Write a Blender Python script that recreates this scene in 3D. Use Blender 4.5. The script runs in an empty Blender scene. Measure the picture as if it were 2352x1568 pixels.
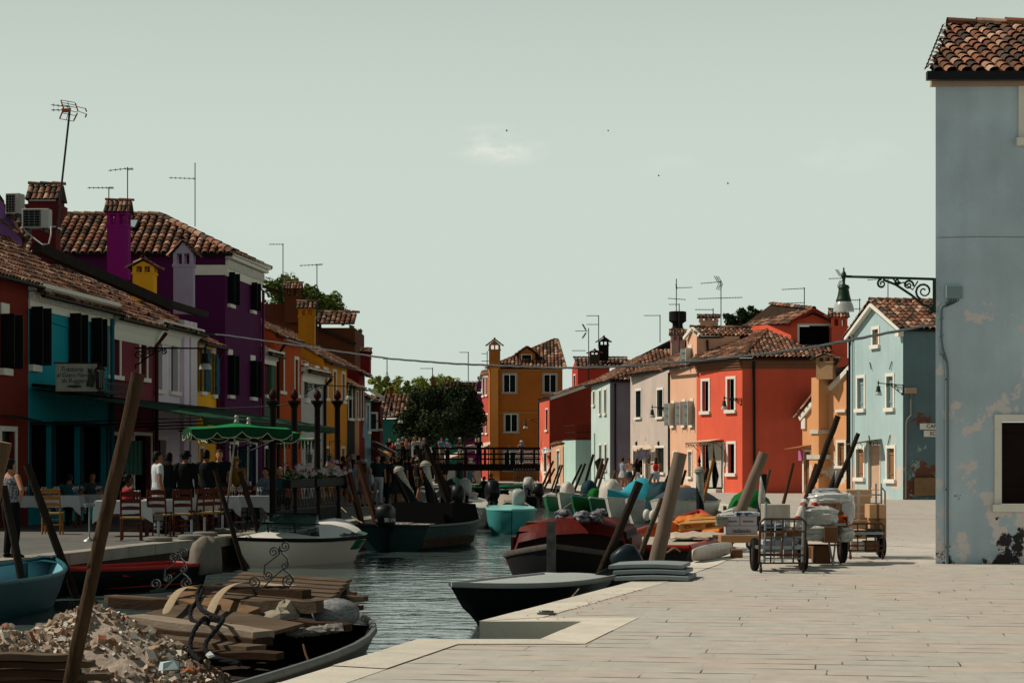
import bpy, math, random
from mathutils import Vector, Matrix
R = math.radians
rnd = random.Random(11)
SC = bpy.context.scene
COL = SC.collection
V = Vector
# the photograph's camera: eye height H over the quay, focal length F and horizon HY in pixels of a 2352 wide picture
F, H, CX, HY = 4704.0, 1.62, 1176.0, 1054.0
WATER = -0.65
def at(px, py, D):
 return V(((px - CX) / F * D, D, H - (py - HY) / F * D))
def onz(px, py, z=0.0):
 return at(px, py, F * (H - z) / (py - HY))
def hx(s):
 o = []
 for i in (0, 2, 4):
  c = int(s[i:i + 2], 16) / 255
  o.append(c / 12.92 if c <= .04045 else ((c + .055) / 1.055) ** 2.4)
 return tuple(o)
# ------------------------------------------------------------------ mesh builder
class MB:
 def __init__(s):
  s.v, s.f, s.m, s.mi = [], [], [], 0
 def add(s, vs, fs):
  b = len(s.v)
  s.v += [tuple(v) for v in vs]
  s.f += [tuple(i + b for i in f) for f in fs]
  s.m += [s.mi] * len(fs)
  return s
 def box(s, c, sz, M=None, taper=1.0):
  c = V(c)
  hx_, hy_, hz_ = sz[0] / 2, sz[1] / 2, sz[2] / 2
  vs = []
  for z, k in ((-hz_, 1.0), (hz_, taper)):
   for x, y in ((-1, -1), (1, -1), (1, 1), (-1, 1)):
    p = V((x * hx_ * k, y * hy_ * k, z))
    vs.append(c + (M @ p if M else p))
  return s.add(vs, [(3, 2, 1, 0), (4, 5, 6, 7), (0, 1, 5, 4), (1, 2, 6, 5), (2, 3, 7, 6), (3, 0, 4, 7)])
 def bar(s, a, b, w, h=None, up=(0, 0, 1)):
  a, b = V(a), V(b)
  h = h or w
  d = (b - a)
  L = d.length
  if L < 1e-6:
   return s
  d /= L
  u = V(up)
  if abs(d.dot(u)) > .98:
   u = V((0, 1, 0))
  x = d.cross(u).normalized()
  z = x.cross(d)
  M = Matrix((x, d, z)).transposed()
  return s.box((a + b) / 2, (w, L, h), M)
 def tube(s, pts, r, n=8, cap=True, sx=1.0):
  pts = [V(p) for p in pts]
  if not isinstance(r, (list, tuple)):
   r = [r] * len(pts)
  rings = []
  prev = None
  for i, p in enumerate(pts):
   d = (pts[min(i + 1, len(pts) - 1)] - pts[max(i - 1, 0)])
   if d.length < 1e-9:
    d = V((0, 0, 1))
   d.normalize()
   if prev is None:
    u = V((0, 0, 1)) if abs(d.z) < .9 else V((1, 0, 0))
    x = d.cross(u).normalized()
   else:
    x = prev - d * prev.dot(d)
    x.normalize()
   prev = x
   y = d.cross(x)
   rings.append([p + (x * math.cos(a) * sx + y * math.sin(a)) * r[i] for a in [k * 2 * math.pi / n for k in range(n)]])
  return s.loft(rings, True, cap)
 def loft(s, rings, closed=True, cap=True):
  n = len(rings[0])
  vs = [p for rg in rings for p in rg]
  fs = []
  for i in range(len(rings) - 1):
   for k in range(n if closed else n - 1):
    a, b = i * n + k, i * n + (k + 1) % n
    fs.append((a, b, b + n, a + n))
  if cap and closed:
   fs.append(tuple(range(n - 1, -1, -1)))
   fs.append(tuple(range((len(rings) - 1) * n, len(rings) * n)))
  return s.add(vs, fs)
 def lathe(s, prof, c=(0, 0, 0), n=14, M=None, cap=True):
  c = V(c)
  rings = []
  for r, z in prof:
   rg = []
   for k in range(n):
    a = k * 2 * math.pi / n
    p = V((r * math.cos(a), r * math.sin(a), z))
    rg.append(c + (M @ p if M else p))
   rings.append(rg)
  return s.loft(rings, True, cap)
 def poly(s, pts):
  return s.add(pts, [tuple(range(len(pts)))])
 def prism(s, pts, vec):
  pts = [V(p) for p in pts]
  vec = V(vec)
  n = len(pts)
  vs = pts + [p + vec for p in pts]
  fs = [tuple(range(n - 1, -1, -1)), tuple(range(n, 2 * n))]
  fs += [(i, (i + 1) % n, n + (i + 1) % n, n + i) for i in range(n)]
  return s.add(vs, fs)
 def blob(s, c, r, n=8, m=5, M=None, jit=0.0):
  rings = []
  rr = r if isinstance(r, (list, tuple)) else (r, r, r)
  for i in range(m + 1):
   t = -math.pi / 2 + math.pi * (i + (.02 if i == 0 else 0) - (.02 if i == m else 0)) / m
   rg = []
   for k in range(n):
    a = 2 * math.pi * k / n
    j = 1 + rnd.uniform(-jit, jit)
    p = V((rr[0] * math.cos(t) * math.cos(a) * j, rr[1] * math.cos(t) * math.sin(a) * j, rr[2] * math.sin(t) * j))
    rg.append(V(c) + (M @ p if M else p))
   rings.append(rg)
  return s.loft(rings)
 def build(s, name, mats, parent=None, smooth=False, bevel=0, sub=0, angle=None, solid=0):
  me = bpy.data.meshes.new(name)
  me.from_pydata(s.v, [], s.f)
  if not isinstance(mats, (list, tuple)):
   mats = [mats]
  for m in mats:
   me.materials.append(m)
  if len(mats) > 1:
   me.polygons.foreach_set('material_index', s.m)
  if smooth:
   me.polygons.foreach_set('use_smooth', [True] * len(me.polygons))
   if angle:
    try:
     me.set_sharp_from_angle(angle=R(angle))
    except Exception:
     pass
  me.update()
  o = bpy.data.objects.new(name, me)
  COL.objects.link(o)
  if parent:
   hang(o, parent)
  if solid:
   m = o.modifiers.new('solid', 'SOLIDIFY')
   m.thickness = solid
   m.offset = 0
  if bevel:
   m = o.modifiers.new('bevel', 'BEVEL')
   m.width = bevel
   m.segments = 2
   m.limit_method = 'ANGLE'
  if sub:
   m = o.modifiers.new('sub', 'SUBSURF')
   m.levels = m.render_levels = sub
  return o
def hang(o, parent):
 o.parent = parent
 if parent.parent is None and parent.type == 'EMPTY' and parent.get('_abs'):
  o.matrix_parent_inverse = Matrix.Translation(-V(parent.location))
 return o
def tag(o, label, cat, group=None, kind=None):
 o['label'] = label
 o['category'] = cat
 if group:
  o['group'] = group
 if kind:
  o['kind'] = kind
 return o
def thing(name, label, cat, loc=(0, 0, 0), group=None, absolute=True):
 """Empty at the base of a thing; absolute: its parts are written in world coordinates."""
 o = bpy.data.objects.new(name, None)
 o.empty_display_size = .2
 COL.objects.link(o)
 o.location = loc
 if absolute:
  o['_abs'] = 1
 return tag(o, label, cat, group)
def struct(o):
 o['kind'] = 'structure'
 return o
def kids(o):
 return [c for c in list(o.children)]
def dup(root, loc, rz=0.0, label=None, group=None, scale=None):
 def cp(o, par):
  c = o.copy()
  COL.objects.link(c)
  if par is not None:
   c.parent = par
   c.matrix_parent_inverse = o.matrix_parent_inverse.copy()
  for k in kids(o):
   cp(k, c)
  return c
 r = cp(root, None)
 r.location = loc
 r.rotation_euler = (0, 0, rz)
 if scale:
  r.scale = scale if isinstance(scale, (tuple, list)) else (scale,) * 3
 if label:
  r['label'] = label
 if group:
  r['group'] = group
 return r
def text(body, parent, loc, u, up, size, m, name='lettering', align='CENTER', extrude=.002, shear=0, space=1.0):
 """lettering laid on a surface: u is the reading direction, up the letters' upright"""
 cu = bpy.data.curves.new(name, 'FONT')
 cu.body = body
 cu.size = size
 cu.align_x = align
 cu.align_y = 'CENTER'
 cu.extrude = extrude
 cu.shear = shear
 cu.space_character = space
 cu.materials.append(m)
 o = bpy.data.objects.new(name, cu)
 COL.objects.link(o)
 u, up = V(u).normalized(), V(up).normalized()
 n = u.cross(up)
 bpy.context.view_layer.update()
 me = bpy.data.meshes.new_from_object(o.evaluated_get(bpy.context.evaluated_depsgraph_get()))
 bpy.data.objects.remove(o)
 o = bpy.data.objects.new(name, me)
 COL.objects.link(o)
 M = Matrix((u, up, n)).transposed().to_4x4()
 M.translation = V(loc)
 root = parent
 if root is not None:
  o.parent = root
  if root.get('_abs'):
   o.matrix_parent_inverse = Matrix.Translation(-V(root.location))
 o.matrix_basis = M
 return o
# ------------------------------------------------------------------ materials
_M = {}
def mat(name, c, rough=.8, var=0.0, vs=2.0, bump=0.0, bs=30.0, metal=0.0, spec=.12, c2=None, mixv=.5, stretch=None, trans=0.0, ior=1.45, island=0.0, coat=0.0, det=6.0, sharp=.25):
 if name in _M:
  return _M[name]
 m = bpy.data.materials.new(name)
 m.use_nodes = True
 nt = m.node_tree
 N, L = nt.nodes, nt.links
 b = N['Principled BSDF']
 b.inputs['Roughness'].default_value = rough
 b.inputs['Metallic'].default_value = metal
 b.inputs['Specular IOR Level'].default_value = spec
 b.inputs['IOR'].default_value = ior
 b.inputs['Transmission Weight'].default_value = trans
 b.inputs['Coat Weight'].default_value = coat
 if isinstance(c, str):
  c = hx(c)
 if isinstance(c2, str):
  c2 = hx(c2)
 b.inputs['Base Color'].default_value = (*c, 1)
 if var or bump or c2 or island:
  tc = N.new('ShaderNodeTexCoord')
  mp = N.new('ShaderNodeMapping')
  L.new(tc.outputs['Object'], mp.inputs['Vector'])
  if stretch:
   mp.inputs['Scale'].default_value = stretch
  vec = mp.outputs['Vector']
 col = None
 if var or c2:
  n = N.new('ShaderNodeTexNoise')
  n.inputs['Scale'].default_value = vs
  n.inputs['Detail'].default_value = det
  n.inputs['Roughness'].default_value = .62
  L.new(vec, n.inputs['Vector'])
  rp = N.new('ShaderNodeMapRange')
  rp.inputs['From Min'].default_value = mixv - sharp
  rp.inputs['From Max'].default_value = mixv + sharp
  L.new(n.outputs['Fac'], rp.inputs['Value'])
  mx = N.new('ShaderNodeMix')
  mx.data_type = 'RGBA'
  ca = tuple(x * (1 - var) for x in c)
  cb = c2 if c2 else tuple(min(1, x * (1 + var)) for x in c)
  mx.inputs['A'].default_value = (*ca, 1)
  mx.inputs['B'].default_value = (*cb, 1)
  L.new(rp.outputs['Result'], mx.inputs['Factor'])
  col = mx.outputs['Result']
 if island:
  g = N.new('ShaderNodeNewGeometry')
  mr = N.new('ShaderNodeMapRange')
  mr.inputs['To Min'].default_value = 1 - island
  mr.inputs['To Max'].default_value = 1 + island
  L.new(g.outputs['Random Per Island'], mr.inputs['Value'])
  h = N.new('ShaderNodeHueSaturation')
  L.new(mr.outputs['Result'], h.inputs['Value'])
  if col:
   L.new(col, h.inputs['Color'])
  else:
   h.inputs['Color'].default_value = (*c, 1)
  col = h.outputs['Color']
 if col:
  L.new(col, b.inputs['Base Color'])
 if bump:
  n2 = N.new('ShaderNodeTexNoise')
  n2.inputs['Scale'].default_value = bs
  n2.inputs['Detail'].default_value = 5
  L.new(vec, n2.inputs['Vector'])
  bp = N.new('ShaderNodeBump')
  bp.inputs['Strength'].default_value = min(1, bump)
  bp.inputs['Distance'].default_value = .02
  L.new(n2.outputs['Fac'], bp.inputs['Height'])
  L.new(bp.outputs['Normal'], b.inputs['Normal'])
 _M[name] = m
 return m
def wallmat(name, c, under=None, amt=.42, zlow=0.0, zk=0.0, scale=.9, under2=None, amt2=.36, var=.1, zlow2=None, zk2=None):
 """lime plaster: patchy tone, fine grain and, where asked, flaked areas (more of them low on the wall) that show what is under the paint"""
 if name in _M:
  return _M[name]
 m = mat(name, c, .92, var=var, vs=.7, bump=.25, bs=60, spec=.2)
 nt = m.node_tree
 N, L = nt.nodes, nt.links
 b = N['Principled BSDF']
 mx0 = [n for n in N if n.type == 'MIX'][0]
 col = mx0.outputs['Result']
 tc = [n for n in N if n.type == 'TEX_COORD'][0]
 # rain streaks, part of the wall's wear
 mp = N.new('ShaderNodeMapping')
 mp.inputs['Scale'].default_value = (3.2, 3.2, .22)
 L.new(tc.outputs['Object'], mp.inputs['Vector'])
 ns = N.new('ShaderNodeTexNoise')
 ns.inputs['Scale'].default_value = 1.4
 ns.inputs['Detail'].default_value = 5
 L.new(mp.outputs['Vector'], ns.inputs['Vector'])
 mr = N.new('ShaderNodeMapRange')
 mr.inputs['From Min'].default_value = .3
 mr.inputs['From Max'].default_value = .7
 mr.inputs['To Min'].default_value = .93
 mr.inputs['To Max'].default_value = 1.03
 L.new(ns.outputs['Fac'], mr.inputs['Value'])
 hs = N.new('ShaderNodeHueSaturation')
 L.new(mr.outputs['Result'], hs.inputs['Value'])
 L.new(col, hs.inputs['Color'])
 col = hs.outputs['Color']
 def flake(col, cu, amt, sc, seed, zlow, zk):
  n = N.new('ShaderNodeTexNoise')
  n.inputs['Scale'].default_value = sc
  n.inputs['Detail'].default_value = 9
  n.inputs['Roughness'].default_value = .68
  mp2 = N.new('ShaderNodeMapping')
  mp2.inputs['Location'].default_value = (seed, seed * 1.7, seed * .6)
  L.new(tc.outputs['Object'], mp2.inputs['Vector'])
  L.new(mp2.outputs['Vector'], n.inputs['Vector'])
  sp = N.new('ShaderNodeSeparateXYZ')
  L.new(tc.outputs['Object'], sp.inputs['Vector'])
  ml = N.new('ShaderNodeMath')
  ml.operation = 'MULTIPLY_ADD'
  ml.inputs[1].default_value = -zk
  ml.inputs[2].default_value = zlow * zk
  L.new(sp.outputs['Z'], ml.inputs[0])
  cl = N.new('ShaderNodeClamp')
  cl.inputs['Min'].default_value = -.12
  cl.inputs['Max'].default_value = .1
  L.new(ml.outputs[0], cl.inputs['Value'])
  ad = N.new('ShaderNodeMath')
  ad.operation = 'ADD'
  L.new(n.outputs['Fac'], ad.inputs[0])
  L.new(cl.outputs['Result'], ad.inputs[1])
  r2 = N.new('ShaderNodeMapRange')
  r2.inputs['From Min'].default_value = 1 - amt - .012
  r2.inputs['From Max'].default_value = 1 - amt + .012
  L.new(ad.outputs[0], r2.inputs['Value'])
  mx = N.new('ShaderNodeMix')
  mx.data_type = 'RGBA'
  L.new(r2.outputs['Result'], mx.inputs['Factor'])
  L.new(col, mx.inputs['A'])
  mx.inputs['B'].default_value = (*(hx(cu) if isinstance(cu, str) else cu), 1)
  return mx.outputs['Result']
 if under:
  col = flake(col, under, amt, scale, 3.1, zlow, zk)
 if under2:
  col = flake(col, under2, amt2, scale * 1.3, 11.7, zlow if zlow2 is None else zlow2, zk if zk2 is None else zk2)
 L.new(col, b.inputs['Base Color'])
 return m
def tilemat(name='roof_tiles', cols=('664534', '94664e', '78503e', 'b08e78', '3e342c', '84563f', 'a07a62', '52443a')):
 if name in _M:
  return _M[name]
 m = bpy.data.materials.new(name)
 m.use_nodes = True
 nt = m.node_tree
 N, L = nt.nodes, nt.links
 b = N['Principled BSDF']
 b.inputs['Roughness'].default_value = .9
 b.inputs['Specular IOR Level'].default_value = .2
 g = N.new('ShaderNodeNewGeometry')
 cr = N.new('ShaderNodeValToRGB')
 e = cr.color_ramp.elements
 while len(e) < len(cols):
  e.new(.5)
 for i, c in enumerate(cols):
  e[i].position = i / len(cols)
  e[i].color = (*hx(c), 1)
 cr.color_ramp.interpolation = 'CONSTANT'
 L.new(g.outputs['Random Per Island'], cr.inputs['Fac'])
 tc = N.new('ShaderNodeTexCoord')
 n = N.new('ShaderNodeTexNoise')
 n.inputs['Scale'].default_value = 5
 n.inputs['Detail'].default_value = 6
 L.new(tc.outputs['Object'], n.inputs['Vector'])
 mr = N.new('ShaderNodeMapRange')
 mr.inputs['From Min'].default_value = .42
 mr.inputs['From Max'].default_value = .66
 L.new(n.outputs['Fac'], mr.inputs['Value'])
 mx = N.new('ShaderNodeMix')
 mx.data_type = 'RGBA'
 mm = N.new('ShaderNodeMath')
 mm.operation = 'MULTIPLY'
 mm.inputs[1].default_value = .6
 L.new(mr.outputs['Result'], mm.inputs[0])
 L.new(mm.outputs[0], mx.inputs['Factor'])
 L.new(cr.outputs['Color'], mx.inputs['A'])
 mx.inputs['B'].default_value = (*hx('3c322a'), 1)
 L.new(mx.outputs['Result'], b.inputs['Base Color'])
 _M[name] = m
 return m
STONE = mat('istrian_stone', 'c2bdb0', .8, var=.12, vs=1.5, bump=.2, bs=40)
WHITE = mat('white_trim', 'dad6cb', .8, var=.06, vs=4)
DARKM = mat('dark_metal', '121516', .55, var=.2)
IRON = mat('wrought_iron', '0a0b0c', .45, spec=.3)
PANE = mat('dark_pane', '0b0e10', .3, spec=.35)
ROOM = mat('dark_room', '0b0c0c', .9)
TILE = tilemat()
PAN = mat('roof_pans', '33251d', .95, var=.35, vs=4)
SHUT_BK = mat('black_green_shutter', '0e1312', .6, var=.2)
SHUT_GR = mat('pale_grey_shutter', 'aeb5b2', .7, var=.06)
SHUT_BR = mat('brown_shutter', '3a1c12', .75, var=.25, vs=3)
WOODP = mat('old_wood_shutter', '8a6242', .85, var=.3, vs=5, stretch=(1, 1, .2))
GUT = mat('dark_gutter', '101315', .5, spec=.2)
COPPER = mat('copper_gutter', '6e4630', .5, var=.2)
BRICK = mat('bare_brick', '7c5a44', .95, var=.35, vs=14, stretch=(1, 1, 3))
# ------------------------------------------------------------------ camera, light, sky
SUN_EL, SUN_AZ = 46.5, 279.0          # azimuth clockwise from +Y: the sun stands to the left and a little beyond
cd = bpy.data.cameras.new('camera')
cd.sensor_width = 36
cd.lens = 36 * F / 2352
cd.shift_y = (HY - 784) / 2352
cd.clip_start = .5
cd.clip_end = 3000
cam = bpy.data.objects.new('camera', cd)
COL.objects.link(cam)
cam.location = (0, 0, H)
cam.rotation_euler = (R(90), 0, 0)
SC.camera = cam
sl = bpy.data.lights.new('sun', 'SUN')
sl.energy = 4.6
sl.angle = R(.5)
sl.color = (1, .9, .76)
so = bpy.data.objects.new('sun', sl)
COL.objects.link(so)
sd = V((math.sin(R(SUN_AZ)) * math.cos(R(SUN_EL)), math.cos(R(SUN_AZ)) * math.cos(R(SUN_EL)), math.sin(R(SUN_EL))))
so.rotation_euler = (-sd).to_track_quat('-Z', 'Y').to_euler()
so.location = (-20, 10, 40)
SC.view_settings.view_transform = 'Standard'
SC.view_settings.look = 'None'
SC.view_settings.exposure = 0.0
SC.cycles.max_bounces = 6
SC.cycles.diffuse_bounces = 2
SC.cycles.use_denoising = True
w = bpy.data.worlds.new('World')
SC.world = w
w.use_nodes = True
nt = w.node_tree
N, L = nt.nodes, nt.links
bg = N['Background']
sky = N.new('ShaderNodeTexSky')
sky.sky_type = 'NISHITA'
sky.sun_disc = False
sky.sun_elevation = R(SUN_EL)
sky.sun_rotation = R(SUN_AZ)
sky.dust_density = .4
sky.air_density = 1.0
sky.ozone_density = 1.0
hs = N.new('ShaderNodeHueSaturation')
hs.inputs['Saturation'].default_value = .30
L.new(sky.outputs['Color'], hs.inputs['Color'])
tint = N.new('ShaderNodeMix')
tint.data_type = 'RGBA'
tint.blend_type = 'MULTIPLY'
tint.inputs['Factor'].default_value = 1
tint.inputs['B'].default_value = (.2, .24, .232, 1)
L.new(hs.outputs['Color'], tint.inputs['A'])
# a few faint clouds over the horizon
tc = N.new('ShaderNodeTexCoord')
no = N.new('ShaderNodeTexNoise')
no.inputs['Scale'].default_value = 26
no.inputs['Detail'].default_value = 8
no.inputs['Roughness'].default_value = .6
mpn = N.new('ShaderNodeMapping')
mpn.inputs['Scale'].default_value = (1, 1, 2.0)
L.new(tc.outputs['Generated'], mpn.inputs['Vector'])
L.new(mpn.outputs['Vector'], no.inputs['Vector'])
acc = None
for az, el, wa, we, st in ((-.006, .153, .032, .012, 1.0), (.078, .142, .022, .008, .12), (.160, .147, .04, .012, .16), (-.122, .112, .05, .012, .07)):
 d = V((math.sin(az), math.cos(az), el)).normalized()
 sb = N.new('ShaderNodeVectorMath')
 sb.operation = 'SUBTRACT'
 L.new(tc.outputs['Generated'], sb.inputs[0])
 sb.inputs[1].default_value = d
 dv = N.new('ShaderNodeVectorMath')
 dv.operation = 'DIVIDE'
 L.new(sb.outputs[0], dv.inputs[0])
 dv.inputs[1].default_value = (wa, .5, we)
 ln = N.new('ShaderNodeVectorMath')
 ln.operation = 'LENGTH'
 L.new(dv.outputs[0], ln.inputs[0])
 mr = N.new('ShaderNodeMapRange')
 mr.interpolation_type = 'SMOOTHSTEP'
 mr.inputs['From Min'].default_value = 1.0
 mr.inputs['From Max'].default_value = 0.0
 mr.inputs['To Max'].default_value = st
 L.new(ln.outputs['Value'], mr.inputs['Value'])
 if acc is None:
  acc = mr.outputs['Result']
 else:
  ad = N.new('ShaderNodeMath')
  ad.operation = 'ADD'
  L.new(acc, ad.inputs[0])
  L.new(mr.outputs['Result'], ad.inputs[1])
  acc = ad.outputs[0]
cr = N.new('ShaderNodeMapRange')
cr.interpolation_type = 'SMOOTHSTEP'
cr.inputs['From Min'].default_value = .36
cr.inputs['From Max'].default_value = .68
L.new(no.outputs['Fac'], cr.inputs['Value'])
mu = N.new('ShaderNodeMath')
mu.operation = 'MULTIPLY'
L.new(acc, mu.inputs[0])
L.new(cr.outputs['Result'], mu.inputs[1])
cm = N.new('ShaderNodeMix')
cm.data_type = 'RGBA'
L.new(mu.outputs[0], cm.inputs['Factor'])
# pale summer haze low in the sky
sx = N.new('ShaderNodeSeparateXYZ')
L.new(tc.outputs['Generated'], sx.inputs['Vector'])
hr = N.new('ShaderNodeMapRange')
hr.interpolation_type = 'SMOOTHSTEP'
hr.inputs['From Min'].default_value = .5
hr.inputs['From Max'].default_value = 0.12
hr.inputs['To Max'].default_value = .97
L.new(sx.outputs['Z'], hr.inputs['Value'])
hm = N.new('ShaderNodeMix')
hm.data_type = 'RGBA'
L.new(hr.outputs['Result'], hm.inputs['Factor'])
L.new(tint.outputs['Result'], hm.inputs['A'])
hm.inputs['B'].default_value = (6.05, 6.9, 6.15, 1)
L.new(hm.outputs['Result'], cm.inputs['A'])
cm.inputs['B'].default_value = (9.6, 9.2, 8.6, 1)
L.new(cm.outputs['Result'], bg.inputs['Color'])
bg.inputs['Strength'].default_value = .1
# ------------------------------------------------------------------ water
wm = bpy.data.materials.new('canal_water')
wm.use_nodes = True
nt = wm.node_tree
N, L = nt.nodes, nt.links
b = N['Principled BSDF']
b.inputs['Base Color'].default_value = (.07, .10, .098, 1)
b.inputs['Roughness'].default_value = .04
b.inputs['IOR'].default_value = 1.33
b.inputs['Specular IOR Level'].default_value = .55
tc = N.new('ShaderNodeTexCoord')
last = None
for sc, st, ds, sx in ((1.9, .24, .12, .8), (7.0, .09, .035, .8), (.45, .2, .22, 1.0)):
 mp = N.new('ShaderNodeMapping')
 mp.inputs['Scale'].default_value = (sx, 1.25, 1)
 mp.inputs['Rotation'].default_value = (0, 0, R(12))
 L.new(tc.outputs['Object'], mp.inputs['Vector'])
 n = N.new('ShaderNodeTexNoise')
 n.inputs['Scale'].default_value = sc
 n.inputs['Detail'].default_value = 3
 n.inputs['Distortion'].default_value = .4
 L.new(mp.outputs['Vector'], n.inputs['Vector'])
 bp = N.new('ShaderNodeBump')
 bp.inputs['Strength'].default_value = st
 bp.inputs['Distance'].default_value = ds
 L.new(n.outputs['Fac'], bp.inputs['Height'])
 if last:
  L.new(last, bp.inputs['Normal'])
 last = bp.outputs['Normal']
L.new(last, b.inputs['Normal'])
struct(MB().poly([(-400, -30, WATER), (400, -30, WATER), (400, 900, WATER), (-400, 900, WATER)]).build('canal_water', wm))
# ------------------------------------------------------------------ quays
def paving(name, ca, cb, cm_, rot, bw, rh, mort=.008, off=.5):
 m = bpy.data.materials.new(name)
 m.use_nodes = True
 nt = m.node_tree
 N, L = nt.nodes, nt.links
 b = N['Principled BSDF']
 b.inputs['Roughness'].default_value = .75
 b.inputs['Specular IOR Level'].default_value = .3
 tc = N.new('ShaderNodeTexCoord')
 mp = N.new('ShaderNodeMapping')
 mp.inputs['Rotation'].default_value = (0, 0, rot)
 L.new(tc.outputs['Object'], mp.inputs['Vector'])
 # slabs are not cut dead straight
 nw = N.new('ShaderNodeTexNoise')
 nw.inputs['Scale'].default_value = .7
 nw.inputs['Detail'].default_value = 4
 L.new(mp.outputs['Vector'], nw.inputs['Vector'])
 va = N.new('ShaderNodeVectorMath')
 va.operation = 'MULTIPLY_ADD'
 va.inputs[1].default_value = (.07, .07, 0)
 L.new(nw.outputs['Color'], va.inputs[0])
 L.new(mp.outputs['Vector'], va.inputs[2])
 def mth(op, a, b_=None, c=None):
  m_ = N.new('ShaderNodeMath')
  m_.operation = op
  for k, v_ in enumerate((a, b_, c)):
   if v_ is None:
    continue
   if isinstance(v_, (int, float)):
    m_.inputs[k].default_value = v_
   else:
    L.new(v_, m_.inputs[k])
  return m_.outputs[0]
 sp = N.new('ShaderNodeSeparateXYZ')
 L.new(va.outputs[0], sp.inputs[0])
 yr = mth('DIVIDE', sp.outputs['Y'], rh)
 row_ = mth('FLOOR', yr)
 w1 = N.new('ShaderNodeTexWhiteNoise')
 w1.noise_dimensions = '1D'
 L.new(row_, w1.inputs['W'])
 wid = mth('MULTIPLY_ADD', w1.outputs['Value'], bw * .7, bw * .6)
 xr = mth('DIVIDE', mth('MULTIPLY_ADD', w1.outputs['Value'], 37.0, sp.outputs['X']), wid)
 cb_ = N.new('ShaderNodeCombineXYZ')
 L.new(mth('FLOOR', xr), cb_.inputs[0])
 L.new(row_, cb_.inputs[1])
 w2 = N.new('ShaderNodeTexWhiteNoise')
 L.new(cb_.outputs[0], w2.inputs['Vector'])
 fy, fx = mth('FRACT', yr), mth('FRACT', xr)
 ey = mth('MULTIPLY', mth('MINIMUM', fy, mth('SUBTRACT', 1.0, fy)), rh)
 ex = mth('MULTIPLY', mth('MINIMUM', fx, mth('SUBTRACT', 1.0, fx)), wid)
 jf = N.new('ShaderNodeMapRange')
 jf.inputs['From Min'].default_value = mort
 jf.inputs['From Max'].default_value = mort * .3
 L.new(mth('MINIMUM', ex, mth('MULTIPLY', ey, .33)), jf.inputs['Value'])
 # joints are open and dark in places, filled with sand in others
 nj = N.new('ShaderNodeTexNoise')
 nj.inputs['Scale'].default_value = 1.3
 nj.inputs['Detail'].default_value = 5
 L.new(mp.outputs['Vector'], nj.inputs['Vector'])
 jr = N.new('ShaderNodeMapRange')
 jr.inputs['From Min'].default_value = .5
 jr.inputs['From Max'].default_value = .6
 jr.inputs['To Min'].default_value = .12
 L.new(nj.outputs['Fac'], jr.inputs['Value'])
 jm = N.new('ShaderNodeMath')
 jm.operation = 'MULTIPLY'
 L.new(jf.outputs['Result'], jm.inputs[0])
 L.new(jr.outputs['Result'], jm.inputs[1])
 n2 = N.new('ShaderNodeTexNoise')
 n2.inputs['Scale'].default_value = 3.5
 n2.inputs['Detail'].default_value = 9
 n2.inputs['Roughness'].default_value = .7
 L.new(mp.outputs['Vector'], n2.inputs['Vector'])
 mr = N.new('ShaderNodeMapRange')
 mr.inputs['From Min'].default_value = .3
 mr.inputs['From Max'].default_value = .7
 mr.inputs['To Min'].default_value = .82
 mr.inputs['To Max'].default_value = 1.12
 L.new(n2.outputs['Fac'], mr.inputs['Value'])
 # slab tone without the joint, then the joint over it
 br2 = N.new('ShaderNodeMix')
 br2.data_type = 'RGBA'
 L.new(w2.outputs['Value'], br2.inputs['Factor'])
 br2.inputs['A'].default_value = (*hx(ca), 1)
 br2.inputs['B'].default_value = (*hx(cb), 1)
 h = N.new('ShaderNodeHueSaturation')
 L.new(br2.outputs['Result'], h.inputs['Color'])
 L.new(mr.outputs['Result'], h.inputs['Value'])
 # broad warm and cool drifts across the stone
 n3 = N.new('ShaderNodeTexNoise')
 n3.inputs['Scale'].default_value = .28
 n3.inputs['Detail'].default_value = 4
 L.new(mp.outputs['Vector'], n3.inputs['Vector'])
 m3 = N.new('ShaderNodeMapRange')
 m3.inputs['From Min'].default_value = .4
 m3.inputs['From Max'].default_value = .62
 m3.inputs['To Max'].default_value = .13
 L.new(n3.outputs['Fac'], m3.inputs['Value'])
 mw = N.new('ShaderNodeMix')
 mw.data_type = 'RGBA'
 L.new(m3.outputs['Result'], mw.inputs['Factor'])
 L.new(h.outputs['Color'], mw.inputs['A'])
 mw.inputs['B'].default_value = (*hx('a8897a'), 1)
 mx = N.new('ShaderNodeMix')
 mx.data_type = 'RGBA'
 L.new(jm.outputs[0], mx.inputs['Factor'])
 L.new(mw.outputs['Result'], mx.inputs['A'])
 mx.inputs['B'].default_value = (*hx(cm_), 1)
 L.new(mx.outputs['Result'], b.inputs['Base Color'])
 bp = N.new('ShaderNodeBump')
 bp.inputs['Strength'].default_value = .5
 bp.inputs['Distance'].default_value = .01
 iv = N.new('ShaderNodeMath')
 iv.operation = 'SUBTRACT'
 L.new(n2.outputs['Fac'], iv.inputs[0])
 L.new(jm.outputs[0], iv.inputs[1])
 L.new(iv.outputs[0], bp.inputs['Height'])
 L.new(bp.outputs['Normal'], b.inputs['Normal'])
 return m
PAVE = paving('trachyte_paving', 'a9a9a1', 'b1a89d', '4a4138', R(9), 1.25, .40, .010)
PAVL = paving('shaded_paving', '5c5d58', '535552', '181613', R(10), 1.0, .36, .008)  # fondamenta paving darkened, the shade of the houses put into its colour
EDGE = mat('edging_stone', 'c0bbae', .8, var=.14, vs=2.2, bump=.4, bs=26, island=.07)
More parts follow.
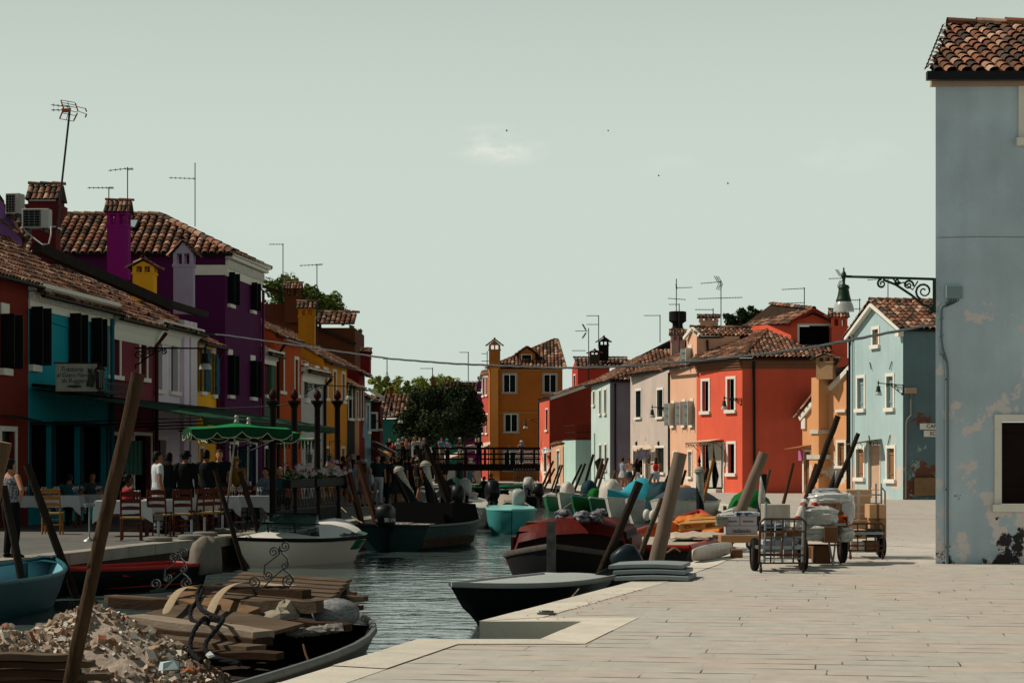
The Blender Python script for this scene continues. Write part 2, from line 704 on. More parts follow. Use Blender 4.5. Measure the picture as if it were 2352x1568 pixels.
def quay(name, edge, back, wallm, pav, strip=.48, side=1, cap=.2, em=None):
 """pavement sheet with a proud white stone edging along EDGE, a stone course and a wall down to the canal bed"""
 E = [V((p[0], p[1], 0)) for p in edge]
 struct(MB().poly([e for e in E] + [V((p[0], p[1], 0)) for p in back]).build(name, pav))
 # edging: a mitred strip of stone, 6 mm proud
 ins = []
 for i, e in enumerate(E):
  d0 = (E[i] - E[i - 1]).normalized() if i else (E[1] - E[0]).normalized()
  d1 = (E[i + 1] - E[i]).normalized() if i < len(E) - 1 else d0
  n0, n1 = V((d0.y, -d0.x, 0)) * side, V((d1.y, -d1.x, 0)) * side
  m = (n0 + n1)
  m = m / max(.3, m.dot(n0))
  ins.append(e + m * strip)
 k = MB()
 for i in range(len(E) - 1):
  a, b_, c, d = E[i], E[i + 1], ins[i + 1], ins[i]
  out = V((0, 0, .006))
  dn = V((0, 0, -cap))
  ns = max(1, int(round((b_ - a).length / 1.35)))
  gp = .006 / max(.2, (b_ - a).length / ns)
  for j in range(ns):
   u0, u1 = (j + gp) / ns, (j + 1 - gp) / ns
   jz = V((0, 0, rnd.uniform(.003, .009)))
   q = [a.lerp(b_, u0) + jz, a.lerp(b_, u1) + jz, d.lerp(c, u1) + jz, d.lerp(c, u0) + jz]
   k.add(q, [(0, 1, 2, 3)] if side < 0 else [(3, 2, 1, 0)])
   k.add([q[0], q[1], a.lerp(b_, u1) + dn, a.lerp(b_, u0) + dn], [(0, 1, 2, 3)])
 struct(k.build(name + '_edging', em or EDGE))
 g = MB()
 for i in range(len(E) - 1):
  d = (E[i + 1] - E[i]).normalized()
  n = V((d.y, -d.x, 0)) * side * .04
  a, b_ = E[i] + n, E[i + 1] + n
  g.add([a + V((0, 0, -cap + .01)), b_ + V((0, 0, -cap + .01)), b_ + V((0, 0, -2.5)), a + V((0, 0, -2.5))], [(0, 1, 2, 3)])
 struct(g.build(name + '_wall', wallm))
QW = mat('quay_brick', '3a2a22', .95, var=.4, vs=6, bump=.4, bs=12)
RQ = [(-6.3, -5), (-1.69, 14.83), (-.845, 18.4), (.25, 18.4), (.70, 20.45), (-.33, 20.45), (1.58, 27.1), (2.67, 31.4), (3.6, 36), (4.7, 41.5), (5.9, 48), (7.0, 58), (7.3, 70), (7.3, 78), (6.6, 88), (5.2, 104), (3.6, 120), (2.0, 131), (1.75, 136)]
quay('quay_pavement', RQ, [(60, 136), (60, -5)], QW, PAVE, side=1)
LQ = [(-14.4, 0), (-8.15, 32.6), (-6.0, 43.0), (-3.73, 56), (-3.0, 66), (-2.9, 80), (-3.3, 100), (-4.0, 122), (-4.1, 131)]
quay('fondamenta_pavement', LQ, [(-60, 131), (-60, 0)], QW, PAVL, side=-1, strip=.42, em=mat('shaded_edging_stone', '8c887e', .85, var=.2, vs=2.2, bump=.4, bs=26, island=.1))  # left edging is a darker copy of the stone, shade painted in
# the quay beyond the bridge, where the canal turns
quay('campo_pavement', [(-4.1, 131.02), (1.75, 136.02)], [(60, 136.02), (60, 500), (-60, 500), (-60, 131.02)], QW, PAVE, side=1, strip=.5)
# ------------------------------------------------------------------ house kit
SL = 1.12
def zs(z):
 return H + (z - H) * SL if z > .5 else z
def fl(px):                      # depth of the left row's facade line at a pixel column
 return 15.1 * SL / (.1 - (px - CX) / F)
def flp(px):
 D = fl(px)
 return V(((px - CX) / F * D, D, 0))
def ptp(px, D):
 return V(((px - CX) / F * D, D, 0))
def zat(py, D):
 return H - (py - HY) / F * D
def tiles(mb, pan, poly, pitch=.225, step=.34, r=.08, lift=.03):
 """barrel tiles over a roof plane: POLY starts with the eave's two ends (seen from below, left to right), then the rest of its outline"""
 P = [V(p) for p in poly]
 e = (P[1] - P[0])
 Lw = e.length
 e.normalize()
 n = e.cross(P[2] - P[0]).normalized()
 if n.z < 0:
  n = -n
 t = n.cross(e).normalized()
 if t.z < 0:
  t = -t
 q = [((p - P[0]).dot(e), (p - P[0]).dot(t)) for p in P]
 s0, s1 = min(a for a, b in q), max(a for a, b in q)
 nc = max(2, int(round((s1 - s0) / pitch)))
 pan.add([p for p in P], [tuple(range(len(P)))])
 K = 5
 for c in range(nc):
  s = s0 + (c + .5) * (s1 - s0) / nc
  ts = []
  for i in range(len(q)):
   (a, b), (a2, b2) = q[i], q[(i + 1) % len(q)]
   if (a - s) * (a2 - s) < 0:
    ts.append(b + (b2 - b) * (s - a) / (a2 - a))
  if len(ts) < 2:
   continue
  lo, hi = min(ts), max(ts)
  tt = lo - .05
  jx = rnd.uniform(-.012, .012)
  while tt < hi - .06:
   t2 = min(tt + step + .07, hi + .02)
   vs = []
   w0, w1 = r * 1.12 + rnd.uniform(-.006, .006), r * .88
   jj = jx + rnd.uniform(-.01, .01)
   for (tv, wr, up) in ((tt, w0, lift + .022), (t2, w1, lift)):
    for k in range(K + 1):
     a = math.pi * k / K
     vs.append(P[0] + e * (s + jj + wr * math.cos(a)) + t * tv + n * (wr * math.sin(a) * .85 + up - .03))
   mb.add(vs, [(k, k + 1, K + 2 + k, K + 1 + k) for k in range(K)])
   tt += step + rnd.uniform(-.015, .015)
def ridge(mb, a, b, r=.11, step=.38, up=.03):
 a, b = V(a), V(b)
 L = (b - a).length
 if L < .05:
  return
 d = (b - a) / L
 x = d.cross(V((0, 0, 1))).normalized()
 z = x.cross(d)
 K = 6
 k_ = max(1, int(round(L / step)))
 for i in range(k_):
  vs = []
  for tv, rr, u in ((i * L / k_, r * 1.1, up + .015), ((i + 1.12) * L / k_, r * .92, up)):
   for k in range(K + 1):
    an = math.pi * (k / K * 1.1 - .05)
    vs.append(a + d * tv + x * rr * math.cos(an) + z * (rr * math.sin(an) + u))
  mb.add(vs, [(k, k + 1, K + 2 + k, K + 1 + k) for k in range(K)])
class House:
 def __init__(s, label, wm, base, name='house', cat='house', group=None, trim=None, wname='wall'):
  s.r = thing(name, label, cat, base, group)
  s.wm, s.trim = wm, trim or WHITE
  s.w = MB()
  s.t, s.p = MB(), MB()
  s.wname = wname
  s.mwins = []
 def pos(s, A, dr, px):
  k = (px - CX) / F
  return (k * A.y - A.x) / (dr.x - k * dr.y)
 def wall(s, A, B, z1, z0=0.0, wins=(), gable=None, mb=None, dep=.16):
  """vertical wall from A to B (left to right as seen from outside); WINS: (x0, x1, y0, y1, style dict) in picture pixels"""
  A, B = V((A[0], A[1], 0)), V((B[0], B[1], 0))
  d = (B - A)
  Lw = d.length
  d.normalize()
  n = V((d.y, -d.x, 0))
  ops = []
  for wi in wins:
   x0, x1, y0, y1, st = wi
   u0, u1 = sorted((s.pos(A, d, x0), s.pos(A, d, x1)))
   D = (A + d * (u0 + u1) / 2).y
   w0, w1 = sorted((zat(y0, D), zat(y1, D)))
   u0, u1 = max(u0, .04), min(u1, Lw - .04)
   if u1 - u0 < .05:
    continue
   ops.append((u0, u1, max(w0, z0 + .01), min(w1, z1 - .03), st))
  us = sorted({0, Lw, *[o[0] for o in ops], *[o[1] for o in ops]})
  zs = sorted({z0, z1, *[o[2] for o in ops], *[o[3] for o in ops]})
  m = mb or s.w
  P = lambda u, z, k=0: A + d * u - n * k + V((0, 0, z))
  for i in range(len(us) - 1):
   for j in range(len(zs) - 1):
    cu, cz = (us[i] + us[i + 1]) / 2, (zs[j] + zs[j + 1]) / 2
    if any(o[0] < cu < o[1] and o[2] < cz < o[3] for o in ops):
     continue
    m.add([P(us[i], zs[j]), P(us[i + 1], zs[j]), P(us[i + 1], zs[j + 1]), P(us[i], zs[j + 1])], [(0, 1, 2, 3)])
  for o in ops:
   u0, u1, w0, w1, st = o
   m.add([P(u0, w0), P(u1, w0), P(u1, w1), P(u0, w1), P(u0, w0, dep), P(u1, w0, dep), P(u1, w1, dep), P(u0, w1, dep)],
                  [(0, 1, 5, 4), (1, 2, 6, 5), (2, 3, 7, 6), (3, 0, 4, 7)])
   s.window(A, d, n, u0, u1, w0, w1, dep, st)
  if gable:
   pts = [P(0, z1), P(Lw, z1)] + [P(u, z) for u, z in gable]
   m.poly(pts)
  return A, d, n, Lw
 def window(s, A, d, n, u0, u1, w0, w1, dep, st):
  P = lambda u, z, k=0: A + d * u + n * k + V((0, 0, z))
  M = Matrix((d, -n, V((0, 0, 1)))).transposed()
  ww, hh = u1 - u0, w1 - w0
  door = st.get('door')
  pane = MB()
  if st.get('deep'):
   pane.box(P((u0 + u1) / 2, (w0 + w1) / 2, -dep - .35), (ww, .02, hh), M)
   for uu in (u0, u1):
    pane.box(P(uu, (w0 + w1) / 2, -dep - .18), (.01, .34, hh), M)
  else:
   pane.box(P((u0 + u1) / 2, (w0 + w1) / 2, -dep + .005), (ww, .03, hh), M)
  leafm = st.get('leaf')
  if leafm and st.get('open') is None:        # closed leaves or a door leaf fill the opening
   pane = MB()
   k = 2 if ww > .5 and not st.get('single') else 1
   for i in range(k):
    c = u0 + ww * (i + .5) / k
    pane.box(P(c, (w0 + w1) / 2, -dep + .03), (ww / k - .015, .04, hh - .02), M)
    for q in (.18, .82):
     pane.box(P(c, w0 + hh * q, -dep + .06), (ww / k - .06, .03, .08), M)
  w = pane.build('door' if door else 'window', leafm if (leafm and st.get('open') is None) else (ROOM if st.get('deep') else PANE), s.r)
  fw = st.get('fw', .11)
  fm = st.get('fm', s.trim)
  if fw:
   f = MB()
   pr = .03
   top = fw * st.get('top', 1)
   if not st.get('ends'):
    for uu in (u0 - fw / 2, u1 + fw / 2):
     f.box(P(uu, (w0 + w1) / 2, pr / 2 - .01), (fw, pr + .02, hh), M)
   f.box(P((u0 + u1) / 2, w1 + top / 2, pr / 2 - .008), (ww + (2 * fw if not st.get('ends') else .0), pr + .024, top), M)
   f.build('frame', fm, w)
   if not door:
    f = MB()
    sh = st.get('sill', .12)
    f.box(P((u0 + u1) / 2, w0 - sh / 2, .04), (ww + (2 * fw + .08 if not st.get('ends') else .1), .14, sh), M)
    f.build('sill', fm, w)
  om = st.get('open')
  if om:
   lw = st.get('lw', ww / 2)
   for sg, uu in ((-1, u0), (1, u1)):
    f = MB()
    a = R(st.get('ang', 12))          # leaves stand a little off the wall
    dd = d * (sg * math.cos(a)) + n * math.sin(a)
    nn = n * math.cos(a) - d * (sg * math.sin(a))
    Mq = Matrix((dd, -nn, V((0, 0, 1)))).transposed()
    if sg < 0:
     Mq = Matrix((-dd, -nn, V((0, 0, 1)))).transposed()
    c = P(uu, (w0 + w1) / 2, .045) + dd * lw / 2
    f.box(c, (lw, .035, hh), Mq)
    for q in (.15, .5, .85):
     f.box(c + V((0, 0, hh * (q - .5))) + nn * .026, (lw * .8, .02, .07), Mq)
    f.build('shutter', om, w)
  if st.get('bars'):
   f = MB()
   k = 6
   for i in range(k):
    u = u0 + ww * (i + .5) / k
    f.tube([P(u, w0, .03), P(u, w0 + hh * .22, .03)], .008, 4)
   f.bar(P(u0, w0 + hh * .22, .03), P(u1, w0 + hh * .22, .03), .02)
   f.build('railing', IRON, w)
  return w
 def roof(s, *poly, **k):
  tiles(s.t, s.p, poly, **k)
 def flush(s):
  o = s.t.build('roof', TILE, s.r)
  s.p.build('roof_pans', PAN, o)
  s.t, s.p = MB(), MB()
 def ridge(s, a, b, **k):
  ridge(s.t, a, b, **k)
 def gutter(s, a, b, r=.07, m=None):
  a, b = V(a), V(b)
  d = (b - a).normalized()
  x = V((0, 0, 1)).cross(d).normalized()
  g = MB()
  K = 6
  rings = []
  for p in (a, b):
   rings.append([p + x * r * math.cos(math.pi * (1 + i / K)) + V((0, 0, 1)) * r * math.sin(math.pi * (1 + i / K)) for i in range(K + 1)])
  g.loft(rings, closed=False)
  for rg in rings:
   g.poly(rg)
  g.build('gutter', m or GUT, s.r, solid=.012)
 def pipe(s, pts, r=.045, m=None, name='downpipe'):
  g = MB()
  g.tube(pts, r, 8)
  g.build(name, m or GUT, s.r, smooth=True, angle=50)
 def part(s, name, mb, m, **k):
  return mb.build(name, m, s.r, **k)
 def cornice(s, A, d, n, Lw, z0, z1, m=None, dent=True, out=.22, u0=0, ext=.1):
  """moulded eaves: plain band, row of dentils, oversailing shelf"""
  P = lambda u, z, k=0: A + d * u + n * k + V((0, 0, z))
  M = Matrix((d, -n, V((0, 0, 1)))).transposed()
  g = MB()
  hh = z1 - z0
  c = (u0 + Lw) / 2
  ln = Lw - u0 - .006
  g.box(P(c, z0 + hh * .2, .015), (ln, .07, hh * .4), M)
  if dent:
   k = max(3, int(ln / .2))
   for i in range(k):
    u = u0 + ln * (i + .5) / k
    g.box(P(u, z0 + hh * .53, .07), (.1, .14, hh * .26), M, taper=1.0)
    g.blob(P(u, z0 + hh * .42, .09), (.05, .07, hh * .12), 6, 4, M)
  else:
   for i in range(4):
    g.box(P(c, z0 + hh * (.4 + .09 * i), .03 + out * .2 * i), (ln, .08, hh * .1), M)
  g.box(P(c, z0 + hh * .76, out * .55), (ln + ext, out, hh * .14), M)
  g.box(P(c, z0 + hh * .92, out * .7), (ln + ext * 1.6, out * 1.3, hh * .16), M)
  g.build('cornice', m or WHITE, s.r)
 def chimney(s, px0, px1, ytop, ybase, D, dp=None, m=None, kind='gable', cm=None, ang=0.0):
  """stack, vents and a little tiled roof, measured in the picture at depth D"""
  x0, x1 = (px0 - CX) / F * D, (px1 - CX) / F * D
  zt, zb = zat(ytop, D), zat(ybase, D)
  wd = x1 - x0
  dp = dp or wd * .8
  c = V(((x0 + x1) / 2, D + dp / 2, 0))
  hh = zt - zb
  g = MB()
  m = m or s.wm
  M = Matrix.Rotation(ang, 3, 'Z')
  ch = min(.9, hh * .36)
  if kind == 'gable':
   g.box(c + V((0, 0, zb + (hh - ch) / 2)), (wd * .86, dp * .86, hh - ch), M)
   g.box(c + V((0, 0, zt - ch * .97)), (wd * .96, dp * .96, ch * .1), M)
   for sx in (-1, 0, 1):
    for sy in (-1, 1):
     g.box(c + M @ V((sx * wd * .36, sy * dp * .36, 0)) + V((0, 0, zt - ch * .72)), (wd * .14, dp * .14, ch * .42), M)
   g.box(c + V((0, 0, zt - ch * .72)), (wd * .35, dp * .3, ch * .4), M)
   g.box(c + V((0, 0, zt - ch * .5)), (wd * .92, dp * .92, ch * .09), M)
   o = g.build('chimney', m, s.r)
   t, p = MB(), MB()
   ez, rz = zt - ch * .46, zt - .03
   Q = lambda x, y, z: c + M @ V((x * wd / 2 * 1.1, y * dp / 2 * 1.15, 0)) + V((0, 0, z))
   tiles(t, p, (Q(-1, -1, ez), Q(1, -1, ez), Q(1, 0, rz), Q(-1, 0, rz)), pitch=.16, r=.065, step=.3)
   tiles(t, p, (Q(1, 1, ez), Q(-1, 1, ez), Q(-1, 0, rz), Q(1, 0, rz)), pitch=.16, r=.065, step=.3)
   p.poly([Q(-1, -1, ez), Q(-1, 1, ez), Q(-1, 0, rz)])
   p.poly([Q(1, -1, ez), Q(1, 0, rz), Q(1, 1, ez)])
   p.poly([Q(-1, -1, ez), Q(1, -1, ez), Q(1, 1, ez), Q(-1, 1, ez)])
   ridge(t, Q(-1.02, 0, rz), Q(1.02, 0, rz), r=.07)
  elif kind == 'side':        # little gable turned to the viewer
   g.box(c + V((0, 0, zb + (hh - ch) / 2)), (wd * .86, dp * .86, hh - ch), M)
   g.box(c + V((0, 0, zt - ch * .97)), (wd * .96, dp * .96, ch * .1), M)
   for sx in (-1, 0, 1):
    for sy in (-1, 1):
     g.box(c + M @ V((sx * wd * .36, sy * dp * .36, 0)) + V((0, 0, zt - ch * .72)), (wd * (.1 if sx == 0 else .16), dp * .14, ch * .42), M)
   Q = lambda x, y, z: c + M @ V((x * wd / 2 * .86, y * dp / 2 * .86, 0)) + V((0, 0, z))
   ez = zt - ch * .52
   for y in (-1, 1):
    g.poly([Q(-1, y, ez), Q(1, y, ez), Q(0, y, zt - .08)])
   o = g.build('chimney', m, s.r)
   t, p = MB(), MB()
   Q = lambda x, y, z: c + M @ V((x * wd / 2 * 1.25, y * dp / 2 * 1.2, 0)) + V((0, 0, z))
   tiles(t, p, (Q(-1, 1, ez - .06), Q(-1, -1, ez - .06), Q(0, -1, zt - .02), Q(0, 1, zt - .02)), pitch=.16, r=.065, step=.3)
   tiles(t, p, (Q(1, -1, ez - .06), Q(1, 1, ez - .06), Q(0, 1, zt - .02), Q(0, -1, zt - .02)), pitch=.16, r=.065, step=.3)
   ridge(t, Q(0, -1.02, zt - .02), Q(0, 1.02, zt - .02), r=.07)
  elif kind == 'bell':        # stack that flares out below its roof
   g.box(c + V((0, 0, zb + hh * .22)), (wd * .66, dp * .66, hh * .44), M)
   prof = [(.33, .44), (.34, .5), (.48, .66), (.5, .72), (.42, .73), (.42, .8)]
   rings = []
   for r_, z in prof:
    rings.append([c + M @ V((sx * wd * r_, sy * dp * r_, 0)) + V((0, 0, zb + hh * z)) for sx, sy in ((-1, -1), (1, -1), (1, 1), (-1, 1))])
   g.loft(rings)
   o = g.build('chimney', m, s.r)
   t, p = MB(), MB()
   ez, rz = zb + hh * .78, zt - .04
   Q = lambda x, y, z: c + M @ V((x * wd / 2 * .98, y * dp / 2 * 1.0, 0)) + V((0, 0, z))
   tiles(t, p, (Q(-1, -1, ez), Q(1, -1, ez), Q(1, 0, rz), Q(-1, 0, rz)), pitch=.17, r=.07, step=.3)
   tiles(t, p, (Q(1, 1, ez), Q(-1, 1, ez), Q(-1, 0, rz), Q(1, 0, rz)), pitch=.17, r=.07, step=.3)
   for x in (-1, 1):
    p.poly([Q(x, -1, ez), Q(x, 1, ez), Q(x, 0, rz)])
   ridge(t, Q(-1.02, 0, rz), Q(1.02, 0, rz), r=.075)
  else:                       # round pot
   prof = [(.30, 0), (.30, .45), (.38, .5), (.38, .55), (.3, .58), (.3, .68), (.5, .74), (.5, .98), (.46, 1.0)]
   g.lathe([(r_ * wd, z * hh) for r_, z in prof], c + V((0, 0, zb)), 12)
   return g.build('chimney', m, s.r, smooth=True, angle=40)
  t.build('chimney_cap', TILE, o)
  p.build('chimney_cap_underside', PAN, o)
  return o
 def done(s):
  if s.w.v:
   s.w.build(s.wname, s.wm, s.r)
  if s.t.v:
   s.flush()
W = lambda x0, x1, y0, y1, **k: (x0, x1, y0, y1, k)
# ------------------------------------------------------------------ houses along the fondamenta (left bank)
NL = V((1, -.1, 0)).normalized()          # outward normal of the row
DL = V((.1, 1, 0)).normalized()
def row(label, px0, px1, ze, wm, wins, rise=1.6, back=2.8, cor=None, gut=True, ext=.3, depth=5.6, sides='', roof=True, name='house', **k):
 ze = zs(ze)
 A, B = flp(px0), flp(px1)
 h = House(label, wm, A)
 A_, d, n, Lw = h.wall(A, B, ze, wins=wins)
 up = V((0, 0, 1))
 Ab, Bb = A - NL * depth, B - NL * depth
 g = [((B - Bb).length - back, ze + rise)]
 h.wall(B, Bb, ze, gable=[(depth, ze), (back, ze + rise)][1:])
 h.wall(Bb, Ab, ze)
 h.wall(Ab, A, ze, gable=[(depth - back, ze + rise)])
 if roof:
  e0, e1 = A + NL * ext - DL * .06 + up * (ze - ext * rise / back + .02), B + NL * ext + DL * .06 + up * (ze - ext * rise / back + .02)
  r0, r1 = A - NL * back - DL * .06 + up * (ze + rise + .02), B - NL * back + DL * .06 + up * (ze + rise + .02)
  h.roof(e0, e1, r1, r0)
  f0, f1 = A - NL * (depth + .2) + up * ze, B - NL * (depth + .2) + up * ze
  h.roof(f1, f0, r0, r1)
  h.ridge(r0, r1)
  if gut:
   h.gutter(e0 + NL * .06 + up * -.03, e1 + NL * .06 + up * -.03)
 if cor:
  h.cornice(A_, d, n, Lw, zs(cor[0]), zs(cor[1]), m=cor[2] if len(cor) > 2 else None, dent=cor[3] if len(cor) > 3 else True)
 h.A, h.d, h.n, h.L = A_, d, n, Lw
 return h
DKF = mat('awning_shade_frame', '16343a', .7)  # door frames under the awning, its shade put into their colour
OPEN_BK = dict(ends=1, open=SHUT_BK, sill=.16, top=2.2, fw=.12, ang=84, lw=.31)
red_dk = wallmat('oxblood_plaster', '6e2418', under='5a2a1c', amt=.33)
teal = wallmat('teal_plaster', '138a98', var=.08)
maroon = wallmat('maroon_plaster', '7a323c', var=.12)
lilac = wallmat('lilac_plaster', 'dccada', under='b0a0aa', amt=.33)
yellow = wallmat('yellow_plaster', 'eaaa28', var=.08)
purple = wallmat('purple_plaster', '4e1646', var=.1)
green_ = wallmat('sage_plaster', '3f6250', var=.12)
orange = wallmat('rust_orange_plaster', 'b04a1c', var=.12)
greyw = wallmat('grey_white_plaster', 'b8b6b4', under='a09e9a', amt=.36, zlow=2, zk=.05)
ochre = wallmat('ochre_plaster', 'd0861f', var=.1)
brown = wallmat('brown_plaster', '5a2f1c', var=.15)
# oxblood house cut by the frame
h = row('dark oxblood red house cut by the frame, before the teal trattoria house', -70, 65, 5.55, red_dk,
  [W(1, 19, 722, 846, **OPEN_BK), W(2, 34, 990, 1130, fw=.12, door=1)], rise=1.5)
h.done()
g = MB()
for i in range(7):
 g.tube([flp(0) + NL * (.05 + .1 * i) + V((0, 0, zs(2.55) - .02 * i)), flp(36) + NL * (.05 + .1 * i) + V((0, 0, zs(2.55) - .02 * i))], .012, 4)
g.build('door_canopy', IRON, h.r)
# teal trattoria house
h = row('teal house with white dentil cornice and the trattoria sign', 65, 251, 5.42, teal,
  [W(67.5, 86, 706, 838, bars=1, **OPEN_BK), W(157, 172, 721, 835, bars=1, **OPEN_BK), W(206, 217, 731, 842, bars=1, **OPEN_BK),
         W(70, 120, 975, 1160, deep=1, fw=.08, door=1, fm=DKF), W(126, 184, 975, 1160, deep=1, fw=.08, door=1, fm=DKF), W(190, 244, 978, 1160, deep=1, fw=.08, door=1, fm=DKF)],  # openings widened so the front under the awning reads dark
  rise=1.75, cor=(4.92, 5.5), ext=.34)
A = flp(250) + NL * .1
h.pipe([A + V((0, 0, zs(5.1))), A + V((0, 0, .2))], .06, mat('teal_pipe', '0c5a66', .6))
h.part('electric_cable', MB().tube([flp(66) + NL * .03 + V((0, 0, zs(4.82))), flp(130) + NL * .03 + V((0, 0, zs(4.7))), flp(190) + NL * .03 + V((0, 0, zs(4.66))), flp(246) + NL * .03 + V((0, 0, zs(4.56)))], .014, 5), teal)
h.done()
# maroon house with a white cove under the eaves
h = row('maroon house with a white cove under its gutter', 251, 355, 5.28, maroon,
  [W(253, 274, 742, 862, fw=.13), W(322, 336, 757, 868, fw=.13), W(256, 300, 1000, 1150, deep=1, fw=.1, door=1), W(308, 346, 1000, 1150, fw=.1, door=1, deep=1)], rise=1.55)
g = MB()
Mx = [(0.03, 4.62), (.06, 4.7), (.1, 4.85), (.18, 5.0), (.26, 5.08), (.26, 5.18), (.03, 5.18)]
pts = [flp(251.5) + NL * a + V((0, 0, zs(b))) for a, b in Mx]
g.prism(pts, flp(354.5) - flp(251.5))
h.part('cornice', g, WHITE)
A = flp(353) + NL * .09
h.pipe([A + NL * .3 + V((0, 0, zs(5.0))), A + V((0, 0, zs(4.65))), A + V((0, 0, .1))], .06, mat('rust_pipe', '4a1c12', .6))
h.done()
# lilac house with chimney breast
h = row('lilac house with a tall chimney breast on its front', 355, 449, 5.35, lilac,
  [W(358, 371, 786, 895, fw=.14), W(391, 407, 795, 899, fw=.14), W(358, 380, 1010, 1150, deep=1, door=1, fw=.12)],
  rise=1.5, cor=(4.75, 5.36, None, False))
g = MB()
c = (flp(413) + flp(425)) / 2
Mw = Matrix((DL, -NL, V((0, 0, 1)))).transposed()
g.box(c + NL * .06 + V((0, 0, 3.0)), (.62, .16, 6.0), Mw)
h.part('chimney_breast', g, lilac)
g = MB()
g.box(flp(434) + NL * .07 + V((0, 0, 3.0)), (.75, .2, 6.0), Mw)
h.part('pilaster', g, wallmat('pale_lilac_plaster', 'd0c6ce'))
h.chimney(394, 446, 550, 720, 65.5, dp=.55, m=mat('lilac_render', 'a397ae', .9, var=.1), kind='side')
h.done()
# narrow yellow house
h = row('narrow bright yellow house with teal shutters', 449, 497, 5.1, yellow,
  [W(458, 468, 800, 899, ends=1, top=1.8, open=mat('teal_shutter', '155066', .6), fw=.14, ang=20), W(486, 493, 812, 906, ends=1, top=1.8, open=_M['teal_shutter'], fw=.14, ang=20),
         W(458, 466, 1030, 1150, fw=.1, door=1)], rise=1.2, back=2.4)
for px in (464, 485):
 c = flp(px) + NL * .12 + V((0, 0, zs(3.05)))
 g = MB()
 for z in (-.12, .08):
  g.tube([c + DL * .35 + V((0, 0, z)), c + NL * .18 + DL * .33 + V((0, 0, z)), c + NL * .18 - DL * .33 + V((0, 0, z)), c - DL * .35 + V((0, 0, z))], .012, 4)
 for q in (-.33, -.1, .1, .33):
  g.tube([c + NL * .18 + DL * q + V((0, 0, -.12)), c + NL * .18 + DL * q + V((0, 0, .08))], .01, 4)
 h.part('flower_holder', g, mat('rusted_iron', '3a1a10', .8))
A = flp(496) + NL * .08
h.pipe([A + NL * .2 + V((0, 0, zs(4.9))), A + V((0, 0, zs(4.6))), A + V((0, 0, .2))], .05, _M['rust_pipe'])
h.done()
# purple house: taller, hip roof, its blind side towards the viewer
A, B = flp(517), flp(600)
h = House('tall purple house with hipped roof and blind side wall', purple, A)
zE = zs(7.95)
sh = dict(ends=1, open=SHUT_BK, fw=.13, top=1.6, ang=84, lw=.22)
A_, d, n, Lw = h.wall(A, B, zE, wins=[W(523, 534, 627, 699, **sh), W(575, 583, 650, 713, **sh), W(523, 533, 816, 907, **sh), W(574.5, 585, 829, 912, **sh),
                                      W(528, 545, 1020, 1140, door=1, fw=.12, deep=1), W(575, 588, 1020, 1140, fw=.12)])
Bk = 10
h.wall(A - V((Bk, 0, 0)), A, zE)
h.wall(B, B - V((Bk, 0, 0)), zE)
h.cornice(A_, d, n, Lw, zs(7.25), zs(8.0), out=.26)
up = V((0, 0, 1))
my = (A.y + B.y) / 2
xr = A.x - 2.75
zr = zs(9.38)
e0 = V((A.x - Bk, A.y - .3, zE - .05))
e1 = V((A.x + .3, A.y - .3, zE - .05))
e2 = V((B.x + .3, B.y + .3, zE - .05))
e3 = V((B.x - Bk, B.y + .3, zE - .05))
r0, r1 = V((A.x - Bk, my, zr)), V((xr, my, zr))
h.roof(e0, e1, r1, r0, pitch=.28, r=.1)
h.roof(e1, e2, r1, pitch=.28, r=.1)
h.roof(e2, e3, r0, r1, pitch=.28, r=.1)
h.ridge(r0, r1, r=.12)
h.ridge(e1, r1, r=.12)
h.ridge(e2, r1, r=.12)
h.gutter(e0 + V((0, -.05, -.02)), e1 + V((0, -.05, -.02)), m=GUT)
g = MB()
Ma = Matrix((d, -n, up)).transposed()
g.box(A + V((-.55, -.03, zs(7.42))), (1.3, .08, .34))
h.part('string_course', g, WHITE)
h.pipe([B + n * .1 - d * .1 + up * zs(7.2), B + n * .1 - d * .1 + up * .2], .055, mat('purple_pipe', '6a1248', .5))
h.chimney(241, 297, 458, 640, 67.6, dp=.62, m=wallmat('magenta_plaster', '8c1a74', var=.08))
# skylight by the stack
g = MB()
c = at(302, 516, 72.1)
sl_ = math.atan2(zr - zE, my - A.y + .3)
Ms = Matrix.Rotation(sl_, 3, 'X')
g.box(c, (.45, .8, .08), Ms)
o = h.part('skylight', g, DARKM)
g = MB()
g.box(c + Ms @ V((0, 0, .045)), (.34, .68, .01), Ms)
g.build('pane', mat('sky_glass', '8fa3a3', .1, spec=.8), o)
h.done()
# sage green, rust orange, grey white, ochre
h = row('sage green slice of a house with a carved white cornice', 600, 632, 5.25, green_, [W(607, 624, 826, 907, fw=.13, ends=1, top=2, leaf=SHUT_BR), W(607, 622, 1030, 1140, door=1, fw=.12)], rise=1.5, cor=(4.8, 5.26))
h.done()
h = row('rust orange house with two white framed windows', 632, 692, 5.9, orange, [W(641, 651, 815, 898, fw=.13), W(677, 684, 826, 906, fw=.13), W(640, 652, 1020, 1140, door=1, fw=.12)], rise=1.4, gut=False)
A0 = flp(632) + NL * .4 + up * zs(5.72)
h.gutter(A0, flp(691) + NL * .4 + up * zs(5.72), m=mat('zinc_gutter', '8c9294', .4, metal=.6))
A = flp(634) + NL * .09
h.pipe([A + NL * .3 + up * zs(5.6), A + up * zs(5.2), A + up * .2], .06)
h.chimney(682, 725, 692, 790, 82.3, dp=.6, m=ochre)
h.done()
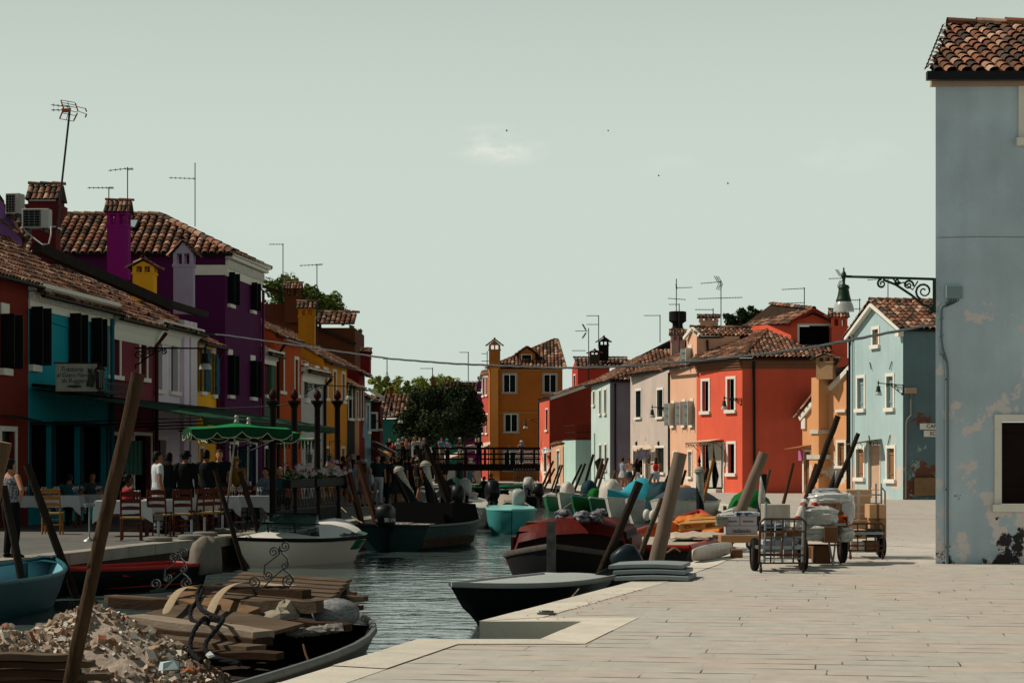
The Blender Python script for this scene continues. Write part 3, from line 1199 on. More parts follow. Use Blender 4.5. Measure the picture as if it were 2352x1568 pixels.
h = row('grey white house with dark brown shutters between orange houses', 692, 743, 4.95, greyw,
  [W(699, 707, 850, 914, fw=.14, ends=1, top=2, leaf=SHUT_BR, sill=.2), W(724, 732, 855, 918, fw=.14, ends=1, top=2, leaf=SHUT_BR, sill=.2), W(700, 712, 1020, 1140, door=1, fw=.12)], rise=1.2, back=2.3, cor=(4.45, 4.96, None, False))
A = flp(741) + NL * .1
h.pipe([A + NL * .3 + up * zs(4.7), A + up * zs(4.4), A + up * .2], .07)
h.done()
h = row('ochre orange house with three narrow windows', 743, 797, 5.45, ochre,
  [W(744.5, 751.5, 850, 914, fw=.14), W(765, 771, 854, 918, fw=.14), W(785, 791, 859, 921, fw=.14),
         W(748, 756, 1030, 1140, fw=.12), W(770, 777, 1030, 1140, fw=.12), W(784, 791, 1030, 1140, fw=.12, door=1, leaf=SHUT_BR)], rise=1.5, back=2.6)
h.done()
for lab, a, b, ze, c, wn in (('black green slice of a house with a lean-to canopy', 797, 815, 4.7, '1b2320', [W(800, 808, 870, 960, fw=.1)]),
                             ('peach slice of a house between the dark and the red ones', 815, 825, 4.7, 'b0805e', [W(818, 822, 900, 960, fw=.08)]),
                             ('narrow red house with an attic turned to the canal', 825, 838, 5.3, '6e1a18', [W(829, 834, 890, 960, fw=.1)]),
                             ('narrow pale blue house beyond the red one', 838, 852, 4.3, '6c98a2', [W(842, 847, 930, 990, fw=.1)])):
 h = row(lab, a, b, ze, wallmat('plaster_' + c, c), wn, rise=1.2, back=2.2)
 if c == '6e1a18':
  h.chimney(826, 850, 799, 860, 100.6, dp=1.4, kind='gable', m=h.wm)
 h.done()
# ---- taller houses standing behind the row
h = House('brown house rising behind the row with a long tiled attic', brown, ptp(650, 100))
for (x0, x1, D0, D1, zt) in ((598, 692, 108.5, 108.5, 9.85), (692, 815, 109.7, 109.7, 8.65)):
 a, b = ptp(x0, D0), ptp(x1, D1)
 h.wall(a, b, zt)
 h.wall(b, b + V((0, 7, 0)), zt)
a, b = ptp(722, 109.3), ptp(814, 109.3)
h.roof(a + up * 8.8, b + up * 8.8, b + V((0, 1.9, 9.5)), a + V((0, 1.9, 9.5)), pitch=.26, r=.11)
h.ridge(a + V((0, 1.9, 9.53)), b + V((.1, 1.9, 9.53)))
a, b = ptp(598, 108.4), ptp(692, 108.4)
g = MB()
g.bar(at(598, 655, 108.3), at(692, 690, 108.3), .3, .14)
g.bar(at(692, 735, 109.5), at(818, 790, 109.5), .3, .14)
h.part('verge', g, PAN)
h.chimney(650, 692, 648, 740, 107.8, dp=.7, m=brown)
h.done()
# rooftop stacks of the near row, each on the house it serves
h = House('dark red chimney stack with flared head on the near roofs', wallmat('dark_red_render', '5c1c20', var=.15), ptp(95, 50), name='roof_chimney', cat='chimney')
h.chimney(56, 139, 418, 600, 57.1, dp=.95, kind='bell')
g = MB()
for y in (459, 520):
 c = at(97, y, 57.1)
 g.box(c + V((0, .45, 0)), (.74, .78, .04))
h.part('steel_band', g, mat('galvanised', '9a9fa0', .4, metal=.7))
h.done()
h = House('small yellow chimney with a gabled tile cap before the purple wall', yellow, ptp(327, 64.9), name='roof_chimney', cat='chimney')
h.chimney(300, 356, 593, 690, 64.1, dp=.7, kind='side')
h.done()
# fire wall between the near roofs
o = MB()
for (xa, ya, Da, xb, yb, Db, t_) in ((95, 556, 55.0, 395, 690, 60.9, 15), (395, 690, 61.0, 480, 716, 65.9, 9)):
 a, b = at(xa, ya, Da), at(xb, yb, Db)
 k = V((0, 0, -t_ / F * Da * 1.6))
 o.prism([a, b, b + k, a + k], V((-.22, 0, 0)))
tag(o.build('parapet_wall', mat('tarred_wall', '2a2422', .9, var=.3, vs=3)), 'dark parapet wall between the near tiled roofs', 'wall')
def aircon(name, label, c, sz, ang):
 t = thing(name, label, 'air conditioner', c, 'air conditioners on the roofs')
 M = Matrix.Rotation(R(ang), 3, 'Z')
 c = V(c)
 MB().box(c, sz, M).build('casing', mat('ac_white', 'a5a6a2', .5), t, bevel=.02)
 g = MB()
 w_, d_, h_ = sz
 g.box(c + M @ V((-w_ * .12, -d_ / 2 - .006, 0)), (w_ * .64, .02, h_ * .86), M)
 g.build('grille_back', ROOM, t)
 g = MB()
 for i in range(7):
  g.box(c + M @ V((-w_ * .12, -d_ / 2 - .022, h_ * (-.38 + .127 * i))), (w_ * .62, .012, .012), M)
 for i in range(4):
  g.box(c + M @ V((-w_ * (.42 - .2 * i), -d_ / 2 - .022, 0)), (.012, .012, h_ * .84), M)
 g.build('grille', mat('ac_grey', '6d6f70', .5), t)
 g = MB()
 for s_ in (-1, 1):
  g.box(c + M @ V((s_ * w_ * .32, 0, -h_ / 2 - .05)), (.05, d_ * 1.2, .1), M)
 g.build('bracket', DARKM, t)
aircon('air_conditioner', 'white air conditioner with wide grille before the dark red stack', at(85, 503, 55.5), (.74, .35, .53), -3)
aircon('air_conditioner', 'narrow air conditioner seen end on above a lilac wall', at(35, 469, 58.8), (.42, .4, .59), -12)
tag(MB().tube([at(60, 530, 55.1) + V((0, -.2, 0)), at(75, 545, 54.9), at(98, 562, 54.7), at(112, 560, 54.7), at(117, 540, 54.9), at(117, 520, 55.2)], .02, 6).build('pipe_run', mat('pipe_lagging', '9c9f9c', .7)), 'grey lagged pipes from the air conditioner over the tiles', 'pipes')
h = House('olive wall house with tiled verge cut by the frame', wallmat('olive_plaster', '3a3418'), ptp(20, 53))
a, b = ptp(-60, 59.3), ptp(48, 59.3)
h.wall(a, b, 7.0, gable=[((b - a).length * .1, 9.0)])
h.roof(at(58, 552, 59.1), at(58, 552, 64.9), at(-10, 500, 64.9), at(-10, 500, 59.1))
h.done()
h = House('lilac upper house behind the air conditioners', wallmat('violet_plaster', '7d5a96', under='5c4468', amt=.38), ptp(0, 56))
a, b = ptp(-80, 62.6), ptp(50, 62.6)
h.wall(a, b, 8.3, gable=[((b - a).length * .55, 9.8)])
h.roof(ptp(52, 62.4) + up * 8.3, ptp(52, 67.4) + up * 8.3, ptp(-8, 67.4) + up * 9.85, ptp(-8, 62.4) + up * 9.85)
h.done()
# ---- far end: teal green house behind the tree, dark red gable before it
h = House('far teal green house with tiled roof behind the round tree', wallmat('sea_green_plaster', '1d5a52', var=.12), ptp(930, 150))
h.wall(ptp(850, 150), ptp(1065, 150), zat(962, 150), wins=[W(929, 958, 966, 1000, fw=.1, leaf=SHUT_BK, single=1), W(985, 1010, 1038, 1100, fw=.12, leaf=SHUT_BK)])
a, b = ptp(868, 149.6), ptp(950, 149.6)
h.roof(ptp(850, 149.6) + up * zat(960, 150), ptp(1065, 149.6) + up * zat(960, 150), ptp(1040, 155) + up * zat(906, 155), ptp(866, 155) + up * zat(906, 155), pitch=.3, r=.13, step=.42)
h.chimney(892, 904, 888, 912, 153, kind='pot', m=brown)
h.done()
h = House('dark red house with white gable beyond the left row', wallmat('dim_red_plaster', '4a1614'), ptp(860, 112))
h.wall(ptp(846, 112), ptp(873, 112), zat(930, 112), wins=[W(852, 864, 950, 985, fw=.1)], gable=[(1.0, zat(893, 112))])
h.wall(ptp(873, 112), ptp(880, 118), zat(930, 112))
g = MB()
g.bar(at(846, 893, 111.8), at(882, 914, 111.8), .3, .18)
g.bar(at(868, 919, 111.8), at(882, 916, 111.8), .3, .12)
h.part('cornice', g, WHITE)
h.done()
h = House('pink gabled house far behind the tree', wallmat('pink_plaster', 'c08f8c'), ptp(1030, 200))
h.wall(ptp(1006, 200), ptp(1110, 200), zat(902, 200), gable=None)
h.wall(ptp(1006, 215), ptp(1006, 200), zat(902, 200), gable=[(7.5, zat(880, 200))])
h.roof(ptp(1008, 199.5) + up * zat(900, 200), ptp(1105, 199.5) + up * zat(900, 200), ptp(1105, 207) + up * zat(877, 207), ptp(1022, 207) + up * zat(877, 207), pitch=.36, r=.15, step=.5)
h.chimney(990, 1001, 863, 905, 196, kind='side', m=brown)
h.chimney(1097, 1107, 866, 892, 196, kind='gable', m=purple)
h.done()
h = House('magenta house in shade behind the tree', wallmat('deep_magenta_plaster', '5a1248'), ptp(1085, 175))
h.wall(ptp(1040, 175), ptp(1112, 175), zat(905, 175), wins=[W(1094, 1106, 1000, 1040, fw=.1)])
h.done()
# ------------------------------------------------------------------ houses on the right bank
# far orange house
h = House('far ochre orange house with dormer, at the end of the canal', wallmat('burnt_ochre_plaster', 'a06226', under='a08058', amt=.33, var=.15), ptp(1200, 155))
D0 = 155
a, b = ptp(1125, D0), ptp(1292, D0)
fs = dict(fw=.15, leaf=SHUT_BK, sill=.14, fm=mat('grey_trim', '9a9890', .85))
zE = zat(846, D0)
h.wall(a, b, zE, wins=[W(1157, 1184, 860, 900, **fs), W(1250, 1277, 860, 900, **fs), W(1160, 1188, 951, 991, **fs), W(1158, 1184, 1037, 1079, **fs)])
h.wall(ptp(1125, D0) + V((-.2, 6, 0)), a, zE)
h.wall(b, b + V((0, 7, 0)), zE)
g = MB()
c = at(1136, 0, D0)
g.box(V((c.x, D0 - .25, zE / 2)), (.55, .6, zE))
g.box(V((c.x, D0 - .28, .75)), (.8, .66, 1.5), taper=.75)
h.part('chimney_breast', g, mat('sunlit_ochre_render', 'c98a48', .9, var=.08))  # breast lighter than the wall, sunlight on it put into the colour
g = MB()
g.box(V(((a.x + b.x) / 2, D0 - .03, zat(947, D0))), (b.x - a.x - .02, .1, .12))
g.box(V(((a.x + b.x) / 2, D0 - .05, zE - .1)), (b.x - a.x - .02, .14, .2))
h.part('string_course', g, mat('ochre_trim', 'a87840', .9))
e0, e1 = V((a.x - .3, D0 - .35, zE - .05)), V((b.x + .25, D0 - .35, zE - .05))
pk = at(1272, 781, 158.2)
lf = at(1150, 842, 158.2)
h.roof(e0, e1, V((b.x - .3, 158.2, pk.z)), pk, pitch=.27, r=.12, step=.4)
h.ridge(e0, pk)
h.ridge(pk, V((b.x - .3, 158.2, pk.z)))
h.ridge(V((b.x + .25, D0 - .35, zE - .05)), V((b.x - .3, 158.2, pk.z)))
h.chimney(1121, 1151, 778, 850, 154.4, dp=.8, kind='side', m=_M['burnt_ochre_plaster'])
# dormer
q0, q1 = ptp(1192, 155.6), ptp(1229, 155.6)
h.wall(q0, q1, zat(812, 155.6), z0=zat(842, 155.6), wins=[W(1199, 1220, 815, 833, fw=.06, leaf=SHUT_BK)], gable=[((q1 - q0).length / 2, zat(799, 155.6))])
for s_ in (0, 1):
 p0, p1 = (V((q0.x - .25, 155.3, zat(814, 155.6))), V((q0.x - .25, 158, zat(814, 155.6)))) if s_ == 0 else (V((q1.x + .25, 155.3, zat(814, 155.6))), V((q1.x + .25, 158, zat(814, 155.6))))
 m0, m1 = V(((q0.x + q1.x) / 2, 155.3, zat(796, 155.6))), V(((q0.x + q1.x) / 2, 158, zat(796, 155.6)))
 if s_ == 0:
  h.roof(p1, p0, m0, m1, pitch=.26, r=.11)
 else:
  h.roof(p0, p1, m1, m0, pitch=.26, r=.11)
h.done()
h = House('brick red narrow house with white windows beside the ochre house', wallmat('brick_red_plaster', 'a8443a', var=.1), ptp(1115, 163))
h.wall(ptp(1107, 163), ptp(1126, 159), zat(866, 161), wins=[W(1109, 1113, 866, 908, fw=.1), W(1117, 1121, 866, 906, fw=.1), W(1108, 1112, 952, 994, fw=.1), W(1117, 1121, 952, 994, fw=.1)])
h.roof(ptp(1105, 162.6) + up * zat(864, 162), ptp(1127, 158.6) + up * zat(862, 160), ptp(1127, 164) + up * zat(848, 164), ptp(1110, 167) + up * zat(850, 164), pitch=.3, r=.13)
h.done()
# street name plate on the ochre house (black letters on white)
PLATE = mat('plate_white', 'd8d5cc', .6)
BLK = mat('black_paint', '0e0e0e', .6)
t = thing('street_sign', 'white street name plate on the far ochre wall', 'street sign', at(1214, 1050, 154.9))
c = at(1213, 1050, 154.93)
MB().box(c + up * .28, (1.95, .03, .44)).box(c + up * -.22, (1.7, .03, .4)).build('plate', PLATE, t)
text('FONDAMENTA', t, c + V((0, -.03, .28)), (1, 0, 0), (0, 0, 1), .36, BLK, space=.85)
text('CAVANELLA', t, c + V((0, -.03, -.22)), (1, 0, 0), (0, 0, 1), .34, BLK, space=.85)
# low salmon house with lean-to
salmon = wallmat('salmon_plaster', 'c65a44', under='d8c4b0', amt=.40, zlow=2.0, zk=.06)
h = House('salmon red low house with a raked white verge, beside the bridge', salmon, ptp(1262, 139))
a, b = ptp(1239, 143), ptp(1262, 139)
h.wall(a, b, zat(912, 140), wins=[W(1254, 1259, 940, 987, fw=.08), W(1250, 1256, 1030, 1082, fw=.08)])
c2 = ptp(1375, 139)
zl, zr_ = zat(911, 139), zat(872, 139)
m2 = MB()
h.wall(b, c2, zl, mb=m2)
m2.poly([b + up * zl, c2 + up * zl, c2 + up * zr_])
h.part('side_wall', m2, wallmat('shaded_salmon_plaster', '843020', var=.12))  # side wall is the salmon front darkened, its shade put into the colour
g = MB()
g.bar(at(1262, 914, 138.9), at(1375, 875, 138.9), .16, .3)
h.part('verge', g, WHITE)
h.roof(at(1237, 919, 143), at(1263, 911, 138.7), at(1378, 871, 138.7), at(1378, 871, 147), pitch=.28, r=.12, step=.4)
h.gutter(at(1236, 920, 143.2), at(1263, 913, 138.6))
h.pipe([at(1238, 925, 143.4), at(1239, 1106, 143)], .09)
g = MB()
for i in range(6):
 s_ = i % 2
 x = i / 6
g = MB()
c = at(1250, 1034, 139.6)
o = h.part('awning', MB().add([at(1243, 1032, 140), at(1260, 1029, 137), at(1268, 1036, 136), at(1246, 1042, 139)], [(0, 1, 2, 3)]), mat('striped_awning', 'c8c8c8', .8, c2='7c8890', vs=3, stretch=(1, 1, .1), sharp=.02), solid=.02)
h.done()
h = House('pale mint shed with rusty rail on its flat roof', wallmat('mint_plaster', 'a9c4bb', under='8a7a5c', amt=.34, zlow=3.0, zk=-.08), ptp(1322, 128), cat='shed')
a, b, c_ = ptp(1292, 133), ptp(1322, 128), ptp(1360, 128)
h.wall(a, b, zat(1011, 130))
h.wall(b, c_, zat(1011, 130))
h.w.poly([a + up * zat(1011, 130), b + up * zat(1011, 130), c_ + up * zat(1011, 130), V((c_.x, 133, zat(1011, 130)))])
g = MB()
for y in (978, 994, 1008):
 g.tube([at(1298, y, 131.5), at(1322, y - 1, 128.3), at(1360, y - 3, 128.3)], .025, 5)
for i in range(13):
 px = 1322 + i * 3.1
 g.tube([at(px, 978, 128.3), at(px, 1010, 128.3)], .016, 4)
for px, D in ((1298, 131.5), (1310, 129.9)):
 g.tube([at(px, 977, D), at(px, 1010, D)], .025, 4)
h.part('railing', g, mat('rusted_iron', '3a1a10', .8))
h.done()
h = House('peach porch with tiled top beside the mint shed', wallmat('porch_plaster', 'c89a78'), ptp(1282, 134), cat='shed')
h.wall(ptp(1266, 136), ptp(1293, 132.5), zat(1022, 134), wins=[W(1279, 1286, 1035, 1110, door=1, fw=.1, leaf=SHUT_GR)])
h.roof(ptp(1264, 135.8) + up * zat(1023, 134), ptp(1298, 132) + up * zat(1018, 133), ptp(1302, 135) + up * zat(1011, 135), ptp(1272, 138) + up * zat(1012, 136))
h.done()
# pale blue green house with a mauve side
mint = wallmat('pale_aqua_plaster', 'b6c8c2', under='8fa8a2', amt=.36, zlow=1.5, zk=.08)
mauve = wallmat('mauve_plaster', '8a7c88', var=.12)
h = House('pale aqua house with tall slit windows and mauve side wall', mint, ptp(1400, 119))
a, b = ptp(1358, 126), ptp(1401, 119)
zE = zat(874, 120)
h.wall(a, b, zE, wins=[W(1362.5, 1366.5, 899, 929, fw=.1), W(1377, 1381, 897, 950, fw=.1), W(1388.5, 1393, 895, 949, fw=.1), W(1377, 1382, 1022, 1080, fw=.09, sill=.1), W(1389.5, 1394, 1021, 1078, fw=.09)])
c_ = ptp(1460, 119)
m2 = MB()
h.wall(b, c_, zE, mb=m2)
h.part('side_wall', m2, mauve)
e0, e1, e2 = ptp(1345, 126.6) + up * (zE - .1), ptp(1403, 118.6) + up * (zE - .05), ptp(1470, 118.6) + up * (zE - .05)
rg0, rg1 = at(1500, 815, 124.5), at(1560, 803, 124.5)
h.roof(e1, e2, rg1, rg0, pitch=.25, r=.11)
h.roof(e0, e1, rg0, at(1470, 825, 131), pitch=.25, r=.11)
h.ridge(e1, rg0)
h.ridge(rg0, rg1)
h.gutter(e0, e1 + V((0, -.05, 0)))
h.gutter(e1 + V((0, -.06, -.02)), e2 + V((0, -.06, -.02)))
h.pipe([b + V((.3, -.1, zE - .2)), b + V((.3, -.1, .1))], .06)
h.pipe([ptp(1365, 124.5) + up * 3.2, ptp(1365, 124.5) + up * .2], .04, mint)
h.done()
# blotchy pinkish white house
pw = wallmat('blotched_pink_white_plaster', 'bcaea4', under='9d8f86', amt=.43, scale=.7, zlow=2, zk=.03, under2='c9a698', amt2=.4, var=.14)
h = House('blotchy pinkish white house with lamp and open shop door', pw, ptp(1448, 112))
a, b = ptp(1448, 116), ptp(1537, 108)
zE = zat(855, 112)
ws = dict(fw=.12, open=None, sill=.12)
h.wall(a, b, zE, wins=[W(1461, 1473, 897, 958, **ws), W(1510, 1523, 895, 957, **ws), W(1455, 1477, 1028, 1090, fw=.12, deep=1), W(1483, 1496, 1026, 1116, fw=.1, door=1, leaf=mat('grey_door', '5a544c', .8, var=.3)), W(1506, 1526, 1028, 1084, fw=.12)])
for px, y0, y1, D in ((1465, 899, 957, 114.5), (1517, 897, 956, 109.8)):
 h.part('shutter', MB().box(at(px + 2, (y0 + y1) / 2, D - .02), (.28, .05, (y1 - y0) / F * D)), mat('blue_grey_shutter', '3c4a52', .7))
h.roof(a + V((-.3, -.3, zE - .03)), b + V((.2, -.35, zE)), at(1602, 812, 114), at(1560, 812, 120), pitch=.24, r=.1)
h.gutter(a + V((-.3, -.35, zE - .05)), b + V((.2, -.4, zE - .02)))
for px, D in ((1464, 114.6), (1515, 110)):
 g = MB()
 g.lathe([(.14, 0), (.14, .06), (.1, .08), (.05, .09)], at(px, 1018, D) + V((0, -.02, 0)), 12, Matrix.Rotation(R(90), 3, 'X'))
 h.part('medallion', g, mat('dark_stone', '3a3834', .9, var=.3))
g = MB()
g.add([at(1453, 1026, 114), at(1495, 1022, 110.5), at(1500, 1030, 109.2), at(1456, 1036, 113)], [(0, 1, 2, 3)])
h.part('awning', g, mat('canvas', 'b8a48e', .9, var=.1), solid=.03)
g = MB()
for i in range(9):
 px = 1463 + i * 3.2
 c = at(px, 1042 + rnd.uniform(-3, 3), 110.8)
 g.box(c, (.12, .06, .5 + rnd.uniform(-.1, .15)), Matrix.Rotation(rnd.uniform(-.2, .2), 3, 'Y'), taper=.7)
h.part('hanging_clothes', g, mat('dusky_lilac_cloth', '5a5670', .9, c2='b0a8b8', vs=5))
h.done()
o = tag(MB().add([at(x, y, D) for x, y, D in ((1366, 1060, 121.2), (1378, 1050, 121), (1388, 1068, 121), (1384, 1096, 121), (1390, 1098, 120.8), (1368, 1100, 121), (1372, 1080, 121.1))], [(0, 1, 2, 3, 4, 5, 6)]).build('hanging_coat', mat('black_green_cloth', '151c18', .9), solid=.12), 'dark coat hanging by the pale aqua house door', 'coat')
# peach house with pale shutters
peach = wallmat('peach_plaster', 'd8a98c', under='cfc3b6', amt=.40, zlow=1.6, zk=.09, var=.08)
h = House('peach house with pale grey shutters and attic gable', peach, ptp(1570, 104))
a, b = ptp(1537, 106.5), ptp(1600, 101.5)
zE = zat(842, 104)
sg = dict(ends=1, fw=.1, open=SHUT_GR, ang=62, top=1.4, lw=.36)
h.wall(a, b, zE, wins=[W(1543, 1550, 926, 977, **sg), W(1568, 1575, 923, 976, **sg), W(1586, 1593, 921, 976, **sg),
                       W(1547, 1556, 1040, 1112, fw=.1, leaf=SHUT_GR, door=1, single=1), W(1581, 1590, 1037, 1094, fw=.08, leaf=SHUT_GR, single=1)])
h.roof(a + V((-.3, -.3, zE - .03)), b + V((0, -.3, zE)), at(1605, 812, 105.5), at(1560, 815, 110), pitch=.24, r=.1)
h.gutter(a + V((-.3, -.35, zE - .05)), b + V((-.4, -.35, zE - .02)))
h.pipe([a + V((-.02, -.12, zE - .2)), a + V((-.02, -.12, .1))], .06)
h.flush()
a2, b2 = ptp(1577, 104), ptp(1600.5, 101.8)
zt = zat(775, 103)
h.wall(a2, b2, zt, z0=zE - .2, wins=[W(1582, 1590, 800, 846, ends=1, fw=.12, open=SHUT_GR, ang=60, lw=.4, top=1.4)], gable=[((b2 - a2).length / 2, zat(756, 103))])
b3 = ptp(1690, 103.5)
h.wall(b2, V((b3.x, b2.y, 0)), zt, z0=zE - .5)
apx = (a2 + b2) / 2 + up * zat(754, 103)
far = V((5.6, 1.0, 0))
h.roof(b2 + V((.1, -.25, zt)), b2 + far + V((0, -.25, zt)), apx + far, apx + V((-.1, -.2, 0)), pitch=.22, r=.1)
h.ridge(apx + V((-.1, -.2, 0)), apx + far)
g = MB()
g.bar(a2 + V((-.15, -.2, zt)), apx + V((0, -.25, -.02)), .12, .16)
g.bar(b2 + V((.12, -.2, zt)), apx + V((0, -.25, -.02)), .12, .16)
h.part('verge', g, WHITE)
h.gutter(b2 + V((.05, -.3, zt - .03)), b2 + far + V((-2, -.3, zt - .03)))
h.pipe([b2 + V((.5, -.15, zt - .2)), b2 + V((.55, -.15, zt - 1.3)), b2 + V((-.1, -.3, zE - .05))], .06)
h.chimney(1605, 1653, 723, 760, 104, dp=.7, kind='gable')
h.part('dovecote_pipe', MB().tube([a + V((.3, -.25, zE - .35)), a + V((1.1, -.3, zE - .25))], .14, 10), SHUT_GR) if False else None
h.done()
# orange red house
red = wallmat('coral_red_plaster', 'd85e46', var=.1)
h = House('big coral red house with white curtain in its doorway', red, ptp(1705, 97.7))
a, b = ptp(1600, 101.3), ptp(1705, 97.7)
zE = zat(824, 98.5)
fr = dict(fw=.13, sill=.16)
h.wall(a, b, zE, wins=[W(1613.5, 1628, 875, 944, deep=1, **fr), W(1671, 1687, 870, 941, deep=1, **fr), W(1614, 1660, 1021, 1131, deep=1, fw=.13, door=1), W(1672.5, 1687.5, 1019, 1086, deep=1, **fr)])
c_ = ptp(1850, 97.7)
h.wall(b, c_, zE)
h.wall(c_, c_ + V((2.2, -.0, 0)), zE)
g = MB()
d = (b - a).normalized()
n = V((d.y, -d.x, 0))
Mf = Matrix((d, -n, up)).transposed()
for i in range(4):
 g.box((a + b) / 2 + n * (.02 + .03 * i) + up * (zE - .46 + .12 * i), ((b - a).length - .01, .06 + .05 * i, .1), Mf)
 g.box((b + c_) / 2 + V((.7, -.02 - .03 * i, zE - .46 + .12 * i)), ((c_ - b).length + 1.4, .06 + .05 * i, .1))
h.part('brick_frieze', g, BRICK)
e0, e1, e2 = a + V((-.35, -.2, zE)), b + V((.02, -.35, zE)), ptp(1885, 97.4) + up * zE
pk = at(1770, 752, 102.5)
pk2 = at(1810, 706, 107)
h.roof(e0, e1, pk, at(1690, 756, 106), pitch=.22, r=.1)
h.roof(e1, e2, pk, pitch=.22, r=.1)
h.ridge(e1, pk)
h.gutter(e0 + V((0, -.06, -.03)), e1 + V((0, -.06, -.03)))
h.gutter(e1 + V((0, -.06, -.03)), e2 + V((-.5, -.06, -.03)))
q = ptp(1731, 97.55)
h.pipe([q + up * (zE - .1), q + V((.04, 0, .15))], .07)
# attic with its wide dark opening
h.flush()
D1 = 100.3
qa, qb = ptp(1775, D1 + 1.5), ptp(1817, D1)
qc = ptp(1913, D1)
z1 = zat(741, D1)
h.wall(qa + V((-.9, 1, 0)), qb, z1, z0=zE)
h.wall(qb, qc, z1, z0=zE, wins=[W(1836, 1907, 748, 791, fw=.1, deep=1, sill=.08)], gable=[((qc - qb).length * .52, zat(722, D1))])
ap = V(((qb.x * .48 + qc.x * .52), D1 - .45, zat(712, D1)))
bk = V((-1.6, 4.2, .55))
h.roof(qb + V((-1.9, 4.6, z1 + .1)), qb + V((-.25, -.5, z1 - .12)), ap, ap + bk, pitch=.22, r=.1)
h.roof(qc + V((.25, -.5, z1 - .12)), qc + V((-.2, 4, z1 - .12)), ap + bk, ap, pitch=.22, r=.1)
h.ridge(ap, ap + bk)
g = MB()
g.bar(qb + V((-.25, -.5, z1 - .1)), ap, .08, .16)
g.bar(qc + V((.25, -.5, z1 - .1)), ap, .08, .16)
h.part('verge', g, mat('red_verge', '8c2a1c', .9))
h.flush()
h.roof(V((qb.x - 2.4, D1 - 2.1, zE + .1)), V((qc.x - .5, D1 - 2.1, zE + .1)), V((qc.x, D1 - .05, zE + .75)), V((qb.x - .6, D1 - .05, zE + .75)), pitch=.22, r=.1)
h.chimney(1908, 1950, 709, 1000, 99.6, dp=.9, m=red)
# door: white curtains, step, iron canopy
cur = mat('white_curtain', 'c9c4bc', .9, var=.05)
P = lambda px, py, k: (lambda q: V((q.x, q.y, 0)) + n * k + up * zat(py, q.y))(a + d * h.pos(a, d, px))
for tie, (x0, x1), (x2, x3), (x4, x5) in ((1094, (1629, 1642), (1635, 1639), (1632, 1641)), (1092, (1642, 1661), (1655, 1660), (1649.5, 1661))):
 g = MB()
 rings = []
 ys = [1016, 1030, 1050, 1070, tie, tie + 5, 1110, 1118]
 for y in ys:
  if y <= tie:
   t_ = ((y - 1016) / (tie - 1016)) ** 1.6
   l, r_ = x0 + (x2 - x0) * t_, x1 + (x3 - x1) * t_
  else:
   t_ = (y - tie) / (1118 - tie)
   l, r_ = x2 + (x4 - x2) * t_, x3 + (x5 - x3) * t_
  rings.append([P(l + (r_ - l) * i / 16, y, .08 + .035 * math.sin(i * 2.4)) for i in range(17)])
 g.loft(rings, closed=False)
 h.part('curtain', g, cur, smooth=True)
g = MB()
c = (P(1614, 1131, .15) + P(1661, 1131, .15)) / 2
g.box(V((c.x, c.y, .09)) + d * .35, (.9, .4, .18), Mf)
h.part('doorstep', g, STONE)
g = MB()
k0, k1, k2, k3 = P(1606, 1012, .05), P(1661, 1007, .05), P(1661, 1013, .75), P(1604, 1017, .75)
g.add([k0, k1, k2, k3], [(0, 1, 2, 3)])
o = h.part('door_canopy', g, mat('canopy_sheet', 'c0ab90', .7), solid=.03)
g = MB()
for i in range(9):
 c = k3.lerp(k2, (i + .5) / 9) + up * -.16
 pts = [c + d * (.13 * math.cos(t_ * .55)) * (1 - t_ / 16) + up * (.13 * math.sin(t_ * .55) * (1 - t_ / 16)) for t_ in range(13)]
 g.tube(pts, .012, 4)
g.tube([k3 + up * -.02, k2 + up * -.02], .015, 4)
for q0, q1 in ((k0, k3), (k1, k2)):
 g.tube([q0 + up * -.5, q0.lerp(q1, .4) + up * -.2, q1 + up * -.05], .015, 4)
g.build('scrollwork', IRON, o)
for py in (1027, 1066):
 h.part('number_plate', MB().box(P(1664, py, .02), (.13, .03, .2), Mf), PLATE)
h.done()
# sandy peach house with chimney breast and rising verge
sand = wallmat('sandy_peach_plaster', 'd49a6c', under='d2c6b8', amt=.38, zlow=2.2, zk=.12, under2='9a6a4a', amt2=.31, var=.08)
h = House('sandy peach house with chimney breast and one sloping roof', sand, ptp(1900, 92))
a, b = ptp(1843, 94), ptp(1954, 91)
d = (b - a).normalized()
n = V((d.y, -d.x, 0))
Lw = (b - a).length
Mf = Matrix((d, -n, up)).transposed()
P = lambda px, py, k: (lambda q: V((q.x, q.y, 0)) + n * k + up * zat(py, q.y))(a + d * h.pos(a, d, px))
lf = dict(fw=.12, leaf=WOODP, single=1)
zl = zat(962, 93.5)
h.wall(a, b, zl, wins=[W(1924.5, 1940, 1016, 1069, **lf), W(1847, 1862, 1037, 1130, door=1, fw=.1, leaf=WOODP, single=1)])
zb_ = zat(846, 91)
uq = h.pos(a, d, 1912)
A2 = a + d * uq
h.wall(A2, b, zb_ - 1.9, z0=zl, wins=[W(1927, 1940, 892, 940, **lf)])
h.w.poly([a + up * zl, A2 + up * zl, A2 + up * (zb_ - .9), a + d * .1 + up * (zl + .05)])
h.w.poly([A2 + up * (zb_ - 1.9), b + up * (zb_ - 1.9), b + up * zb_, A2 + up * (zb_ - .9)])
g = MB()
g.bar(P(1840, 962, .06), P(1879, 913, .06), .12, .2)
h.part('verge', g, WHITE)
g = MB()
g.bar(P(1908, 893, .06), P(1955, 843, .06), .12, .2)
h.part('verge', g, WHITE)
g = MB()
g.box(P(1843, 972, .03) + d * .14, (.28, .1, .5), Mf)
h.part('kneeler_stone', g, WHITE)
h.roof(V((a.x - .3, a.y + .2, zl + .1)) + up * .0, V((a.x - .3, a.y + .2, zl + .1)) + V((.6, 5, 0)), V((b.x, b.y + 5, zb_ + .2)), V((b.x, b.y + .2, zb_ + .2)))
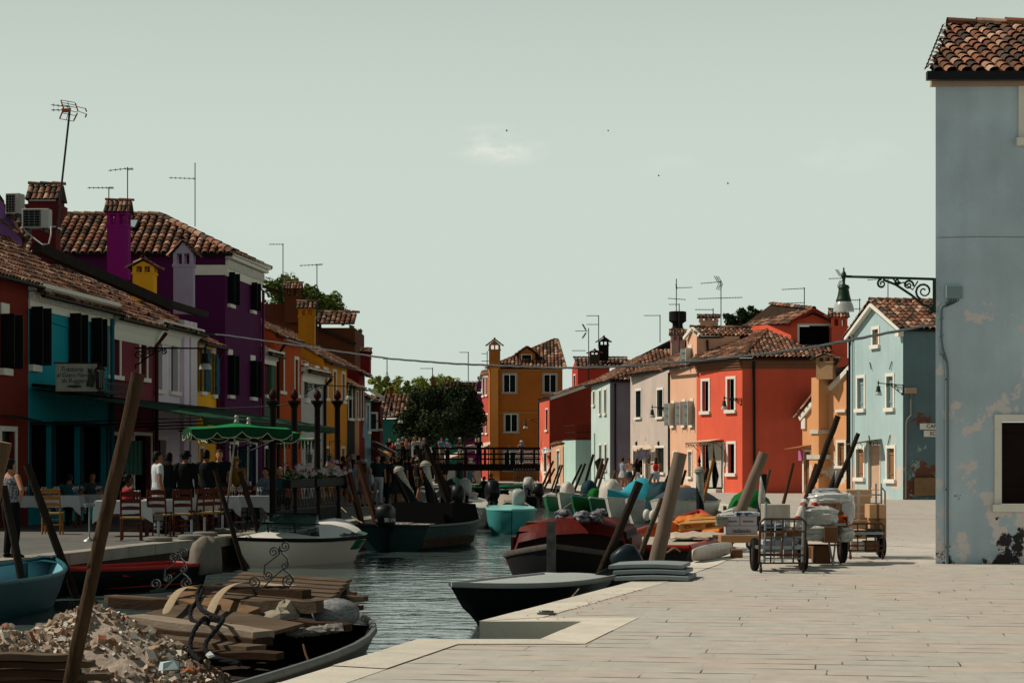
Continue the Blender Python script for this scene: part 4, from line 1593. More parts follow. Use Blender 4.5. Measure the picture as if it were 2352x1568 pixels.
g = MB()
cx_ = h.pos(a, d, 1893)
c = a + d * cx_
wpx = .52
g.box(c + n * .22 + up * (zat(866, 92) / 2), (wpx, .6, zat(866, 92)), Mf)
g.box(c + n * .24 + up * (zat(1055, 92) / 2), (.66, .7, zat(1055, 92)), Mf)
h.part('chimney_breast', g, sand)
g = MB()
g.box(c + n * .24 + up * zat(991, 92), (.62, .7, .17), Mf)
g.box(c + n * .26 + up * zat(1049, 92), (.95, .74, .2), Mf)
h.part('stone_band', g, STONE)
h.chimney(1879, 1925, 810, 870, 91.6, dp=.75, kind='side', ang=R(-28), m=mat('weathered_sand', 'b08d6a', .9, var=.2))
g = MB()
k0, k1, k2, k3 = P(1842, 1024, .02), P(1871, 1021, .02), P(1872, 1026, .8), P(1834, 1031, .8)
g.add([k0, k1, k2, k3], [(0, 1, 2, 3)])
o = h.part('door_canopy', g, mat('wood_sheet', '9a7048', .8), solid=.03)
h.part('meter_box', MB().box(P(1837, 1046, -.02) + V((0, -.2, 0)), (.24, .1, .45), Mf), mat('pink_box', 'b06a90', .6))
h.pipe([P(1951, 850, .1), P(1951, 1150, .1)], .06)
h.done()
# pale blue gabled house
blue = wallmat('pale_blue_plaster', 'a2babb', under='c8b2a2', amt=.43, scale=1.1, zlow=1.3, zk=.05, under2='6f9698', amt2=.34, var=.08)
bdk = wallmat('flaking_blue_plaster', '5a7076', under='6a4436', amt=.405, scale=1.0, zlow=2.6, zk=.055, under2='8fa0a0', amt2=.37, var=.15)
h = House('pale blue gabled house with flaking side wall', blue, ptp(2075, 82))
a, b = ptp(1953, 87.3), ptp(2074, 82)
d = (b - a).normalized()
n = V((d.y, -d.x, 0))
Mf = Matrix((d, -n, up)).transposed()
P = lambda px, py, k: (lambda q: V((q.x, q.y, 0)) + n * k + up * zat(py, q.y))(a + d * h.pos(a, d, px))
zE = zat(745, 82)
lf = dict(fw=.13, leaf=WOODP, single=1, sill=.16)
lg = dict(fw=.13, leaf=mat('faded_teal_leaf', '7d9092', .8, var=.25, vs=4), single=1, sill=.16)
h.wall(a, b, zE, wins=[W(2005, 2018, 733, 792, **lf), W(1970, 1985, 868, 938, **lg), W(2037, 2052, 864, 936, **lg), W(1967, 1984, 1031, 1096, **lf), W(1995, 2022, 1022, 1146, door=1, fw=.06, leaf=mat('pinkish_door', 'b79a84', .8, var=.15)), W(2038, 2055, 1029, 1100, **lf)],
       gable=[((b - a).length * .52, zat(692, 84.6))])
c_ = ptp(2155, 82)
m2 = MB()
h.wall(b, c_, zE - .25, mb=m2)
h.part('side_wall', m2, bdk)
ap = a.lerp(b, .48) + up * (zat(690, 84.5)) + n * .25
bk = V((7, 1.5, 0))
h.roof(b + n * .25 + d * .3 + up * (zE - .2), b + n * .25 + d * .3 + bk + up * (zE - .2), ap + bk, ap, pitch=.26, r=.115, step=.4)
h.roof(a + bk + n * .25 - d * .3 + up * (zE - .2), a + n * .25 - d * .3 + up * (zE - .2), ap, ap + bk, pitch=.26, r=.115)
h.ridge(ap, ap + bk)
g = MB()
g.bar(a + n * .12 - d * .15 + up * (zE - .28), ap - n * .12 + up * -.16, .2, .14)
g.bar(b + n * .12 + d * .12 + up * (zE - .25), ap - n * .12 + up * -.16, .2, .14)
g.box(b + n * .12 - d * .1 + up * (zE - .38), (.36, .22, .2), Mf)
h.part('verge', g, WHITE)
h.gutter(b + n * .2 + d * .42 + up * (zE - .22), b + n * .2 + d * .42 + bk + up * (zE - .22))
h.pipe([P(1957, 760, .12), P(1957, 1140, .12)], .05)
h.pipe([P(1961, 770, .08), P(1961, 1140, .08)], .03, blue)
g = MB()
k0, k1, k2, k3 = P(1990, 1015, .02), P(2026, 1008, .02), P(2028, 1012, .7), P(1973, 1021, .7)
g.add([k0, k1, k2, k3], [(0, 1, 2, 3)])
o = h.part('door_canopy', g, mat('tin_canopy', '7d6a58', .6), solid=.03)
g = MB()
for kx in (k0, k1):
 c = kx + n * .3 + up * -.2
 g.tube([c + n * (.2 * math.cos(t_ * .5) * (1 - t_ / 18)) + up * (.2 * math.sin(t_ * .5) * (1 - t_ / 18)) for t_ in range(14)], .014, 4)
g.build('scrollwork', IRON, o)
for x0, y0, x1, y1 in ((1997, 1000, 2002, 1024), (2046, 998, 2042, 1022), (1999, 832, 2004, 848), (2050, 830, 2046, 848)):
 h.part('iron_stay', MB().tube([P(x0, y0 - 0, .03), P(x1, y1, .06)], .02, 5), IRON)
# pipes and fuse boxes on the side wall
g = MB()
y_ = 81.92
g.tube([V((at(2090, 0, y_).x, y_, zat(y, y_))) + V((dx, 0, 0)) for y, dx in ((903, .05), (953, .05), (962, -.1), (972, -.14), (1145, -.16))], .045, 6)
h.part('conduit', g, mat('grey_conduit', '6c6a66', .6))
h.part('fuse_box', MB().box(at(2092, 897, 81.9), (.46, .14, .22)), mat('pinkish_box', 'a58a76', .7), bevel=.01)
h.part('meter_cabinet', MB().box(at(2127, 1117, 81.9), (.92, .16, .72)), mat('tan_box', '7a6248', .7, var=.2), bevel=.01)
h.done()
t = thing('street_sign', 'two small street name plates on the flaking blue wall', 'street sign', at(2140, 1000, 81.9))
MB().box(at(2140, 979, 81.94), (.95, .03, .25)).build('plate', PLATE, t)
MB().box(at(2146, 995.5, 81.94), (.85, .03, .25)).build('plate', PLATE, t)
text('CAM', t, at(2128, 979, 81.9), (1, 0, 0), (0, 0, 1), .22, BLK, align='LEFT')
text('SO', t, at(2135.5, 995.5, 81.9), (1, 0, 0), (0, 0, 1), .22, BLK, align='LEFT')
# grey blue house nearest on the right
near = wallmat('weathered_grey_blue_plaster', 'aebfc9', under='d0c8c6', amt=.425, scale=1.3, zlow=2.4, zk=.02, under2='343032', amt2=.35, zlow2=1.05, zk2=.16, var=.2)
h = House('near grey blue house corner with peeling foot and tiled roof', near, ptp(2150, 31.7))
a = ptp(2149, 31.7)
d = V((1, -.012, 0)).normalized()
n = V((d.y, -d.x, 0))
b = a + d * 9
sdv = V((.289, 1, 0)).normalized()
zE = 7.42
P = lambda px, py, k: (lambda q: V((q.x, q.y, 0)) + n * k + up * zat(py, q.y))(a + d * h.pos(a, d, px))
Mf = Matrix((d, -n, up)).transposed()
h.wall(a + sdv * 8.4, a, zE)
h.wall(a, b, zE, wins=[W(2300, 2420, 968, 1158, fw=.11, leaf=mat('brown_black_leaf', '1c0f0d', .7, var=.3), sill=.11, dep=.1), W(2352, 2440, 205, 318, fw=.09, leaf=SHUT_BK)], dep=.12)
g = MB()
g.box(a + d * 4.42 + n * .02 + up * (zE + .03), (9.0, .14, .14), Mf)
h.part('cornice', g, mat('ochre_grey_trim', 'a8907c', .9, var=.1))
e0 = a - d * .12 + n * .22 + up * (zE + .14)
e1 = b + n * .22 + up * (zE + .14)
r0 = a - d * .12 + sdv * 4.3 + up * (zE + 1.76)
r1 = b + sdv * 4.3 + up * (zE + 1.76)
h.roof(e0, e1, r1, r0, pitch=.218, r=.08, step=.35)
h.roof(e1 + sdv * 8.6, e0 + sdv * 8.6, r0, r1)
h.ridge(r0 - d * .02, r1, r=.11, step=.5)
for i in range(12):
 t0, t1 = i / 12, (i + 1.25) / 12
 q0, q1 = e0.lerp(r0, t0) - d * .03, e0.lerp(r0, min(1, t1)) - d * .03
 ridge(h.t, q0 + up * .0, q1 + up * -.03, r=.06, step=9)
g0 = e0 - d * .05 + n * .08
h.part('gutter', MB().box((g0 + e1 + n * .08) / 2 + up * -.07, ((e1 - e0).length + .1, .13, .13), Mf), GUT)
h.part('wall_crack', MB().tube([P(2149, 546, .004), P(2200, 545, .004), P(2260, 544, .004), P(2352, 545, .004)], .006, 4), mat('pale_seam', '8c8a86', .9))
g = MB()
for i in range(5):
 x = 2179 + i * 5.5
 g.tube([P(x, 685, .03), P(x, 690, .03), P(x - 6 - i * 1.5, 697, .03), P(2172, 700 + i, .03), P(2166, 702 + i, .03)], .008, 5)
h.part('box_cables', g, mat('cable_grey', '4c5458', .6))
g = MB()
g.tube([P(x, y, .035) for x, y in ((2170, 700), (2163, 704), (2160, 712), (2159, 770), (2162, 798), (2172, 830), (2174, 852), (2174, 1296))], .028, 8)
h.part('conduit', g, mat('blue_grey_conduit', '5f6e73', .6))
g = MB()
for y in (731, 770, 812, 868, 1120, 1252):
 g.box(P(2173 if y > 830 else 2160.5, y, .03), (.075, .085, .018), Mf)
h.part('pipe_clip', g, mat('clip_grey', '78878a', .6))
h.part('junction_box', MB().box(P(2190, 671, .03), (.25, .09, .2), Mf), mat('box_grey_blue', '7a8f93', .6, var=.05), bevel=.008)
h.done()
# roofs, chimneys and a dark firewall behind the right row
h = House('red upper house with twin white gable behind the aqua house', wallmat('dark_coral_plaster', 'a8382a'), ptp(1330, 150))
q0, q1, q2 = ptp(1314, 153), ptp(1327, 150), ptp(1400, 150)
zt = zat(845, 150)
h.wall(q0, q1, zt, wins=[W(1318, 1322, 862, 890, fw=.1)], gable=[((q1 - q0).length * .5, zat(826, 150))])
h.wall(q1, q2, zt)
h.roof(q1 + V((0, -.3, zt)), q2 + V((2, -.3, zt)), ptp(1440, 153) + up * zat(823, 153), ptp(1318, 153) + up * zat(823, 153), pitch=.3, r=.13, step=.42)
h.ridge(ptp(1316, 153) + up * zat(822.5, 153), ptp(1440, 153) + up * zat(822.5, 153))
h.chimney(1353, 1379, 803, 835, 149.4, dp=.8, m=mat('sooty_render', '3c3028', .9), kind='side')
h.chimney(1374, 1400, 773, 828, 150.5, dp=.8, m=mat('black_render', '1c1a19', .9), kind='side')
h.done()
h = House('dark firewall house with raked tiled top behind the pale row', mat('tarred_wall', '2a2422', .9), ptp(1500, 133))
h.w.poly([at(1420, 846, 133), at(1420, 870, 133), at(1600, 870, 133), at(1600, 778, 133), at(1545, 782, 133)])
g = MB()
g.bar(at(1418, 845, 132.9), at(1546, 780, 132.9), .4, .14)
h.part('verge', g, TILE)
h.chimney(1538, 1578, 714, 800, 126, dp=1.0, m=mat('black_render', '1c1a19', .9), kind='pot')
h.chimney(1540, 1576, 757, 830, 121, dp=.8, m=wallmat('rosy_plaster', 'b88a80'), kind='gable')
h.done()
# ------------------------------------------------------------------ trees
LEAF_D = mat('leaf_dark', '27331a', .6, island=.6)
LEAF_M = mat('leaf_mid', '53612a', .7, island=.5)
LEAF_L = mat('leaf_light', '7d8a3c', .7, island=.45)
BARK = mat('tree_bark', '3a2c20', .95, var=.3, vs=8, bump=.4, bs=20)
def tree(label, c, rx, rz, leaf, n, ls, base_z=0.0, lobes=7, seed=1, ry=None, name='tree'):
 """tapered trunk, limbs to every clump, leaves in clumps through the crown"""
 r = random.Random(seed)
 c = V(c)
 ry = ry or rx
 t = thing(name, label, 'tree', (c.x, c.y, base_z))
 cl = []
 for i in range(lobes * 5):
  a, b_ = r.uniform(0, 6.283), math.asin(r.uniform(-.75, 1))
  k = r.uniform(.4, 1.02)
  p = V((math.cos(a) * math.cos(b_) * rx * k, math.sin(a) * math.cos(b_) * ry * k, math.sin(b_) * rz * k))
  cl.append((c + p, r.uniform(.16, .34) * rx))
 g = MB()
 top = c + V((0, 0, -rz * .35))
 base = V((c.x + r.uniform(-.2, .2), c.y, base_z))
 g.tube([base, base.lerp(top, .5) + V((r.uniform(-.15, .15), 0, 0)), top, c + V((0, 0, rz * .4))], [rx * .1, rx * .075, rx * .055, rx * .02], 9)
 for p, q in cl[::2]:
  m = top.lerp(p, .5) + V((0, 0, .12 * rz))
  g.tube([top + V((0, 0, r.uniform(-.1, .5) * rz)), m, p], [rx * .035, rx * .022, rx * .008], 5)
 g.build('trunk', BARK, t, smooth=True)
 g = MB()
 per = n // len(cl)
 for p, q in cl:
  for j in range(per):
   d = V((r.gauss(0, 1), r.gauss(0, 1), r.gauss(0, .8)))
   d = d / max(.2, d.length) * q * (r.random() ** .4)
   x = V((r.gauss(0, 1), r.gauss(0, 1), r.gauss(0, .6))).normalized()
   y = x.cross(V((r.gauss(0, 1), r.gauss(0, 1), r.gauss(0, 1)))).normalized()
   s_ = ls * r.uniform(.6, 1.3)
   o = p + d
   g.add([o - x * s_, o - y * s_ * .45, o + x * s_, o + y * s_ * .45], [(0, 1, 2, 3)])
 g.build('crown', leaf, t)
 return t
tree('large dark round tree filling the end of the canal', at(985, 962, 137), 2.3, 1.9, LEAF_D, 15000, .13, lobes=12, seed=3)
tree('dark tree top rising on the bridge side of the round tree', at(1053, 948, 139), 1.55, 2.05, LEAF_D, 13000, .13, lobes=11, seed=4)
tree('low dark tree spreading between the two round crowns', at(1005, 982, 136), 2.2, 1.2, LEAF_D, 9000, .13, lobes=9, seed=21)
tree('leafy tree crown above the roofs behind the purple house', at(655, 690, 140), 1.9, 1.9, LEAF_M, 4200, .17, lobes=6, seed=5)
tree('leafy tree crown behind the brown attic house', at(735, 712, 142), 1.8, 1.6, LEAF_M, 3600, .17, lobes=6, seed=6)
tree('sprig of tree showing past the end of the brown attic', at(812, 770, 140), .55, .8, LEAF_M, 420, .16, lobes=3, seed=7)
tree('light green tree beyond the far teal roof', at(885, 898, 215), 1.75, 2.0, LEAF_L, 3200, .2, lobes=6, seed=8)
tree('low mid green tree between the two light far trees', at(935, 908, 218), 1.9, 1.3, LEAF_M, 2400, .2, lobes=6, seed=9)
tree('light green tree behind the far brown chimney', at(985, 895, 220), 2.2, 1.5, LEAF_L, 3400, .2, lobes=6, seed=10)
tree('light green tree top right of the far brown chimney', at(1020, 885, 226), 1.5, 1.3, LEAF_L, 2200, .2, lobes=5, seed=12)
tree('dark pointed tree behind the coral red house', at(1690, 742, 150), 1.1, 1.2, LEAF_D, 2200, .14, lobes=5, seed=13)
tree('dark tree rising towards the red attic', at(1738, 735, 150), 1.2, 1.3, LEAF_D, 2600, .14, lobes=5, seed=14)
# ------------------------------------------------------------------ wooden bridge
WOODD = mat('tarred_timber', '1b1310', .8, var=.3, vs=6)
t = thing('footbridge', 'dark timber footbridge over the end of the canal', 'bridge', at(1120, 1090, 125))
xa, xb = at(985, 0, 125).x, at(1240, 0, 125).x
zd = zat(1065, 125)
g = MB()
g.box(((xa + xb) / 2, 125, zd - .16), (xb - xa, 2.6, .3))
for y in (123.75, 126.25):
 g.box(((xa + xb) / 2, y, zd - .2), (xb - xa, .14, .4))
g.build('deck', WOODD, t)
for y in (123.72, 126.28):
 g = MB()
 for z, w_ in ((.95, .12), (.6, .09), (.3, .09)):
  g.box(((xa + xb) / 2, y, zd + z), (xb - xa, .07, w_))
 g.build('railing', WOODD, t)
 for px in (997, 1027, 1070, 1114, 1134.6, 1166, 1197.5, 1227):
  MB().box((at(px, 0, 125).x, y - .06, zd + .35), (.11, .1, 1.05)).build('post', WOODD, t, bevel=.02)
# left landing with steps down to the fondamenta
g = MB()
x0 = at(905, 0, 125).x
g.box(((x0 + xa) / 2 - .0, 125, zd / 2 - .02), (xa - x0 - .01, 2.5, zd - .02))
for i in range(7):
 g.box((x0 - .3 * (i + .5), 125, (zd - .17 * (i + 1)) / 2), (.295, 2.5, max(.02, zd - .17 * (i + 1))))
g.build('steps', mat('bridge_stone', '3c3833', .9, var=.15), t)
g = MB()
for px in (905, 925, 945):
 g.box((at(px, 0, 125).x, 123.8, zd + .45), (.09, .09, .9))
g.box(((x0 + at(945, 0, 125).x) / 2, 123.8, zd + .86), (at(945, 0, 125).x - x0, .1, .09))
g.build('railing', WOODD, t)
MB().box((at(945.5, 0, 125).x + .1, 123.78, zd + .45), (.12, .12, 1.0)).build('newel_post', WHITE, t)
MB().box((at(991, 0, 125).x, 123.6, zd + .5), (.12, .12, 1.05)).build('newel_post', WHITE, t)
# clearance sign
t = thing('clearance_sign', 'square red bordered clearance sign hung on the bridge rail', 'sign', at(1081.5, 1057, 123.5))
c = at(1081.5, 1057, 123.55)
MB().box(c, (.36, .03, .37)).build('plate', mat('sign_white', 'd6d0c4', .6), t)
g = MB()
for dx, dz, w_, h_ in ((0, .165, .35, .035), (0, -.165, .35, .035), (.16, 0, .035, .35), (-.16, 0, .035, .35)):
 g.box(c + V((dx, -.02, dz)), (w_, .012, h_))
g.build('red_border', mat('sign_red', 'a02a1c', .6), t)
g = MB()
for s_ in (-1, 1):
 q = c + V((0, -.022, 0))
 g.add([q + V((s_ * .135, 0, .11)), q + V((s_ * .135, 0, -.11)), q + V((s_ * .085, 0, 0))], [(0, 1, 2)])
g.build('pointer', BLK, t)
text('2 m', t, c + V((0, -.025, 0)), (1, 0, 0), (0, 0, 1), .13, BLK)
# white railing and mooring stage on the right bank below the bridge
t = thing('iron_railing', 'grey iron railing of leaning bars on a white stone by the bridge', 'railing', at(1205, 1108, 122))
g = MB()
for i in range(8):
 px = 1181 + i * 6.6
 g.tube([at(px, 1079, 122), at(px + (2.2 if i % 2 else -1), 1107, 122)], .025, 5)
 g.tube([at(px, 1079, 122), at(px + 5, 1107, 122)], .018, 5)
 g.blob(at(px, 1077.5, 122), .05, 6, 4)
g.tube([at(1180, 1081, 122), at(1228, 1081, 122)], .025, 5)
g.tube([at(1180, 1105, 122), at(1228, 1105, 122)], .025, 5)
g.build('bars', mat('grey_iron', '4a4c4b', .5, metal=.3), t)
MB().box(at(1205, 1111, 122.0) + V((0, .3, -.15)), (1.35, 1.0, .42)).build('stone_base', STONE, t)
# market stalls beyond the bridge
CAN = mat('pale_canvas', 'c9b09c', .9, var=.06)
CLW = mat('white_cloth', 'b9bbbc', .9, var=.05)
for lab, x0, x1, yt, D, clm in (('market stall under a pink canvas canopy beyond the bridge', 1067, 1122, 1014, 140, CAN), ('lower market stall with white cloth and racks beyond the bridge', 1018, 1060, 1036, 141, CLW)):
 t = thing('market_stall', lab, 'market stall', at((x0 + x1) / 2, 1110, D), 'market stalls beyond the bridge')
 A, B = at(x0, 1110, D), at(x1, 1110, D)
 zt = zat(yt, D)
 g = MB()
 for p in (A, B, A + V((0, 1.6, 0)), B + V((0, 1.6, 0))):
  g.tube([V((p.x, p.y, .0)), V((p.x, p.y, zt - .2))], .03, 5)
 g.build('frame', DARKM, t)
 g = MB()
 g.add([V((A.x - .1, A.y - .3, zt - .75)), V((B.x + .1, B.y - .3, zt - .35)), V((B.x + .1, B.y + 1.7, zt)), V((A.x - .1, A.y + 1.7, zt - .3))], [(0, 1, 2, 3)])
 g.build('canopy', CAN, t, solid=.04)
 g = MB()
 g.box(((A.x + B.x) / 2 - .2, A.y + .4, .42), ((B.x - A.x) * .62, .7, .82), taper=.94)
 g.build('tablecloth', clm, t)
 g = MB()
 for i in range(10):
  g.box((A.x + .15 + (B.x - A.x - .3) * i / 10, A.y + .1, .95 + .12 * (i % 3)), (.11, .04, .16))
 g.build('wares', mat('coloured_wares', '6a5a52', .8, island=.8), t)
# ------------------------------------------------------------------ wall lamps with scrolled brackets
LGREEN = mat('lamp_green', '0c2a14', .45, var=.2, spec=.3)
LANT = mat('lantern_glass', '30383a', .2, spec=.5)
GLOBE = mat('ribbed_glass', 'c8cdca', .25, trans=.55, spec=.6, ior=1.3)
def spiral(c, r0, turns, a0, x, y, n=16, sg=1):
 return [c + (x * math.cos(a0 + sg * turns * 6.283 * i / n) + y * math.sin(a0 + sg * turns * 6.283 * i / n)) * r0 * (1 - .82 * i / n) for i in range(n + 1)]
def lamp(label, px, py, wx, wy, D, Dw=None, k=1.0, m=None, plain=False):
 """(px, py): finial over the lamp head; (wx, wy): where the arm meets the wall"""
 m = m or LGREEN
 a, b_ = at(wx, wy, Dw or D), at(px, py, D)
 t = thing('street_lamp', label, 'street lamp', a, 'bracket lamps along the canal')
 b_.z = b_.z
 d = V((b_.x - a.x, b_.y - a.y, 0))
 L = d.length
 d.normalize()
 U = V((0, 0, 1))
 hd = b_ + V((0, 0, -.07 * k))
 MB().tube([a, hd], .022 * k, 8).build('arm', m, t, smooth=True)
 g = MB()
 s = min(L * .62, .85 * k)
 q = lambda u, z: a + d * u + U * z
 slope = (hd.z - a.z) / L
 Q = lambda u, z: q(u * s, z * s + slope * u * s)
 g.tube([Q(0, -.5), Q(.08, -.56), Q(.22, -.5), Q(.45, -.32), Q(.75, -.13), Q(1.0, -.04)], .022 * k, 6)
 if not plain:
  for c, r_, tr, a0, sg in (((.2, -.24), .17, 1.6, -1.2, 1), ((.5, -.13), .1, 1.5, 3.4, -1), ((.72, -.07), .055, 1.4, 3.2, 1), ((1.02, -.12), .09, 1.4, 1.5, -1), ((.08, -.62), .06, 1.3, 1.6, 1)):
   g.tube(spiral(Q(*c), r_ * s, tr, a0, d, U, 18, sg), [.02 * k] * 8 + [.014 * k] * 11, 5)
  g.tube([Q(.36, -.26), Q(.32, -.36), Q(.26, -.4)], .016 * k, 5)
  g.tube([Q(.32, -.05), Q(.42, -.22), Q(.6, -.08), Q(.7, -.12), Q(.8, -.02)], .014 * k, 5)
 g.tube([Q(0, .02), Q(0, -.66)], .03 * k, 6)
 g.build('bracket', m, t)
 g = MB()
 g.lathe([(z0 * k, z1 * k) for z0, z1 in ((.0, .16), (.018, .12), (.01, .1), (.03, .07), (.045, .03), (.05, 0), (.03, -.03), (.022, -.1), (.03, -.13), (.085, -.15), (.1, -.19), (.085, -.21), (.1, -.3), (.115, -.36), (.13, -.39), (.13, -.42), (.0, -.42))][::-1], hd, 14)
 g.build('lamp_shade', m, t, smooth=True, angle=40)
 g = MB()
 g.lathe([(z0 * k, z1 * k) for z0, z1 in ((.175, -.58), (.168, -.52), (.15, -.46), (.125, -.42))], hd, 18, cap=False)
 g.build('glass_globe', GLOBE, t, smooth=True)
 g = MB()
 g.blob(hd + V((0, 0, -.5 * k)), .05 * k, 8, 5)
 g.build('bulb', mat('bulb_glass', 'c9c2ae', .3), t, smooth=True)
lamp('green bracket lamp on the near grey blue corner', 1938, 625, 2146, 641, 31.5, k=.93)
lamp('green bracket lamp on the pale blue gabled house', 2017.5, 876, 2074, 884, 81.9, k=.86)
lamp('green bracket lamp on the coral red house corner', 1663.5, 911, 1703, 915, 97.5, k=.92)
lamp('bracket lamp on the blotchy pinkish white house', 1498, 932, 1534, 935, 107.6, 108, k=.95)
lamp('bracket lamp over the bridge from the salmon house', 1207, 963, 1238, 961, 142.5, k=.95, plain=True)
lamp('black bracket lamp reaching out from the maroon house', 471, 794, 305, 799, fl(320) - .5, fl(310), k=1.05, m=DARKM)
lamp('bracket lamp before the grey white house', 802.5, 884, 693, 881, fl(720) - .6, fl(705), k=.92)
lamp('bracket lamp near the narrow red house', 899, 924, 853, 922, 112, 112, k=.95, m=DARKM)
lamp('far bracket lamp in front of the round tree', 919.5, 948, 868, 945, 128, 128, k=.95, plain=True)
lamp('small hanging lamp before the dark red gable', 873.5, 967, 860, 962, 111, 111.5, k=.8, m=DARKM, plain=True)
# ------------------------------------------------------------------ aerials on the roofs
AER = mat('aerial_metal', '2b2c2c', .5, metal=.5)
AERO = mat('aerial_orange', 'b0562a', .5)
def aerial(label, px, y0, y1, D, booms=(), lean=0.0, r=.018, grids=(), guys=False):
 t = thing('tv_aerial', label, 'tv aerial', at(px - lean, y1, D), 'aerials on the roofs')
 k = D / 60
 MB().tube([at(px, y0, D), at(px - lean, y1, D)], r * max(1, k * .8), 6).build('mast', AER, t)
 for y, x0, x1, *dy in booms:
  dy = dy[0] if dy else 0
  g = MB()
  a, b_ = at(x0, y + dy, D - .02), at(x1, y, D - .02)
  g.tube([a, b_], .011 * max(1, k * .8), 4)
  n_ = max(4, int(abs(x1 - x0) / F * D / .14))
  for i in range(n_):
   c = a.lerp(b_, (i + .5) / n_)
   w_ = .12 + .12 * i / n_
   g.tube([c + V((0, -w_, 0)), c + V((0, w_, 0))], .006 * max(1, k * .7), 3)
   g.tube([c + V((-.0, 0, -.045)), c + V((0, 0, .045))], .008, 3)
  g.build('boom', AER, t)
 for (gx, gy, w_, h_, sk) in grids:
  g = MB()
  for i in range(6):
   f_ = i / 5
   g.tube([at(gx + sk * f_ - w_ / 2, gy + h_ * f_, D), at(gx + sk * f_ + w_ / 2, gy + h_ * f_ + 2, D)], .006 * max(1, k), 3)
  for s_ in (-.5, 0, .5):
   g.tube([at(gx + s_ * w_, gy, D), at(gx + sk + s_ * w_, gy + h_, D)], .008 * max(1, k), 3)
  g.build('reflector', AER, t)
 if guys:
  g = MB()
  for s_ in (-1, 1):
   g.tube([at(px, y0 + (y1 - y0) * .3, D), at(px + s_ * 9, y0 + (y1 - y0) * .62, D)], .006 * max(1, k), 3)
  g.build('guy_wire', AER, t)
 return t
t = aerial('tallest leaning aerial with orange tipped reflectors by the dark red stack', 161, 248, 530, 57.0, ((253, 118, 160), (246, 118, 160, -5)), lean=31, r=.03)
for nm, segs in (('reflector', (((140, 230), (172, 236)), ((142, 236), (174, 242)), ((143, 241), (178, 248)), ((145, 252), (178, 258)), ((142, 260), (174, 266)), ((137, 273), (169, 279)), ((176, 245), (198, 250)), ((177, 255), (198, 262)), ((155, 232), (160, 250)), ((160, 252), (152, 276)))),):
 g = MB()
 for p, q in segs:
  g.tube([at(*p, 57), at(*q, 57)], .009, 4)
 g.build(nm, AER, t)
g = MB()
for p, q in (((140, 231), (146, 250)), ((173, 237), (179, 255)), ((145, 253), (137, 273)), ((178, 260), (169, 278)), ((196, 249), (199, 257)), ((199, 262), (196, 270))):
 g.bar(at(*p, 56.98), at(*q, 56.98), .045, .03)
g.box(at(152, 254, 56.95), (.22, .1, .1))
g.build('orange_tips', AERO, t)
aerial('short aerial pointing left above the purple roof', 250, 430, 460, 67.5, ((431.5, 201, 250), (431.5, 250, 261)))
aerial('tall aerial with tilted boom rising past the magenta stack', 293, 384, 600, 66.5, ((387, 249, 293, 5), (388, 293, 306, 1)))
aerial('tall aerial crossing the end of the purple ridge', 448, 374, 520, 73.5, ((410.5, 388, 450, -2),))
aerial('thin aerial before the leafy tree crown', 650, 560, 690, 107, ((561, 618, 652),))
aerial('aerial beside the orange chimney', 728, 606, 790, 82.2, ((608, 688, 730, 2), (607, 730, 741, 1)))
aerial('guyed aerial on the far teal roof', 889, 824, 915, 153, ((824, 880, 890),), guys=True)
aerial('small aerial above the far brown chimney', 993.5, 844, 866, 196, ((846, 965, 994),))
aerial('thin aerial over the far pink house', 1075.6, 808, 876, 206, ((809, 1055, 1077),))
aerial('aerial beside the far ochre chimney', 1119, 806, 842, 156, ((812, 1106, 1120), (829, 1106, 1124)))
aerial('fanned aerial above the red upper house', 1352, 753, 872, 150, ((760, 1321, 1350), (805, 1314, 1345)), grids=((1338, 744, 3, 14, 8), (1338, 776, 3, -12, 8)))
aerial('thin aerial behind the black square chimney', 1375, 724, 800, 151, ((725, 1347, 1376), (745, 1347, 1375)))
aerial('thin aerial above the dark firewall', 1516, 723, 786, 131, ((724.5, 1479, 1517),))
aerial('bare aerial with cross arms on the round black chimney', 1553.5, 640, 720, 126.5, ((660, 1553, 1590, 1), (688, 1534, 1575, -3)), grids=((1553, 652, 2, 12, 1),))
aerial('aerial mast in front of the rosy chimney', 1560, 697, 822, 119, ((699, 1536, 1561),))
aerial('low aerial on the peach chimney', 1638, 708, 726, 104.3, ((711, 1596, 1639),))
aerial('tall aerial with mesh reflector behind the peach attic', 1656, 644, 752, 106, ((647, 1609, 1658, 4), (683, 1603, 1705, 3)), grids=((1645, 634, 10, 14, 8), (1650, 664, 10, -14, 6)))
aerial('aerial with two booms on the red attic ridge', 1847.5, 660, 706, 106, ((662, 1795, 1849, 3), (695, 1779, 1848, 2)))
aerial('aerial with mesh fins beside the near lamp', 1936, 634, 712, 101, ((639, 1903, 1934, 1),), grids=((1922, 619, 6, 14, 8), (1926, 658, 6, -14, 6)))
aerial('aerial with two booms behind the pale blue gable', 1974.5, 685, 716, 92, ((689, 1957, 1977), (709, 1949, 1977, 1)))
aerial('aerial low over the pale blue roof', 2039.6, 638, 690, 93, ((641, 1992, 2021, 2),))
